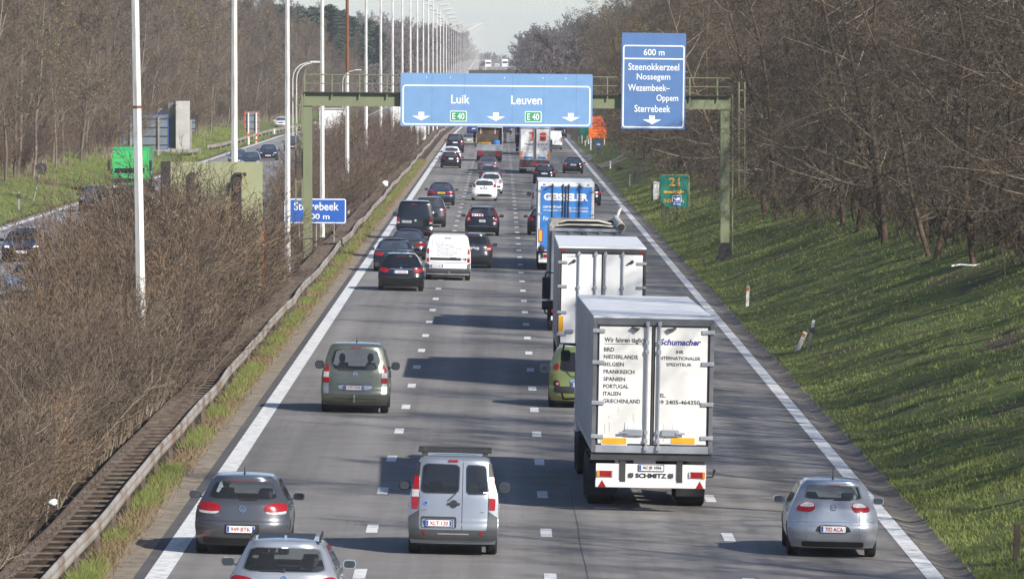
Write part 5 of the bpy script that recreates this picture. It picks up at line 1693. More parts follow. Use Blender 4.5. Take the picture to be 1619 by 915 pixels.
def side_windows(c, panes, name='side_window'):
    for sd in ('left', 'right'):
        for p in panes:
            q = chaikin([(u * c.L if u <= 1 else u, v * c.fz) for u, v in p], 1, .15)
            c.window(sd, q, name)
HATCH_SIDES = [[(.255, 1.02), (.43, .96), (.43, 1.36), (.32, 1.37)], [(.445, .96), (.655, .955), (.58, 1.30), (.53, 1.36), (.445, 1.36)]]
VAN_SIDES = [[(.47, 1.12), (.68, 1.10), (.62, 1.50), (.56, 1.60), (.47, 1.60)]]
MPV_SIDES = [[(.14, 1.16), (.30, 1.14), (.30, 1.58), (.16, 1.58)], [(.32, 1.13), (.48, 1.12), (.48, 1.60), (.32, 1.60)], [(.50, 1.12), (.72, 1.10), (.63, 1.52), (.57, 1.6), (.50, 1.6)]]

def windscreen(c, z0, z1, w0, w1):
    return c.window('front', chaikin([(-w0, z0 * c.fz), (w0, z0 * c.fz), (w1, z1 * c.fz), (-w1, z1 * c.fz)], 1, .1), 'windscreen')

def door_lines(c, sides=True):
    for sd in ('left', 'right'):
        for u in (.435, .66):
            q = [(u * c.L - .006, .38 * c.fz), (u * c.L + .006, .38 * c.fz), (u * c.L + .006, .9 * c.fz), (u * c.L - .006, .9 * c.fz)]
            c.patch(sd, q, M['black_plastic'], .0015, 'door_gap', thick=.004)
        for u in (.46, .28):
            m = MB(); sg = 1 if sd == 'right' else -1; x = c.w(.85 * c.fz) * sg
            m.box((min(x, x + sg * .03), u * c.L, .83 * c.fz), (max(x, x + sg * .03), u * c.L + .16, .86 * c.fz), .008); m.build('door_handle', c.paint, c.root)

# ------------------------------------------------------------------ the nearest cars
# dark grey hatchback
c = Car('dark metallic grey hatchback straddling the solid edge line of the left lane', 'hatch', 383, 875, 'gun', W=1.79, L=4.2, H=1.47, cut=True)
c.window('rear', chaikin([(-.675, 1.06), (.675, 1.06), (.54, 1.385), (-.54, 1.385)], 2, .12), 'rear_window', mat_=M['glass'])
windscreen(c, 1.0, 1.36, .64, .50); side_windows(c, HATCH_SIDES)
lp = chaikin([(.40, .90), (.43, .96), (.60, 1.005), (.815, 1.0), (.845, .9), (.83, .85), (.55, .83), (.44, .845)], 2, .2)
c.lamp(lp, M['lamp_red'])
lp2 = chaikin([(.43, .845), (.60, .85), (.83, .86), (.82, .805), (.62, .785), (.46, .80)], 2, .2); c.lamp(lp2, M['lamp_clear'], name='reversing_lamp', off=.009)
for sx in (-1, 1): c.bar(sx * .70 - .085, sx * .70 + .085, .37, .405, M['lamp_red'], name='reflector')
b_ = c.disc(0, .885, .062, M['chrome']); c.disc(0, .885, .050, M['black_plastic'], .017, 'badge_field')
for q in ([(-.030, .917), (-.020, .917), (0, .885), (.020, .917), (.030, .917), (.004, .874), (-.004, .874)], [(-.040, .895), (-.032, .895), (-.020, .855), (0, .88), (.020, .855), (.032, .895), (.040, .895), (.026, .842), (.017, .842), (0, .868), (-.017, .842), (-.026, .842)]):
    c.patch('rear', q, M['chrome'], .019, 'emblem')
c.bar(-.33, .33, .425, .60, M['black_plastic'], .004, 'plate_recess', .03)
c.plate(-.02, .508, '949·BTK', w=.53, h=.125, blue='LR')
c.bar(-.80, .80, .652, .66, M['black_plastic'], .002, 'tailgate_gap'); c.bar(-.74, .74, .21, .335, M['black_plastic'], .006, 'diffuser', .04)
c.bar(-.28, .28, 1.392, 1.402, M['lamp_dark_red'], .008, 'brake_lamp'); c.bar(-.06, .28, 1.058, 1.075, M['black_plastic'], .03, 'wiper')
c.mirrors(1.0, .60); c.antenna(0, .95, .13, .1); c.seats(); door_lines(c)
letter('GOLF', c.root, M['chrome'], (-.47, c.ry(-.47, .76) - .012, .755), height=.03)
c.driver(-.37, 'driver in dark clothes seen through the rear window of the dark grey hatchback')
c.finish()

# silver estate cut by the lower edge
c = Car('silver estate car with roof rails and black glass roof panel, nearest of all', 'estate', 0, 0, 'silver', W=1.83, L=4.8, H=1.50, cut=True, pos=(-3.56, 115.7))
c.window('rear', chaikin([(-.70, 1.03), (.70, 1.03), (.575, 1.41), (-.575, 1.41)], 2, .10), 'rear_window', mat_=M['glass'])
windscreen(c, 1.0, 1.38, .66, .52); side_windows(c, HATCH_SIDES)
c.bar(-.055, .055, 1.395, 1.415, M['sign_white'], .016, 'brake_lamp'); c.disc(.0, 1.06, .03, M['black_plastic'], .03, 'wiper_pivot'); c.bar(-.38, .02, 1.045, 1.06, M['black_plastic'], .03, 'wiper')
c.lamp(chaikin([(.48, .93), (.86, .98), (.88, .74), (.52, .76)], 2), M['lamp_red'])
c.disc(0, .925, .05, M['chrome']); c.bar(-.5, .5, .86, .875, M['chrome'], .012, 'chrome_strip'); c.plate(0, .76, '1-ADE-417', w=.52)
c.bar(-.75, .75, .22, .34, M['black_plastic'], .006, 'diffuser', .04)
m = MB(); m.box((-.46, 1.0, c.H + .012), (.46, 2.1, c.H + .04), .005); m.build('roof_panel', M['black_plastic'], c.root)
c.rails(.62, M['black_plastic'], .05, .62, 2.15); m = MB(); m.prism([(.78, c.H + .02), (.96, c.H + .02), (.82, c.H + .085), (.79, c.H + .085)], -.02, .02, 'x'); m.build('antenna', M['silver'] if 'silver' in M else PAINTS['silver'], c.root)
c.mirrors(.99, .59); c.seats(); door_lines(c); c.driver(-.37, 'driver seen through the rear window of the silver estate car'); c.finish()

# silver panel van with roof bars
c = Car('silver small van with two roof bars and glazed twin rear doors', 'mpv', 715.5, 875, 'bluesilver', W=1.72, L=4.2, H=1.86, cat='van', name='van', cut=True, corner=.09)
c.window('rear', chaikin([(-.64, 1.18), (.10, 1.18), (.11, 1.73), (-.60, 1.74)], 2, .10), 'rear_window', mat_=M['glass_tint'])
c.window('rear', chaikin([(.23, 1.17), (.665, 1.17), (.62, 1.73), (.22, 1.73)], 2, .10), 'rear_window', mat_=M['glass_tint'])
windscreen(c, 1.10, 1.58, .68, .56); side_windows(c, MPV_SIDES)
for sx in (-1, 1):
    def pl(zs, m_, nm, off=.012):
        po = [(sx * (a), z) for a, z in zs]
        c.patch('rear', po if sx > 0 else po[::-1], m_, off, nm)
    pl([(.665, 1.25), (.79, 1.25), (.755, 1.50), (.66, 1.50)], M['lamp_red'], 'rear_lamp'); pl([(.665, 1.11), (.80, 1.11), (.79, 1.245), (.665, 1.245)], M['lamp_clear'], 'reversing_lamp')
    pl([(.68, .88), (.79, .88), (.80, 1.105), (.665, 1.105)], M['lamp_red'], 'rear_lamp'); pl([(.66, 1.505), (.755, 1.505), (.70, 1.76), (.645, 1.76)], M['black_plastic'], 'pillar_cover', .008)
    pl([(.64, .45), (.845, .45), (.845, .74), (.67, .86), (.66, .74)], M['grey_plastic'], 'corner_cladding', .014)
    c.disc(sx * .54 + (.0), .445, .035, M['lamp_red'], .03, 'reflector')
c.bar(-.84, .84, .30, .50, M['grey_plastic'], .02, 'bumper', .06); c.bar(-.3, .3, .41, .435, M['steel'], .028, 'bumper_step')
c.bar(.158, .170, .50, 1.82, M['black_plastic'], .003, 'door_gap'); c.bar(-.665, -.653, .50, 1.20, M['black_plastic'], .003, 'door_gap'); c.bar(.655, .667, .50, 1.20, M['black_plastic'], .003, 'door_gap')
c.bar(-.62, .06, .53, .745, M['cabin'], .003, 'plate_recess', .04); c.bar(-.60, .02, .54, .70, PAINTS['bluesilver'], .006, 'plate_field', .02)
c.plate(-.27, .625, 'XLT·120', w=.50, h=.115, blue='LR')
c.disc(0, .99, .075, M['black_plastic'], .02, 'door_lock'); c.bar(-.12, .12, .97, 1.01, M['black_plastic'], .03, 'door_handle')
c.disc(-.53, 1.0, .045, M['chrome'], .014); c.disc(-.53, 1.0, .032, M['plate_blue'], .017, 'badge_field')
c.patch('rear', [(-.115, 1.06), (-.095, 1.045), (.05, 1.19), (.035, 1.205)], M['black_plastic'], .03, 'wiper')
c.bar(-.12, .07, 1.775, 1.815, M['lamp_dark_red'], .02, 'brake_lamp', .015); c.bar(.56, .66, 1.195, 1.225, M['sign_white'], .012, 'sticker')
letter('DOBLÒ', c.root, M['ink_grey'], (-.56, c.ry(-.56, .875) - .012, .875), height=.025)
letter('Multijet', c.root, M['ink_grey'], (.55, c.ry(.55, .845) - .012, .845), height=.022)
for yy in (.75, 1.75):
    m = MB(); m.box((-.70, yy - .06, c.H + .07), (.70, yy + .06, c.H + .13), .012); b_ = m.build('roof_bar', M['black_plastic'], c.root)
    for sx in (-.58, .58):
        m = MB(); m.box((sx - .05, yy - .05, c.H - .02), (sx + .05, yy + .05, c.H + .068)); m.box((sx - .04, yy - .075, c.H + .08), (sx + .04, yy - .063, c.H + .115)); m.build('bar_foot', M['dark_steel'], b_)
c.mirrors(1.13, .66, M['grey_plastic'], .95, .11); c.seats(); door_lines(c); c.finish()

# silver hatchback on the right
c = Car('silver hatchback with rounded tail in the far-right lane by the gutter', 'hatch', 1314, 879, 'silver', W=1.75, L=4.18, H=1.46, cut=True, yaw=-.006)
c.window('rear', chaikin([(-.57, 1.125), (.57, 1.125), (.50, 1.385), (-.50, 1.385)], 2, .10), 'rear_window')
windscreen(c, 1.0, 1.36, .64, .50); side_windows(c, HATCH_SIDES)
c.lamp(chaikin([(.345, .975), (.37, 1.07), (.55, 1.08), (.70, .98), (.71, .90), (.42, .885)], 2, .2), M['lamp_red'])
c.lamp(chaikin([(.365, .985), (.38, 1.062), (.55, 1.07), (.675, .985)], 2, .2), M['lamp_clear'], name='reversing_lamp', off=.016)
b_ = c.patch('rear', rrect(-.055, .925, .055, 1.035, .03), M['chrome'], .014, 'badge')
c.patch('rear', [(-.038, 1.02), (.04, 1.02), (.04, 1.0), (-.005, 1.0), (-.005, .99), (.04, .965), (.04, .94), (-.04, .94), (-.04, .96), (.005, .96), (.005, .97), (-.038, .995)], M['ink_grey'], .017, 'emblem')
c.bar(-.80, .80, .695, .71, M['chrome'], .004, 'bumper_edge'); c.patch('rear', chaikin([(-.36, .49), (.36, .49), (.29, .645), (-.29, .645)], 1), M['cabin'], .003, 'plate_recess')
c.plate(-.0, .565, '702·ACA', w=.48, h=.12, blue='L'); c.bar(-.6, .6, .21, .32, M['black_plastic'], .006, 'diffuser', .04)
c.bar(-.12, .14, 1.375, 1.395, M['lamp_dark_red'], .01, 'brake_lamp'); c.patch('rear', [(.0, 1.14), (.05, 1.16), (.34, 1.135), (.34, 1.12), (.02, 1.12)], M['black_plastic'], .03, 'wiper')
for sx in (-1, 1): c.patch('rear', ([(sx * .505, .33), (sx * .512, .33), (sx * .512, 1.10), (sx * .505, 1.10)])[::sx], M['ink_grey'], .001, 'tailgate_gap')
c.mirrors(.99, .60); c.antenna(0, .78, .22, .06); c.seats(M['cabin_light']); door_lines(c); c.finish()

# olive people carrier
c = Car('olive grey tall people carrier with big rounded rear window in the left lane', 'mpv', 561, 651.5, 'olive', W=1.81, L=4.38, H=1.82, cat='car', cut=True, corner=.14)
c.window('rear', chaikin([(-.57, 1.14), (.57, 1.14), (.665, 1.36), (.66, 1.45), (.57, 1.70), (-.57, 1.70), (-.66, 1.45), (-.665, 1.36)], 2, .14), 'rear_window')
windscreen(c, 1.10, 1.58, .70, .58); side_windows(c, MPV_SIDES)
c.lamp([(.70, 1.10), (.84, 1.10), (.80, 1.22), (.745, 1.32), (.70, 1.18)], M['lamp_red']); c.lamp([(.70, .95), (.85, .95), (.84, 1.095), (.70, 1.095)], M['lamp_clear'], name='reversing_lamp'); c.lamp([(.70, .81), (.85, .81), (.85, .945), (.70, .945)], M['lamp_red'])
for dz in (0, .045): c.patch('rear', [(-.06, 1.0 + dz), (0, 1.05 + dz), (.06, 1.0 + dz), (.06, 1.022 + dz), (0, 1.072 + dz), (-.06, 1.022 + dz)][::1], M['chrome'], .014, 'emblem')
c.bar(-.46, .46, .775, .83, PAINTS['olive'], .035, 'tailgate_handle', .02); c.patch('rear', chaikin([(-.48, .765), (.48, .765), (.40, .62), (-.40, .62)], 1), PAINTS['silver'], .004, 'plate_recess')
c.plate(-.03, .685, 'JVF·635', w=.50, h=.115, blue='LR')
letter('CITROËN', c.root, M['chrome'], (-.42, c.ry(-.42, 1.02) - .014, 1.02), height=.035); letter('Berlingo', c.root, M['chrome'], (.44, c.ry(.44, 1.02) - .014, 1.02), height=.035)
c.bar(-.13, .13, 1.725, 1.75, M['lamp_dark_red'], .012, 'brake_lamp'); c.bar(-.45, 0, 1.145, 1.18, M['black_plastic'], .03, 'wiper')
c.bar(-.86, .86, .30, .51, PAINTS['olive'], .02, 'bumper', .05); c.bar(-.58, .58, .385, .40, M['black_plastic'], .024, 'bumper_gap')
for sx in (-1, 1): c.patch('rear', ([(sx * .70, .52), (sx * .84, .52), (sx * .85, .80), (sx * .71, .80)])[::sx], PAINTS['silver'], .006, 'corner_panel')
m = MB(); m.path([(-.02, .15, .30), (-.02, -.06, .31), (-.02, -.10, .42)], .022, 8); m.ball((-.02, -.10, .46), .035, .035, .035); m.build('tow_hook', M['steel'], c.root)
c.mirrors(1.15, .66, M['black_plastic'], 1.05, .12); c.antenna(0, 1.1, .14, .1); c.seats(); door_lines(c)
c.driver(-.38, 'driver silhouette at the left inside the olive people carrier'); c.driver(.38, 'passenger silhouette beside the driver inside the olive people carrier'); c.finish()

# lime green small car half behind the lorry
c = Car('lime green small car half hidden behind the nearest white lorry', 'mpv', 917, 644, 'lime', W=1.74, L=4.08, H=1.65, cut=True, corner=.3)
c.window('rear', chaikin([(-.60, 1.0), (.60, 1.0), (.52, 1.53), (-.52, 1.53)], 2, .12), 'rear_window', mat_=M['glass_tint']); windscreen(c, 1.10, 1.55, .66, .55); side_windows(c, MPV_SIDES)
c.lamp(chaikin([(.62, 1.02), (.78, 1.05), (.72, 1.22), (.60, 1.2)], 1), M['lamp_red'])
c.bar(-.74, .74, .42, .60, M['black_plastic'], .014, 'bumper_cladding', .07); c.lamp(chaikin([(.56, .58), (.74, .58), (.76, .76), (.60, .76)], 1), M['black_plastic'], name='lamp_surround', off=.014)
for sx in (-1, 1): c.disc(sx * .64, .665, .055, M['lamp_red'], .024, 'rear_lamp'); c.disc(sx * .64, .665, .026, M['lamp_clear'], .03, 'reversing_lamp')
c.patch('rear', [(-.42, 1.0), (-.38, .95), (-.28, .86), (.0, .84), (.0, .86), (-.27, .88), (-.35, .96), (-.38, 1.0)], M['black_plastic'], .01, 'tailgate_line')
c.bar(-.3, .3, .72, .78, M['chrome'], .02, 'tailgate_handle'); c.plate(0, .65, '', w=.5, blue='L'); c.mirrors(1.06, .62, PAINTS['bluesilver'], 1.05, .12); c.seats(); c.finish()
# ------------------------------------------------------------------ the other cars
def generic(label, kind, px, py, color, lamp='lamp_dark_red', plate='1-BKC-214', pbase='plate_white', ink='ink_black', glass='glass_grey', **k):
    c = Car(label, kind, px, py, color, **k)
    g = M[glass]; f = c.fz
    a = c.W / 1.8
    if kind in ('hatch', 'estate'):
        c.window('rear', chaikin([(-.66 * a, 1.05 * f), (.66 * a, 1.05 * f), (.53 * a, 1.38 * f), (-.53 * a, 1.38 * f)], 2, .14), 'rear_window', mat_=g)
        windscreen(c, 1.0, 1.36, .64 * a, .5 * a); side_windows(c, HATCH_SIDES)
    elif kind == 'saloon':
        c.window('rear', chaikin([(-.66 * a, 1.02 * f), (.66 * a, 1.02 * f), (.54 * a, 1.33 * f), (-.54 * a, 1.33 * f)], 2, .12), 'rear_window', mat_=g)
        windscreen(c, .97, 1.32, .64 * a, .5 * a); side_windows(c, [[(.33, .99), (.46, .95), (.46, 1.31), (.38, 1.30)], [(.475, .95), (.655, .95), (.575, 1.30), (.475, 1.31)]])
    elif kind == 'suv':
        c.window('rear', chaikin([(-.68 * a, 1.18 * f), (.68 * a, 1.18 * f), (.58 * a, 1.58 * f), (-.58 * a, 1.58 * f)], 2, .14), 'rear_window', mat_=g)
        windscreen(c, 1.16, 1.56, .66 * a, .54 * a); side_windows(c, [[(.2, 1.2), (.43, 1.16), (.43, 1.56), (.25, 1.56)], [(.445, 1.16), (.68, 1.15), (.58, 1.5), (.445, 1.56)]])
    return c

def rear_set(c, lamps, lm='lamp_dark_red', plate=None, plate_z=.78, plate_w=.5, pbase='plate_white', ink='ink_black', pblue='L', chrome=None, badge=None, low=True):
    f = c.fz
    for p in lamps: c.lamp(chaikin([(u, v * f) for u, v in p], 1, .2), M[lm])
    if plate is not None: c.plate(0, plate_z * f, plate, w=plate_w, h=.115, base=pbase, ink=ink, blue=pblue)
    if chrome: c.bar(-chrome[0], chrome[0], chrome[1] * f, chrome[1] * f + .022, M['chrome'], .014, 'chrome_strip')
    if badge: c.disc(0, badge * f, .05, M['chrome'])
    if low: c.bar(-.7, .7, c.z0 + .01, c.z0 + .12, M['black_plastic'], .008, 'diffuser', .04)
    c.bar(-.2, .2, (c.H / f - .09) * f, (c.H / f - .075) * f, M['lamp_dark_red'], .012, 'brake_lamp')

# black estate with white plate
c = generic('black estate car with chrome tailgate strip and white plate in the left lane', 'estate', 633.6, 459.5, 'black', glass='glass_dark', W=1.86, H=1.5, L=4.9, cut=True)
rear_set(c, [[(.46, .84), (.60, .93), (.86, .97), (.89, .82), (.62, .74)]], 'lamp_red', '1·AAA·010', .785, .56, chrome=(.46, .885), badge=.95)
c.mirrors(.98, .6); c.seats(); c.antenna(0, 1.0, .07, .05); c.bar(-.1, .28, 1.06, 1.075, M['chrome'], .03, 'wiper'); c.finish()
# black saloon behind
c = generic('black saloon with a chrome boot strip, half hidden by the black estate', 'saloon', 622, 429.5, 'black', W=1.8, H=1.42, cut=True)
rear_set(c, [[(.42, .82), (.50, .90), (.84, .92), (.87, .76), (.55, .72)]], 'lamp_red', '1·BDF·520', .76, .52, chrome=(.48, .87), badge=.93); c.mirrors(.96, .6); c.seats(); c.finish()
# dark coupe
c = generic('dark grey coupe with a wide black boot panel behind the black saloon', 'saloon', 644.5, 410.5, 'darkgrey', W=1.76, H=1.38, cut=True)
rear_set(c, [[(.35, .78), (.38, .85), (.80, .87), (.84, .72), (.45, .70)]], 'lamp_dark_red', '', .6, .5); c.bar(-.6, .6, .93, .955, M['black_plastic'], .02, 'boot_spoiler'); c.mirrors(.96, .6); c.seats(); c.finish()
# white van with text
c = Car('white panel van with grey lettering on its tailgate and black lower bumper', 'van', 708, 442.5, 'white', W=1.93, H=1.95, L=4.8, cat='van', name='van', corner=.08)
c.lamp([(.82, 1.15), (.93, 1.13), (.91, 1.35), (.83, 1.37)], M['lamp_red']); c.lamp([(.82, .96), (.935, .96), (.93, 1.125), (.82, 1.145)], M['lamp_clear'], name='reversing_lamp'); c.lamp([(.81, .78), (.93, .78), (.935, .955), (.82, .955)], M['lamp_red'])
c.bar(-.78, .78, .86, .975, M['black_plastic'], .006, 'dark_band', .01); c.bar(-.80, .80, .755, .772, M['black_plastic'], .004, 'tailgate_gap')
c.disc(.62, .915, .085, M['sign_white'], .012, 'roundel'); letter('C5', c.root, M['ink_black'], (.62, c.ry(.62, .915) - .018, .915), height=.10, bold=.03)
c.bar(-.95, .95, .30, .52, M['grey_plastic'], .02, 'bumper', .05); 
for sx in (-1, 1): c.patch('rear', ([(sx * .80, .5), (sx * .955, .5), (sx * .955, .76), (sx * .82, .70)])[::sx], M['grey_plastic'], .016, 'corner_cladding')
c.plate(-.47, .62, 'YDH·407', w=.5, blue='LR', ink='ink_red'); c.bar(.1, .34, .93, 1.0, M['black_plastic'], .03, 'door_handle', .02); c.bar(.14, .30, .985, 1.02, M['chrome'], .034, 'handle_bar', .01)
rr = random.Random(9); V = MB(); 
for i in range(7):
    z = 1.60 - i * .082; x = -.56 + (.06 if i else 0); xe = (-.1, .42, .56, .56, .5, .42, .3)[i] - rr.uniform(0, .1); yb = c.ry(.3, z) - .008
    while x < xe:
        w_ = rr.uniform(.035, .10); hh = .010 if rr.random() < .7 else .017
        V.prism([(x, z - .014), (x + w_, z - .014), (x + w_ + .01, z - .014 + hh * 1.6), (x + .01, z - .014 + hh * 1.6)], yb - .004, yb + .05); x += w_ + rr.uniform(.012, .03)
V.build('lettering', M['ink_grey'], c.root)
c.bar(-.7, .7, 1.735, 1.742, M['ink_grey'], .002, 'window_outline'); c.bar(-.7, -.692, 1.03, 1.735, M['ink_grey'], .002, 'window_outline'); c.bar(.692, .7, 1.03, 1.735, M['ink_grey'], .002, 'window_outline')
c.bar(-.18, .12, 1.80, 1.83, M['lamp_dark_red'], .02, 'brake_lamp'); windscreen(c, 1.15, 1.72, .74, .64); side_windows(c, VAN_SIDES)
m = MB(); m.path([(.05, .1, .26), (.05, -.08, .27), (.05, -.1, .42)], .025, 6); m.build('tow_hook', M['chrome'], c.root)
for yy in (.9, 2.4):
    m = MB(); m.box((-.82, yy - .04, c.H + .07), (.82, yy + .04, c.H + .12)); m.box((-.76, yy - .04, c.H - .02), (-.70, yy + .04, c.H + .069)); m.box((.70, yy - .04, c.H - .02), (.76, yy + .04, c.H + .069)); m.build('roof_bar', M['dark_steel'], c.root)
c.mirrors(1.22, .66, M['grey_plastic'], 1.0, .11); c.finish()
# dark hatch right of the van
c = generic('dark grey hatchback just to the right of the lettered white van', 'hatch', 748, 423.5, 'darkgrey', glass='glass_dark', W=1.74, H=1.56, L=4.0)
rear_set(c, [[(.58, .82), (.60, .98), (.80, 1.02), (.84, .84), (.74, .72)]], 'lamp_red', '1·ABS·327', .86, .5, badge=1.0); c.lamp([(.62, .86), (.78, .86), (.79, .94), (.62, .94)], M['lamp_clear'], name='reversing_lamp', off=.016); c.mirrors(.98, .6, M['black_plastic']); c.finish()
# black van with twin rear windows
c = Car('black passenger van with twin dark rear windows, hugging the left edge line', 'van', 655, 378, 'black', W=1.90, H=2.0, L=4.9, cat='van', name='van', corner=.10)
c.window('rear', chaikin([(-.72, 1.12), (-.03, 1.12), (-.03, 1.78), (-.66, 1.80)], 2, .1), 'rear_window'); c.window('rear', chaikin([(.06, 1.12), (.72, 1.12), (.66, 1.80), (.06, 1.78)], 2, .1), 'rear_window')
c.lamp(chaikin([(.76, .92), (.93, .92), (.93, 1.12), (.79, 1.18)], 1), M['lamp_red']); c.lamp([(.79, .84), (.92, .84), (.93, .915), (.78, .915)], M['lamp_clear'], name='reversing_lamp')
c.plate(-.42, .93, '1·BFK·062', w=.52, ink='ink_black'); c.disc(.05, 1.0, .06, M['chrome']); letter('MULTIVAN', c.root, M['chrome'], (-.55, c.ry(-.55, 1.07) - .012, 1.07), height=.03)
c.bar(-.2, .1, 1.83, 1.86, M['lamp_red'], .014, 'brake_lamp'); c.bar(-.93, .93, .36, .50, M['black_plastic'], .015, 'bumper', .04); c.lamp([(.55, .40), (.8, .40), (.8, .45), (.55, .45)], M['lamp_dark_red'], name='reflector', off=.02)
side_windows(c, MPV_SIDES); windscreen(c, 1.2, 1.75, .74, .64); c.mirrors(1.22, .66, M['black_plastic'], 1.2, .12); c.finish()
# suv before the van
c = generic('dark off-road car showing only its right flank beyond the black van', 'suv', 679, 358.5, 'darkgrey', W=1.84, H=1.66)
rear_set(c, [[(.72, .85), (.74, 1.05), (.86, 1.08), (.9, .88)]], 'lamp_red', '', .85); c.mirrors(1.12, .6, M['chrome']); c.finish()
# navy saloon yellow plate
c = generic('navy saloon with a yellow number plate and two occupants, left lane', 'saloon', 697, 324, 'navy', W=1.80, H=1.44, cut=True)
rear_set(c, [[(.33, .74), (.36, .92), (.84, .93), (.86, .78)]], 'lamp_red', '71·HF·ZR', .80, .52, 'plate_yellow', pblue='L'); c.bar(-.86, .86, .60, .62, M['ink_grey'], .006, 'bumper_edge'); c.mirrors(.97, .6, M['black_plastic']); c.seats(); c.finish()
# black estate with tall lamps
c = generic('black estate car with tall red pillar lamps and a striped sticker in the second lane', 'estate', 762, 372, 'ink', W=1.88, H=1.53, L=4.65, cut=True)
c.lamp(chaikin([(.62, .80), (.70, 1.1), (.60, 1.38), (.66, 1.38), (.80, 1.06), (.88, .82), (.80, .74)], 1, .15), M['lamp_red']); c.lamp([(.68, .86), (.80, .86), (.78, .94), (.70, .94)], M['lamp_clear'], name='reversing_lamp', off=.017)
st = c.bar(-.56, .04, 1.05, 1.17, M['sign_white'], .012, 'sticker', .01)
for i, (a, b) in enumerate(((-.53, -.42), (-.36, -.31), (-.24, -.16), (-.12, .0))): c.bar(a, b, 1.065, 1.15, M['ink_red'], .016, 'sticker_mark', .01)
for x in (-.28, -.14, .0, .14, .28): c.disc(x, .955, .014, M['chrome'], .014, 'emblem')
c.plate(0, .80, '1·AFY·815', w=.34, h=.13, ink='ink_black', blue=''); c.bar(-.8, .8, .50, .515, M['ink_grey'], .008, 'bumper_edge'); c.rails(.66, M['black_plastic'], .05, .6, 2.05); c.mirrors(1.0, .6, size=1.1); c.seats(); c.finish()
# white hatch with black lower bumper
c = generic('white hatchback with an arched black rear window and black bumper insert', 'hatch', 765.5, 317.5, 'white', W=1.74, H=1.46, L=3.95)
rear_set(c, [[(.60, .92), (.66, .93), (.80, .98), (.72, 1.25), (.60, 1.04)]], 'lamp_dark_red', '1·BCH·883', .86, .5, low=False, badge=.97)
c.patch('rear', chaikin([(-.56, .30), (.56, .30), (.44, .48), (-.44, .48)], 1), M['black_plastic'], .01, 'bumper_insert'); c.mirrors(.97, .6, M['black_plastic']); c.finish()
# white hatch ahead
c = generic('white hatchback with round red lamps just ahead of the arched-window hatchback', 'hatch', 776, 306, 'white', W=1.70, H=1.49, L=3.9)
rear_set(c, [], plate='', plate_z=.8)
for sx in (-1, 1): c.disc(sx * .64, .88, .13, M['lamp_red'], .012, 'rear_lamp'); c.disc(sx * .64, .88, .05, M['lamp_clear'], .018, 'reversing_lamp')
c.mirrors(.98, .6); c.finish()
c = generic('mid grey hatchback between the two white hatchbacks and the grey saloon', 'hatch', 775, 291.5, 'grey', W=1.75, H=1.45)
rear_set(c, [[(.5, .82), (.55, .95), (.82, .97), (.84, .82)]], 'lamp_red', '', .8); c.mirrors(.98, .6, M['chrome']); c.finish()
c = generic('grey saloon following the open tarpaulin truck in the second lane', 'saloon', 771.5, 274.5, 'grey', W=1.8, H=1.44)
rear_set(c, [[(.36, .78), (.45, .90), (.84, .92), (.86, .76)]], 'lamp_red', '', .7, badge=.9); c.mirrors(.97, .6); c.finish()
c = generic('black hatchback with a small white plate behind the white hatchback, left lane', 'hatch', 712.6, 265.7, 'black', W=1.84, H=1.42)
rear_set(c, [[(.46, .84), (.52, .94), (.84, .96), (.86, .82)]], 'lamp_dark_red', '', .86, .42); c.mirrors(.97, .6); c.finish()
c = generic('white hatchback directly ahead of the black hatchback, left lane', 'hatch', 713.6, 256.7, 'white', W=1.74, H=1.46)
rear_set(c, [[(.5, .84), (.55, .96), (.82, .97), (.84, .84)]], 'lamp_red', '', .7); c.mirrors(.97, .6, M['black_plastic']); c.finish()
c = generic('large black off-road car with red upright lamps, left lane under the wide sign', 'suv', 719.2, 241.3, 'ink', W=1.86, H=1.9, L=4.8)
rear_set(c, [[(.72, .8), (.74, 1.12), (.88, 1.12), (.9, .8)]], 'lamp_red', '', .95); c.rails(.6, M['black_plastic'], .06); c.mirrors(1.15, .6); c.finish()
c = generic('beige saloon between the big black off-road car and the tarpaulin truck', 'saloon', 740.8, 231.5, 'beige', W=1.76, H=1.42)
rear_set(c, [[(.46, .78), (.5, .9), (.82, .91), (.84, .78)]], 'lamp_dark_red', '', .75); c.mirrors(.97, .6); c.finish()
c = generic('blue car in the left lane just under the lower edge of the wide sign', 'hatch', 748.3, 212, 'blue', W=1.74, H=1.5)
rear_set(c, [[(.5, .84), (.55, .96), (.82, .97), (.84, .84)]], 'lamp_dark_red', '', .8); c.finish()
c = generic('dark car in the third lane right behind the white box lorry with red emblems', 'hatch', 860.3, 290.5, 'ink', W=1.76, H=1.48)
rear_set(c, [[(.46, .84), (.52, .96), (.84, .98), (.86, .82)]], 'lamp_dark_red', '', .8, badge=.95); c.mirrors(.97, .6, M['chrome']); c.finish()
c = generic('black saloon in the far-right lane passing the white box lorry with red emblems', 'saloon', 905.8, 274.5, 'black', W=1.78, H=1.38)
rear_set(c, [[(.5, .76), (.54, .92), (.84, .93), (.87, .7)]], 'lamp_red', '1·BDA·640', .80, .5); c.lamp([(.56, .84), (.70, .84), (.70, .9), (.57, .9)], M['lamp_clear'], name='reversing_lamp', off=.017); c.mirrors(.96, .6, M['chrome']); c.finish()
c = generic('dark red-lamped hatchback to the right of the blue box lorry', 'hatch', 929, 325, 'ink', W=1.78, H=1.47)
rear_set(c, [[(.42, .82), (.48, .95), (.84, .98), (.86, .82)]], 'lamp_red', '', .6); c.mirrors(.98, .6, M['chrome']); c.finish()
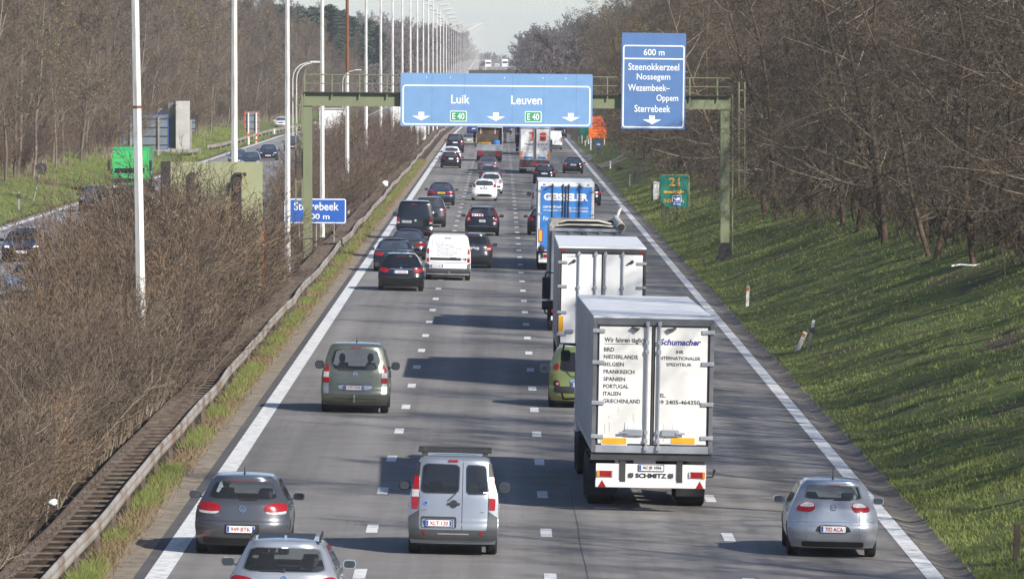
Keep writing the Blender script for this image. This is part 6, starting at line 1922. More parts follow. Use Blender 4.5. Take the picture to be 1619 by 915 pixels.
c = Car('pale small van peeping out left of the blue box lorry', 'mpv', 861, 334, 'silver', W=1.74, H=1.72, cat='van', name='van'); c.window('rear', chaikin([(-.6, 1.15), (.6, 1.15), (.55, 1.6), (-.55, 1.6)], 2), 'rear_window'); c.lamp([(.7, .8), (.84, .8), (.8, 1.2), (.7, 1.2)], M['lamp_red']); c.mirrors(1.1, .62, M['black_plastic'], 1.3, .14); c.finish()
c = generic('dark car with a red lamp squeezed left of the blue box lorry', 'hatch', 858.5, 372, 'black', W=1.74, H=1.47)
rear_set(c, [[(.5, .80), (.55, .98), (.84, 1.0), (.86, .8)]], 'lamp_red', '', .7); c.mirrors(.98, .6, M['black_plastic']); c.finish()
c = Car('white panel van on the right beyond the white box lorry with red emblems', 'van', 874.5, 236, 'white', W=1.94, H=2.0, cat='van', name='van'); c.lamp([(.8, .8), (.93, .8), (.93, 1.3), (.82, 1.3)], M['lamp_dark_red']); c.bar(-.93, .93, .3, .5, M['grey_plastic'], .02, 'bumper', .05); c.mirrors(1.22, .66, M['black_plastic']); c.finish()
c = generic('dark car farthest along the right, at the mouth of the slip road', 'hatch', 885.5, 216.5, 'darkgrey', W=1.76, H=1.48)
rear_set(c, [[(.5, .84), (.55, .96), (.82, .97), (.84, .84)]], 'lamp_dark_red', '', .8); c.finish()
c = Car('dark van in the third lane glimpsed between the tarpaulin truck and the white lorry cab', 'van', 798, 208.5, 'navy', W=1.9, H=2.0, cat='van', name='van'); c.lamp([(.8, .8), (.93, .8), (.93, 1.3), (.82, 1.3)], M['lamp_dark_red']); c.finish()

# oncoming traffic on the far carriageway
def oncoming(label, kind, px, py, color, lit=True, **k):
    c = Car(label, kind, px, py, color, facing=-1, **k); f = c.fz; a = c.W / 1.8
    hi = {'hatch': .97, 'estate': .97, 'saloon': .94, 'suv': 1.16}[kind]; top = c.H / f - .09
    c.window('front', chaikin([(-.70 * a, (hi + .02) * f), (.70 * a, (hi + .02) * f), (.56 * a, top * f), (-.56 * a, top * f)], 1, .12), 'windscreen', mat_=M['glass'] if c.cut else M['glass_grey'])
    zl = (.70 if kind != 'suv' else .92) * f
    for sx in (-1, 1):
        c.patch('front', chaikin([(sx * .50, zl - .06), (sx * .80, zl - .04), (sx * .84, zl + .06), (sx * .55, zl + .05)], 1)[::sx], M['lamp_clear'], .012, 'headlamp', frit=.02)
    c.bar(-.40, .40, zl - .08, zl + .04, M['black_plastic'], .01, 'grille', .03, 'front'); c.bar(-.62, .62, .26 * f, .40 * f, M['black_plastic'], .01, 'air_intake', .04, 'front')
    c.plate(0, .46 * f, '1·BHS·903', w=.52, side='front', ink='ink_red', blue='L'); c.mirrors(hi + .02, 1 - .40, size=1.05)
    c.disc(0, zl + .07, .04, M['chrome'], .012, 'badge', 'front')
    return c
HM = mat('lit_headlamp', (1, 1, 1), .3)
nt_, b_ = nodes_of(HM); b_.inputs['Emission Color'].default_value = (1, .97, .9, 1); b_.inputs['Emission Strength'].default_value = 2.5
c = oncoming('black oncoming saloon with lit twin headlamps nearest the bushes on the far carriageway', 'saloon', 35, 413.5, 'ink', W=1.88, H=1.47, L=4.9, cut=True)
for sx in (-1, 1):
    for dx in (.60, .74): c.disc(sx * dx, .71, .035, HM, .022, 'lit_headlamp', 'front')
c.bar(-.36, -.03, .66, .78, M['chrome'], .013, 'kidney_frame', .04, 'front'); c.bar(.03, .36, .66, .78, M['chrome'], .013, 'kidney_frame', .04, 'front'); c.bar(-.33, -.05, .68, .76, M['black_plastic'], .016, 'kidney_grille', .03, 'front'); c.bar(.05, .33, .68, .76, M['black_plastic'], .016, 'kidney_grille', .03, 'front')
side_windows(c, [[(.33, .99), (.46, .95), (.46, 1.31), (.38, 1.30)], [(.475, .95), (.655, .95), (.575, 1.30), (.475, 1.31)]])
c.seats(); c.finish()
c = oncoming('pale blue-grey oncoming car mostly hidden by the bushes at the picture edge', 'saloon', 45, 474, 'bluesilver', W=1.78, H=1.44, cut=True); c.seats(); c.finish()
c = oncoming('dark oncoming estate beyond the far white edge line, shining chrome front', 'suv', 148.5, 334.5, 'darkgrey', W=1.86, H=1.55); c.bar(-.45, .45, .80, .95, M['chrome'], .014, 'chrome_grille', .03, 'front'); c.finish()
c = oncoming('navy oncoming hatchback peeping over the pale olive panel', 'hatch', 396, 268, 'navy', W=1.76, H=1.48); c.finish()
c = oncoming('silver oncoming car left of the navy hatchback, over the olive panel', 'hatch', 376, 262, 'grey', W=1.74, H=1.46); c.finish()
c = oncoming('black oncoming hatchback in clear view between two lamp columns', 'hatch', 424, 253.5, 'ink', W=1.80, H=1.48); c.finish()
c = oncoming('dark oncoming car farther off behind the third lamp column', 'hatch', 462, 238.5, 'darkgrey', W=1.78, H=1.5); c.finish()
c = oncoming('pale oncoming car far off before the curved lamp posts', 'hatch', 444, 207, 'white', W=1.8, H=1.5, pos=(PZ(444, 1000), 1000)); c.finish()
# ------------------------------------------------------------------ lorries
M['panel_white'] = mat('dirty_white_panel', (.80, .795, .77), .42, var=.1, scale=1.1, col2=(.72, .715, .69), lo=.25, hi=.5)
M['panel_cream'] = mat('cream_white_panel', (.80, .78, .72), .42, var=.1, scale=1.3, col2=(.71, .68, .61), lo=.28, hi=.55)
M['panel_roof'] = mat('shadow_streaked_roof', (.78, .78, .77), .5, var=.1, scale=2.2, stretch=(.5, 1.4, 1), col2=(.45, .45, .46), lo=.34, hi=.56)  # dark streaks are branch shadows painted into the roof colour
M['frame_grey'] = mat('dull_frame', (.15, .155, .16), .5, .3, var=.2, scale=2)
M['panel_side'] = mat('shaded_white_side', (.43, .43, .44), .5, var=.15, scale=.8, stretch=(1, .15, 1), col2=(.31, .31, .325))  # white wall darkened, its shade put into the colour
M['alu'] = mat('aluminium_frame', (.42, .43, .45), .4, .5, var=.15, scale=1.5)
M['dark_frame'] = mat('dark_door_seal', (.05, .05, .052), .6)
M['lorry_blue'] = mat('lorry_blue', (.045, .21, .56), .4, var=.08, scale=1.0)
M['ink_navy'] = mat('navy_ink', (.035, .03, .22), .5)
M['ink_dark'] = mat('dark_ink', (.025, .025, .03), .5)
M['reflect_yellow'] = mat('amber_reflector', (.80, .40, .015), .4, var=.06, scale=6)
M['tipper_grey'] = mat('tipper_grey', (.22, .24, .26), .55, .2, var=.2, scale=1.4, col2=(.14, .15, .165))
M['tarp'] = mat('pale_tarpaulin', (.62, .57, .46), .8, var=.12, scale=2)
M['tarp_shade_brown'] = mat('shaded_brown_inside', (.09, .062, .042), .9, var=.3, scale=1.5)  # brown tarpaulin with the shade inside the box painted in
M['machine_yellow'] = mat('machine_yellow', (.62, .36, .03), .5, var=.15, scale=3)

class Lorry:
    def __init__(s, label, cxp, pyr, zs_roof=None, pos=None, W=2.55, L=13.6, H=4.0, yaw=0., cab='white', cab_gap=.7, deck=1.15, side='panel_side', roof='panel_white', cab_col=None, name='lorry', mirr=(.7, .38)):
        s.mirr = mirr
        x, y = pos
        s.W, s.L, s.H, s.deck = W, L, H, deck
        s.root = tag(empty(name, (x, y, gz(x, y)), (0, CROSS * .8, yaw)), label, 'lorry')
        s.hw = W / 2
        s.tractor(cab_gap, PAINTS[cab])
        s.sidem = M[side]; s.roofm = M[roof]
    def part(s, m, name, mats, parent=None, smooth=0): return m.build(name, mats, parent or s.root, smooth)
    def box_body(s):
        w, L, H, d = s.hw, s.L, s.H, s.deck
        for sx in (-1, 1):
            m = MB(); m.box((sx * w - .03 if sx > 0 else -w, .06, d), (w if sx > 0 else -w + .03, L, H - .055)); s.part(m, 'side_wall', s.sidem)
            m = MB(); m.box((sx * w - .06 if sx > 0 else -w - .006, .0, d - .12), (w + .006 if sx > 0 else -w + .06, L + .01, d - .003)); s.part(m, 'side_rail', M['alu'])
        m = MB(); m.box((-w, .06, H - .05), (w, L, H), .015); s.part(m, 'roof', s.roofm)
        m = MB(); m.box((-w + .031, L - .05, d), (w - .031, L - .001, H - .052)); s.part(m, 'front_wall', s.sidem)
        m = MB(); m.box((-w + .031, .1, d - .1), (w - .031, L - .06, d)); s.part(m, 'deck', M['dark_steel'])
    def rear_frame(s, col='alu', t=.10, top=.12, bot=.14):
        w, H, d = s.hw, s.H, s.deck
        for sx in (-1, 1):
            m = MB(); m.box((min(sx * w, sx * (w - t)), -.02, d - bot), (max(sx * w, sx * (w - t)), .058, H - .055), .008); s.part(m, 'door_post', M[col])
        m = MB(); m.box((-w + t + .002, -.02, H - top - .055), (w - t - .002, .058, H - .055), .008); s.part(m, 'header', M[col])
        m = MB(); m.box((-w + t + .002, -.03, d - bot), (w - t - .002, .058, d - .004), .008); s.part(m, 'sill', M['alu'])
    def doors(s, col, t=.10, top=.12, gap=.02, seal=.035):
        w, H, d = s.hw - t, s.H - top - .055, s.deck
        m = MB(); m.box((-w, .02, d), (w, .05, H)); s.part(m, 'door_seal', M['dark_frame'])
        s.dl = []
        for sx in (-1, 1):
            a, b = (gap, w - seal) if sx > 0 else (-w + seal, -gap)
            m = MB(); m.box((a, -.015, d + .03), (b, .018, H - .035), .01); s.dl.append(s.part(m, 'rear_door', M[col]))
        return w, d, H
    def lock_rods(s, xs_, z0, z1, r=.02, col='alu', keepers=(.1, .9)):
        for x in xs_:
            m = MB(); m.tube((x, -.06, z0), (x, -.06, z1), r, n=8)
            for k in keepers: z = z0 + (z1 - z0) * k; m.box((x - .05, -.085, z - .04), (x + .05, -.016, z + .04), .008)
            s.part(m, 'lock_rod', M[col])
    def hinges(s, zs_, length=.32, col='chrome', h=.085):
        for z in zs_:
            for sx in (-1, 1):
                x0, x1 = sx * (s.hw + .008), sx * (s.hw - length)
                m = MB(); m.box((min(x0, x1), -.05, z - h / 2), (max(x0, x1), -.021, z + h / 2), .01)
                for q in (.35, .75): m.tube((x1 + (x0 - x1) * q, -.058, z), (x1 + (x0 - x1) * q, -.049, z), .014, n=8)
                s.part(m, 'hinge', M['alu'])
    def axles(s, ys, kind='twin'):
        wd = WHEELS[kind][2]
        for y in ys:
            for sx in (-1, 1): add_wheel(s.root, kind, sx * (s.hw - wd / 2 - .02), y)
        for y in ys:
            m = MB(); m.tube((-s.hw + .3, y, .5), (s.hw - .3, y, .5), .08, n=8); s.part(m, 'axle', M['dark_steel'])
    def chassis(s, L):
        for sx in (-.42, .42):
            m = MB(); m.box((sx - .06, .3, .72), (sx + .06, L, s.deck - .105)); s.part(m, 'chassis_beam', M['dark_steel'])
        m = MB(); m.box((-s.hw + .1, 3.4, .5), (-s.hw + .16, 7.0, .95)); m.box((s.hw - .16, 3.4, .5), (s.hw - .1, 7.0, .95)); s.part(m, 'side_guard', M['alu'])
    def tractor(s, gap, p):
        w = 1.22; y0 = s.L + gap; y1 = y0 + 2.2
        m = MB(); pr = [(y0, .95), (y0, 3.45), (y0 + .5, 3.62), (y1 - .7, 3.5), (y1 - .15, 2.2), (y1, 1.2), (y1, .55), (y1 - .6, .5), (y1 - .7, .95)]
        m.prism(pr, -w, w, 'x'); s.part(m, 'cab', p, None, 25)
        m = MB(); m.box((-w + .12, y1 - .62, 2.0), (w - .12, y1 - .60, 2.95)); s.part(m, 'windscreen', M['glass_dark'])
        for sx in (-1, 1):
            x = sx * w
            m = MB(); m.prism([(y1 - 1.3, 1.95), (y1 - .35, 1.95), (y1 - .6, 2.75), (y1 - 1.3, 2.75)], x + sx * .004, x - sx * .02, 'x'); s.part(m, 'side_window', M['glass_dark'])
            mh, mw = s.mirr
            if mh == 0: continue
            m = MB(); m.box((min(x + sx * .12, x + sx * mw), y1 - .30, 2.75 - mh), (max(x + sx * .12, x + sx * mw), y1 - .16, 2.75), .05)
            if mh > .5: m.box((min(x + sx * .12, x + sx * mw), y1 - .29, 1.72), (max(x + sx * .12, x + sx * mw), y1 - .17, 2.0), .05)
            m.path([(x * .98, y1 - .24, 2.86), (x + sx * .26, y1 - .24, 2.9), (x + sx * .3, y1 - .24, 2.7)], .022, 6); m.path([(x * .98, y1 - .24, 1.62), (x + sx * .26, y1 - .24, 1.6), (x + sx * .3, y1 - .24, 1.75)], .022, 6)
            s.part(m, 'door_mirror', M['black_plastic'])
        for y in (y1 - 1.35, y0 - .5):
            for sx in (-1, 1): add_wheel(s.root, 'truck' if y > y0 else 'twin', sx * (w - (.16 if y > y0 else .3)), y)
        m = MB(); m.box((-.5, s.L - 1.5, .62), (.5, y1 - .4, .95)); s.part(m, 'chassis', M['dark_steel'])
    def mudflaps(s, y):
        for sx in (-1, 1):
            m = MB(); m.box((sx * .93 - .3, y, .22), (sx * .93 + .3, y + .02, .9)); s.part(m, 'mud_flap', M['black_plastic'])
    def plate(s, x, y, z, text, w=.52, h=.12, ink='ink_black', blue='L'):
        q = link('number_plate', Car.plate_mesh(s, w, h, 'plate_white', blue), s.root); q.location = (x, y, z)
        if text: letter(text, q, M[ink], (.02, -.012, 0), height=h * .66, width=w * .76, bold=.02)
    def panel(s, x0, z0, x1, z1, y, m_, name, t=.012, bev=.0):
        m = MB(); m.box((x0, y, z0), (x1, y + t, z1), bev); return s.part(m, name, M[m_] if isinstance(m_, str) else m_)

# --- nearest lorry, with writing on both doors.  scale on its rear face: 75 photo pixels a metre
yr = 149.9; ks = F / yr
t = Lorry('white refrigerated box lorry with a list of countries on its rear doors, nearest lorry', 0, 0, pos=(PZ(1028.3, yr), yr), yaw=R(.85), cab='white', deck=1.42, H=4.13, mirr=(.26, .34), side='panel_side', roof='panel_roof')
x0_, z0_ = t.root.location.x, t.root.location.z
def X(px): return (px - VX) / ks - x0_
def Z(px, py): return CH - (py - VY - CROSS * .8 * (px - 1028)) / ks - z0_
t.box_body(); t.rear_frame('frame_grey', .085, .13, .16)
w, d, Ht = t.doors('panel_cream', .085, .13, .05, .05)
t.panel(-.018, d + .02, .018, Ht - .02, -.02, 'dark_frame', 'centre_seal', .035)
for x in (-.072, .072): t.panel(x - .03, d + .02, x + .03, Ht - .02, -.03, 'panel_cream', 'door_edge_post', .012)
for sx in (-1, 1):
    m = MB(); m.tube((sx * .128, -.075, d - .10), (sx * .128, -.075, Ht + .08), .024, n=8)
    for z in (d - .06, d + .10, d + .28, Ht - .35, Ht - .55, Ht + .04): m.box((sx * .128 - .04, -.095, z - .045), (sx * .128 + .04, -.031, z + .045), .008)
    t.part(m, 'lock_rod', M['alu'])
    m = MB(); m.box((min(sx * .2, sx * .58), -.075, d + .20), (max(sx * .2, sx * .58), -.032, d + .34), .015); m.box((min(sx * .5, sx * .7), -.1, d + .24), (max(sx * .5, sx * .7), -.078, d + .29), .01); t.part(m, 'lock_handle', M['alu'])
    m = MB(); m.prism([(sx * .28, Ht - .06), (sx * .46, Ht - .03), (sx * .48, Ht - .06), (sx * .35, Ht - .13)][::sx], -.10, -.016); t.part(m, 'vent_flap', M['grey_plastic'])
t.hinges([Z(0 + 1028, 524), Z(1028, 574), Z(1028, 638), Z(1028, 691)], .255)
ink = M['ink_dark']
def wr(tx, px0, px1, py, h, m_=ink, bold=.022, **k):
    xx0, xx1 = X(px0), X(px1)
    letter(tx, t.root, m_, (xx0, -.018, Z((px0 + px1) / 2, py)), height=h, width=xx1 - xx0, align='LEFT', bold=bold, extr=.004, **k)
wr('Wir fahren täglich', 950.5, 1016, 538.5, .135)
t.panel(X(950.5), Z(983, 544.2), X(1014), Z(983, 543.4), -.018, 'ink_dark', 'underline', .006)
for tx, pe, py in (('BRD', 966.5, 552), ('NIEDERLANDE', 1004, 564), ('BELGIEN', 982, 575.5), ('FRANKREICH', 999, 587.5), ('SPANIEN', 984.5, 599), ('PORTUGAL', 990, 610.5), ('ITALIEN', 978, 622), ('GRIECHENLAND', 1009, 634)):
    wr(tx, 950, pe, py, .085)
wr('Schumacher', 1038, 1103.5, 541, .135, M['ink_navy'], .035, shear=.25)
wr('IHR', 1064, 1076, 556.5, .07); wr('INTERNATIONALER', 1036.5, 1103, 566.5, .072); wr('SPEDITEUR', 1049, 1089, 576.5, .068); wr('TEL.', 1035.5, 1049, 625, .085); wr('+49 2405-464350', 1030.5, 1103.5, 636, .09)
for a, b in ((950, 988), (1059.5, 1096.5)):
    zc = Z((a + b) / 2, 697); t.panel(X(a) - .02, zc - .085, X(b) + .02, zc + .085, -.022, 'panel_white', 'reflector_plate', .006); t.panel(X(a), zc - .065, X(b), zc + .065, -.03, 'reflect_yellow', 'reflector', .0078)
# lower rear
t.panel(-t.hw, 1.10, t.hw, 1.25, .03, 'dark_frame', 'rear_crossbeam', .3)
ub = t.panel(-1.16, .695, 1.16, 1.03, -.02, 'panel_white', 'lamp_carrier', .03)
t.panel(-1.17, .53, 1.15, .69, -.035, 'panel_white', 'underrun_bar', .08, .012)
for sx in (-1, 1):
    t.panel(sx * .60 - .06, .65, sx * .60 + .06, 1.09, -.045, 'dark_steel', 'carrier_bracket', .02)
    a = sx * .97
    t.panel(a - .17, .75, a + .17, .88, -.05, 'lamp_red', 'rear_lamp', .028, .01)
    b = a + sx * .115; t.panel(min(b, b + sx * .052) - .0, .753, max(b, b + sx * .052), .877, -.056, 'lamp_amber', 'indicator', .0055)
    b = a - sx * .17; t.panel(min(b, b + sx * .03), .755, max(b, b + sx * .03), .875, -.056, 'lamp_clear', 'reversing_lamp', .0055)
    xx = sx * 1.03; m = MB(); m.prism([(xx - .085, .535), (xx + .085, .535), (xx, .685)], -.046, -.036); t.part(m, 'warning_triangle', M['lamp_red'])
t.plate(.0, -.035, .95, 'AC·JS 1056', .52, .12); letter('SCHMITZ', t.root, M['ink_black'], (0, -.026, .785), height=.10, width=.66, bold=.05, extr=.004)
for sx in (-1, 1): m = MB(); m.box((sx * .42 - .05, -.06, .75), (sx * .42 + .05, -.022, .84), .015); t.part(m, 'marker_lamp', M['grey_plastic'])
m = MB(); m.path([(1.16, .0, .77), (1.30, .0, .78), (1.33, -.01, .89)], .018, 6); m.ball((1.335, -.01, .91), .035, .035, .035); t.part(m, 'marker_arm', M['black_plastic'])
M['road_grime'] = mat('road_grime', (.30, .28, .25), .8, var=.3, scale=3)
rr = random.Random(21)
for i in range(26):                                   # spray dirt and scuffs low on the doors
    sx = rr.choice((-1, 1)); xx = sx * rr.uniform(.22, 1.1); zz = d + .05 + abs(rr.gauss(0, .22))
    t.panel(xx, zz, xx + rr.uniform(.004, .012), zz + rr.uniform(.04, .2), -.0165, 'road_grime', 'dirt_streak', .002)
t.axles([3.0, 4.35, 5.7]); t.chassis(13.0); t.mudflaps(2.4)

# --- second lorry: plain white doors with four rods
yr = 206.5; ks = F / yr
t = Lorry('plain white box lorry with four door rods and upright amber reflector behind the tipper', 0, 0, pos=(PZ(948.5, yr), yr), cab='white', deck=1.3, H=4.12, yaw=R(.1))
x0_, z0_ = t.root.location.x, t.root.location.z
t.box_body(); t.rear_frame('dark_frame', .07, .12, .14); w, d, Ht = t.doors('panel_white', .07, .12, .02, .03)
for sx in (-1, 1): t.panel(sx * 1.13 - .06, t.H - .145, sx * 1.13 + .06, t.H - .085, -.034, 'lamp_dark_red', 'marker_lamp', .012)
t.lock_rods([X(911.5), X(938), X(953.5), X(981)], d - .06, Ht + .05, .026, keepers=(.03, .45, .62, .97)); t.hinges([Z(948, 414), Z(948, 452), Z(948, 493), Z(948, 528)], .27)
t.panel(X(883.5) - .045, Z(948, 526), X(883.5) + .09, Z(948, 498), -.021, 'panel_white', 'reflector_plate', .005); t.panel(X(881.3), Z(948, 524.5), X(888.5), Z(948, 499), -.029, 'reflect_yellow', 'reflector', .0078)
for px, sx in ((901, -1), (992.5, 1)):
    m = MB(); m.tube((X(px) - .07, -.05, Z(948, 415.5)), (X(px) + .06, -.05, Z(948, 411.5)), .028, n=8); m.ball((X(px) + .06, -.05, Z(948, 411.5)), .05, .04, .05); t.part(m, 'door_catch', M['dark_steel'])
letter('SCHMITZ', t.root, M['ink_grey'], (X(901), -.019, Z(948, 405)), height=.05); t.panel(-1.15, .42, 1.15, .56, -.02, 'panel_white', 'underrun_bar', .08); m = MB(); m.box((X(893), -.09, Z(948, 525)), (X(905), -.035, Z(948, 520)), .01); t.part(m, 'lock_handle', M['alu'])
for sx in (-1, 1): t.panel(sx * .97 - .17, .62, sx * .97 + .17, .76, -.03, 'lamp_red', 'rear_lamp', .03)
t.plate(0, -.03, .75, 'AC·LW 384'); t.axles([2.5, 3.85, 5.2]); t.chassis(13.0)

# --- tipper lorry
yr = 250.0; ks = F / yr
t = Lorry('grey steel tipper lorry with a rolled pale tarpaulin along its right rim', 0, 0, pos=(PZ(922.5, yr), yr), L=8.0, H=3.62, cab='white', deck=1.25, mirr=(0, 0))
x0_, z0_ = t.root.location.x, t.root.location.z
hw = t.hw; H = t.H
for sx in (-1, 1):
    m = MB(); m.box((min(sx * hw, sx * (hw - .07)), .08, 1.25), (max(sx * hw, sx * (hw - .07)), t.L, H)); m.box((min(sx * (hw + .02), sx * (hw - .1)), .08, H + .002), (max(sx * (hw + .02), sx * (hw - .1)), t.L, H + .09), .01); t.part(m, 'side_wall', M['tipper_grey'])
m = MB(); m.box((-hw + .07, t.L - .1, 1.25), (hw - .07, t.L, H + .22)); m.box((-hw + .08, t.L - .6, H + .12), (hw - .08, t.L - .101, H + .18)); t.part(m, 'front_wall', M['tipper_grey'])
m = MB(); m.box((-hw + .07, .1, 1.2), (hw - .07, t.L - .11, 1.3)); t.part(m, 'tipper_floor', M['rust'])
m = MB(); m.box((-hw + .005, .0, 1.1), (hw - .005, .075, H - .08)); t.part(m, 'tailgate', M['tipper_grey'])
for a, b in ((-1.18, -1.04), (-.60, -.45), (-.09, -.03), (.03, .09), (.45, .60), (1.04, 1.18)):
    t.panel(a, 1.12, b, H - .10, -.10, 'tipper_grey', 'tailgate_rib', .099, .01)
for z in (1.2, 2.25, H - .25): t.panel(-1.18, z - .08, 1.18, z + .08, -.075, 'tipper_grey', 'tailgate_rib', .074, .01)
t.panel(-hw, H - .085, hw, H + .03, -.06, 'alu', 'tailgate_rim', .16, .02)
m = MB(); m.prism([(-hw - .02, H - .02), (-hw + .12, H - .02), (-hw + .5, H + .34), (-hw + .1, H + .34)], .4, .9); t.part(m, 'tarp_hoop', M['tarp'])
for y, z in ((1.6, H + .12), (4.0, H + .22)):
    m = MB(); m.path([(-hw + .05, y, H + .05), (-.6, y, z), (.5, y, z), (hw - .05, y, H + .05)], .035, 6); t.part(m, 'tarp_hoop', M['tarp'])
m = MB(); m.tube((hw - .02, -.1, H + .10), (hw - .1, 7.6, H + .22), .15, .13, n=14); t.part(m, 'tarp_roll', M['tarp'], None, 40)
m = MB(); m.tube((hw - .02, -.13, H + .10), (hw - .02, -.103, H + .10), .13, n=14); t.part(m, 'roll_end', M['dark_steel'])
m = MB(); m.path([(hw - .1, 7.7, H + .1), (hw + .05, 7.8, H + .55), (hw + .12, 7.8, H + .6)], .05, 6); t.part(m, 'exhaust_stack', M['panel_white'])
t.panel(-1.15, .42, 1.15, .56, -.02, 'panel_white', 'underrun_bar', .08)
for sx in (-1, 1): t.panel(sx * .97 - .17, .65, sx * .97 + .17, .8, -.03, 'lamp_red', 'rear_lamp', .03)
t.axles([1.3, 2.65]); t.chassis(8.0)

# --- blue lorry
yr = 323.5; ks = F / yr
t = Lorry('box lorry with blue doors and big white lettering, fourth in the lorry lane', 0, 0, pos=(PZ(892.8, yr), yr), cab='white', deck=1.0, H=4.03, mirr=(0, 0))
x0_, z0_ = t.root.location.x, t.root.location.z
t.box_body(); t.rear_frame('panel_white', .05, .10, .12); w, d, Ht = t.doors('lorry_blue', .05, .10, .02, .07)
for sx in (-1, 1): t.panel(sx * (w - .035) - .022, d, sx * (w - .035) + .022, Ht, -.01, 'panel_white', 'door_border', .02)
t.panel(-w, Ht - .035, w, Ht + .0, -.012, 'panel_white', 'door_border', .02)
t.lock_rods([X(871.5), X(888), X(897), X(914)], d - .05, Ht + .09, .022, 'dark_steel', (.02, .97)); t.lock_rods([X(892.5)], d, Ht, .03, 'dark_steel', (.5,)); t.hinges([Z(892, 299.5), Z(892, 336)], .16)
def wb_(tx, a, b, py, h, bold=.0, **k): letter(tx, t.root, M['sign_white'], ((X(a) + X(b)) / 2, -.024, Z(892, py)), height=h, width=X(b) - X(a), bold=bold, extr=.006, **k)
wb_('GEISSELER', 857.5, 928, 309, .34, .055); wb_('cargo-fresh', 857, 886.5, 325, .17, .02); wb_('www.geisseler.ch', 857, 886.5, 330.3, .10, .01); wb_('Tel. +41 41 854 50 50', 897, 928, 326, .09, .01); wb_('CH-4133 Pratteln', 897, 928, 330.7, .09, .01); wb_('Für', 857.5, 866, 343, .17, .01)
t.panel(X(850), Z(892, 380.5), X(856.8), Z(892, 360.5), -.03, 'lamp_red', 'reflector_frame', .009); t.panel(X(851), Z(892, 379.5), X(855.8), Z(892, 361.5), -.036, 'reflect_yellow', 'reflector', .0055)
for a, sx in ((865, -1), (915.5, 1)):
    m = MB(); m.prism([(X(a) - .18, Z(892, 296.5)), (X(a) + .02, Z(892, 291.5)), (X(a) + .12, Z(892, 291.5)), (X(a) - .08, Z(892, 296.5))], -.09, -.02); t.part(m, 'vent_flap', M['ink_navy'])
for sx in (-1, 1): t.panel(sx * 1.0 - .06, t.H - .13, sx * 1.0 + .06, t.H - .085, -.034, 'lamp_red', 'marker_lamp', .012)
t.panel(-1.2, .38, 1.2, .54, -.02, 'panel_white', 'underrun_bar', .08); t.panel(-1.2, .56, 1.2, .80, -.01, 'panel_white', 'lamp_carrier', .05)
for sx in (-1, 1): t.panel(sx * .85 - .12, .60, sx * .85 + .12, .76, -.03, 'lamp_red', 'rear_lamp', .018); t.panel(sx * 1.04 - .05, .6, sx * 1.04 + .05, .9, -.05, 'dark_steel', 'buffer', .03)
m = MB(); m.ball((-1.08, -.08, .98), .13, .06, .2); t.part(m, 'buffer', M['black_plastic']); t.plate(0, -.03, .68, ''); t.axles([2.5, 3.85, 5.2]); t.chassis(13.0)

# --- white lorry with red emblems
yr = 606.0; ks = F / yr
t = Lorry('white box lorry with red emblems and amber side reflectors far off in the third lane', 0, 0, pos=(PZ(845, yr), yr), W=2.6, cab='white', deck=1.32)
x0_, z0_ = t.root.location.x, t.root.location.z
t.box_body(); t.rear_frame('alu', .06, .10, .14); w, d, Ht = t.doors('panel_white', .06, .10, .04, .03)
t.panel(-.05, d, .05, Ht, -.03, 'dark_frame', 'centre_post', .012); t.lock_rods([-.1, .1], d - .05, Ht, .03, 'alu', (.02, .4, .97))
m = MB(); m.prism([(X(834), Z(845, 206)), (X(842.5), Z(845, 205)), (X(842), Z(845, 209)), (X(841.5), Z(845, 219)), (X(836.5), Z(845, 220.5)), (X(839.5), Z(845, 216)), (X(839.5), Z(845, 209)), (X(836), Z(845, 208.5))], -.03, -.016); t.part(m, 'emblem', M['red_trim'])
m = MB()
for z, n in ((Z(845, 209), 1), (Z(845, 213.3), 0), (Z(845, 217.5), -1)):
    m.prism(chaikin([(X(852.5), z - .1), (X(862.5), z - .1), (X(863), z + .12), (X(858), z + .16 * abs(n) + .05), (X(852), z + .1)], 1), -.03, -.016)
t.part(m, 'emblem', M['red_trim'])
for tx, a, b, py, h in (('TRANS', 828, 843, 225, .2), ('EUROP', 849.5, 864.5, 225, .2)): letter(tx, t.root, M['ink_black'], ((X(a) + X(b)) / 2, -.022, Z(845, py)), height=h, width=X(b) - X(a), bold=.02, shear=.2, extr=.005)
for a, b, py in ((828, 842, 229.5), (829, 842, 232.5), (850, 861, 229.5), (851, 864, 232.5)):
    x = X(a); rr = random.Random(a + int(py))
    m = MB()
    while x < X(b): q = rr.uniform(.05, .12); m.box((x, -.022, Z(845, py) - .035), (x + q, -.016, Z(845, py) + .035)); x += q + .04
    t.part(m, 'lettering', M['ink_grey'])
for a in (823.7, 866.7): t.panel(X(a) - .08, Z(845, 246), X(a) + .10, Z(845, 236), -.03, 'lamp_amber', 'reflector', .009)
t.panel(X(827), Z(845, 246.2), X(841), Z(845, 244), -.026, 'lorry_blue', 'stripe', .008); t.panel(X(850), Z(845, 246.2), X(862), Z(845, 244), -.026, 'lorry_blue', 'stripe', .008)
t.panel(-1.28, .62, 1.28, 1.15, -.0, 'dark_frame', 'lamp_carrier', .05)
for sx in (-1, 1): t.panel(sx * .95 - .22, .72, sx * .95 + .22, 1.02, -.03, 'lamp_dark_red', 'rear_lamp', .025)
t.panel(-.3, .72, .3, .92, -.02, 'ink_red', 'lettered_strip', .018); t.panel(-1.2, .44, 1.2, .56, -.02, 'alu', 'underrun_bar', .06); t.axles([2.5, 3.85, 5.2]); t.chassis(13)

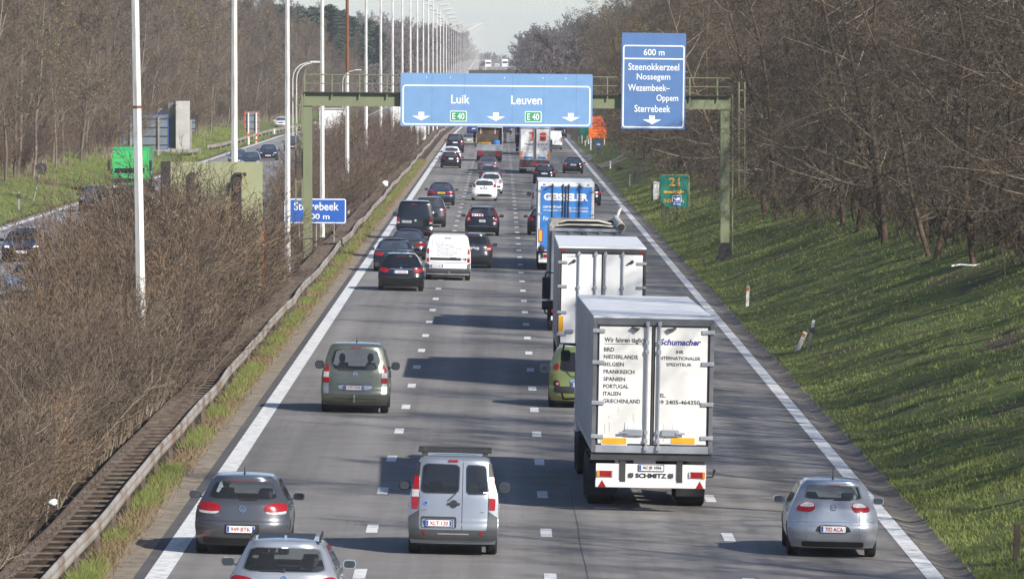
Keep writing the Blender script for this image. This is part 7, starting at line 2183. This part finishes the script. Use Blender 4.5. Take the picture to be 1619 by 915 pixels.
# --- white rigid ahead of it, dark lorry beyond
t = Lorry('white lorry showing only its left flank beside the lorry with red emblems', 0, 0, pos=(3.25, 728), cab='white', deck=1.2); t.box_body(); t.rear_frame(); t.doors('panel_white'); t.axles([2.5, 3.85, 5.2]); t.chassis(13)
t = Lorry('dark blue lorry in the third lane under the wide sign', 0, 0, pos=(2.9, 832), cab='navy', deck=1.2, side='ink_navy', roof='ink_navy', L=9); t.box_body(); t.rear_frame('dark_frame'); t.doors('ink_navy'); t.axles([2.5, 3.85]); t.chassis(9)

# --- open tarpaulin truck with machines on its bed
yr = 676.0; ks = F / yr
t = Lorry('open-backed truck with a shaded brown tarpaulin interior and a lowered grey tailgate', 0, 0, pos=(PZ(773.5, yr), yr), W=2.35, L=6.5, H=3.5, cab='white', deck=1.05)
x0_, z0_ = t.root.location.x, t.root.location.z; hw = t.hw
for sx in (-1, 1):
    m = MB(); m.box((min(sx * hw, sx * (hw - .04)), 1.6, 1.05), (max(sx * hw, sx * (hw - .04)), t.L, 3.2)); t.part(m, 'tarp_side', M['tarp_shade_brown'])
    m = MB(); m.box((min(sx * hw, sx * (hw - .04)), .05, 1.05), (max(sx * hw, sx * (hw - .04)), 1.59, 1.55)); t.part(m, 'side_board', M['alu'])
m = MB(); m.box((-hw, 1.55, 3.2), (hw, t.L, 3.75), .06); t.part(m, 'tarp_roof', M['panel_white']); m = MB(); m.box((-hw + .041, 1.9, 1.05), (hw - .041, 1.95, 3.19)); t.part(m, 'load_wall', M['tarp_shade_brown'])
for x in (-.86, .5): t.panel(x - .05, 2.6, x + .05, 3.15, 1.87, 'tarp', 'tarp_strap', .02)
t.panel(-hw, 1.0, hw, 1.62, -.03, 'alu', 'tailgate', .06, .01); m = MB(); m.box((-hw + .05, .05, .98), (hw - .05, t.L, 1.04)); t.part(m, 'load_bed', M['dark_steel'])
for sx in (-1, 1): t.panel(sx * .8 - .25, .55, sx * .8 + .25, .9, -.02, 'lamp_dark_red', 'rear_lamp', .03)
t.panel(-hw, .5, hw, .98, .02, 'dark_frame', 'rear_crossbeam', .1); t.axles([1.4]); t.chassis(6.4)
yg = gz(x0_, yr)
m = MB(); m.box((-.6, -.3, 0), (.6, .3, .75), .03, 0); 
for k in range(4): m.box((-.55, -.32, .12 + k * .15), (.55, -.301, .17 + k * .15), 0, 1)
o = tag(m.build('generator', [M['machine_yellow'], M['dark_steel']]), 'yellow generator on the bed of the open-backed truck', 'generator'); o.location = (PZ(766, yr), yr + 1.0, z0_ + 1.05)
m = MB(); m.tube((0, 0, 0), (0, 0, .95), .36, n=16); m.tube((0, 0, .3), (0, 0, .34), .38, n=16); m.tube((0, 0, .62), (0, 0, .66), .38, n=16)
o = tag(m.build('barrel', M['lorry_blue'], None, 40), 'blue barrel on the bed of the open-backed truck', 'barrel'); o.location = (PZ(784.5, yr), yr + 1.1, z0_ + 1.05)

# --- green tarpaulin lorry on the far carriageway
y = 497.0; x = -25.9
t = tag(empty('lorry', (x, y, gz(x, y))), 'bright green oncoming lorry cab half hidden behind the nearest lamp column', 'lorry')
m = MB(); m.prism([(0, .5), (-.0, 1.5), (.25, 2.6), (.4, 3.0), (2.2, 3.15), (2.2, .5)], -1.2, 1.2, 'x'); m.build('cab', PAINTS['green'], t, 25)
m = MB(); m.prism([(-.02, 1.52), (.22, 2.32), (.27, 2.32), (.03, 1.52)], -1.05, 1.05, 'x'); m.build('windscreen', M['glass_dark'], t)
m = MB(); m.box((-1.1, -.04, .85), (1.1, -.003, 1.15), .02); m.build('grille', M['black_plastic'], t)
m = MB(); m.box((-1.22, -.12, .42), (1.22, .1, .72), .04); m.build('bumper', M['grey_plastic'], t)
for sx in (-1, 1):
    m = MB(); m.box((sx * .95 - .18, -.135, .5), (sx * .95 + .18, -.122, .66)); m.build('headlamp', M['lamp_clear'], t)
    m = MB(); m.box((sx * 1.45 - .1, .2, 1.7), (sx * 1.45 + .1, .3, 2.4), .03); m.build('door_mirror', M['black_plastic'], t)
m = MB(); m.box((-1.25, 2.4, 1.0), (1.25, 9.0, 3.3), .03); m.build('load_box', PAINTS['green'], t)
for yy in (1.0, 7.6):
    for sx in (-1, 1): add_wheel(t, 'truck', sx * 1.05, yy)
# far vehicles on the rise
for i, (px, py, w_, lab) in enumerate(((772, 107.5, 2.5, 'tiny white lorry on the distant rise, above the overpass railing at its start'), (798.5, 107, 2.5, 'tiny white lorry on the distant rise, nearer the dark wood'), (786, 106, 1.9, 'tiny white car on the distant rise between two white lorries'))):
    y = 2965.0; x = PZ(px, y); z = HZ(py, y); h = (3.3, 3.5, 1.3)[i]
    r_ = tag(empty('lorry' if i < 2 else 'car', (x, y, z)), lab, 'lorry' if i < 2 else 'car')
    m = MB(); m.prism([(0, .4), (0, h * .75), (.4, h), (6 if i < 2 else 4, h), (6 if i < 2 else 4, .4)], -w_ / 2, w_ / 2, 'x'); m.build('body', PAINTS['white'], r_)
    m = MB(); m.box((-w_ / 2 + .2, -.02, h * .5), (w_ / 2 - .2, .0, h * .72)); m.build('windscreen', M['glass_dark'], r_)
# ------------------------------------------------------------------ air
hm = bpy.data.materials.new('haze')
hm.use_nodes = True
nt = hm.node_tree; nt.nodes.clear()
o_ = nt.nodes.new('ShaderNodeOutputMaterial'); v_ = nt.nodes.new('ShaderNodeVolumePrincipled')
v_.inputs['Color'].default_value = (.93, .96, 1, 1); v_.inputs['Density'].default_value = .00009; v_.inputs['Anisotropy'].default_value = 0.0
nt.links.new(v_.outputs[0], o_.inputs['Volume'])
m = MB(); m.box((-960, -40, -6), (960, 8200, 60)); tag(m.build('haze', hm), kind='stuff')
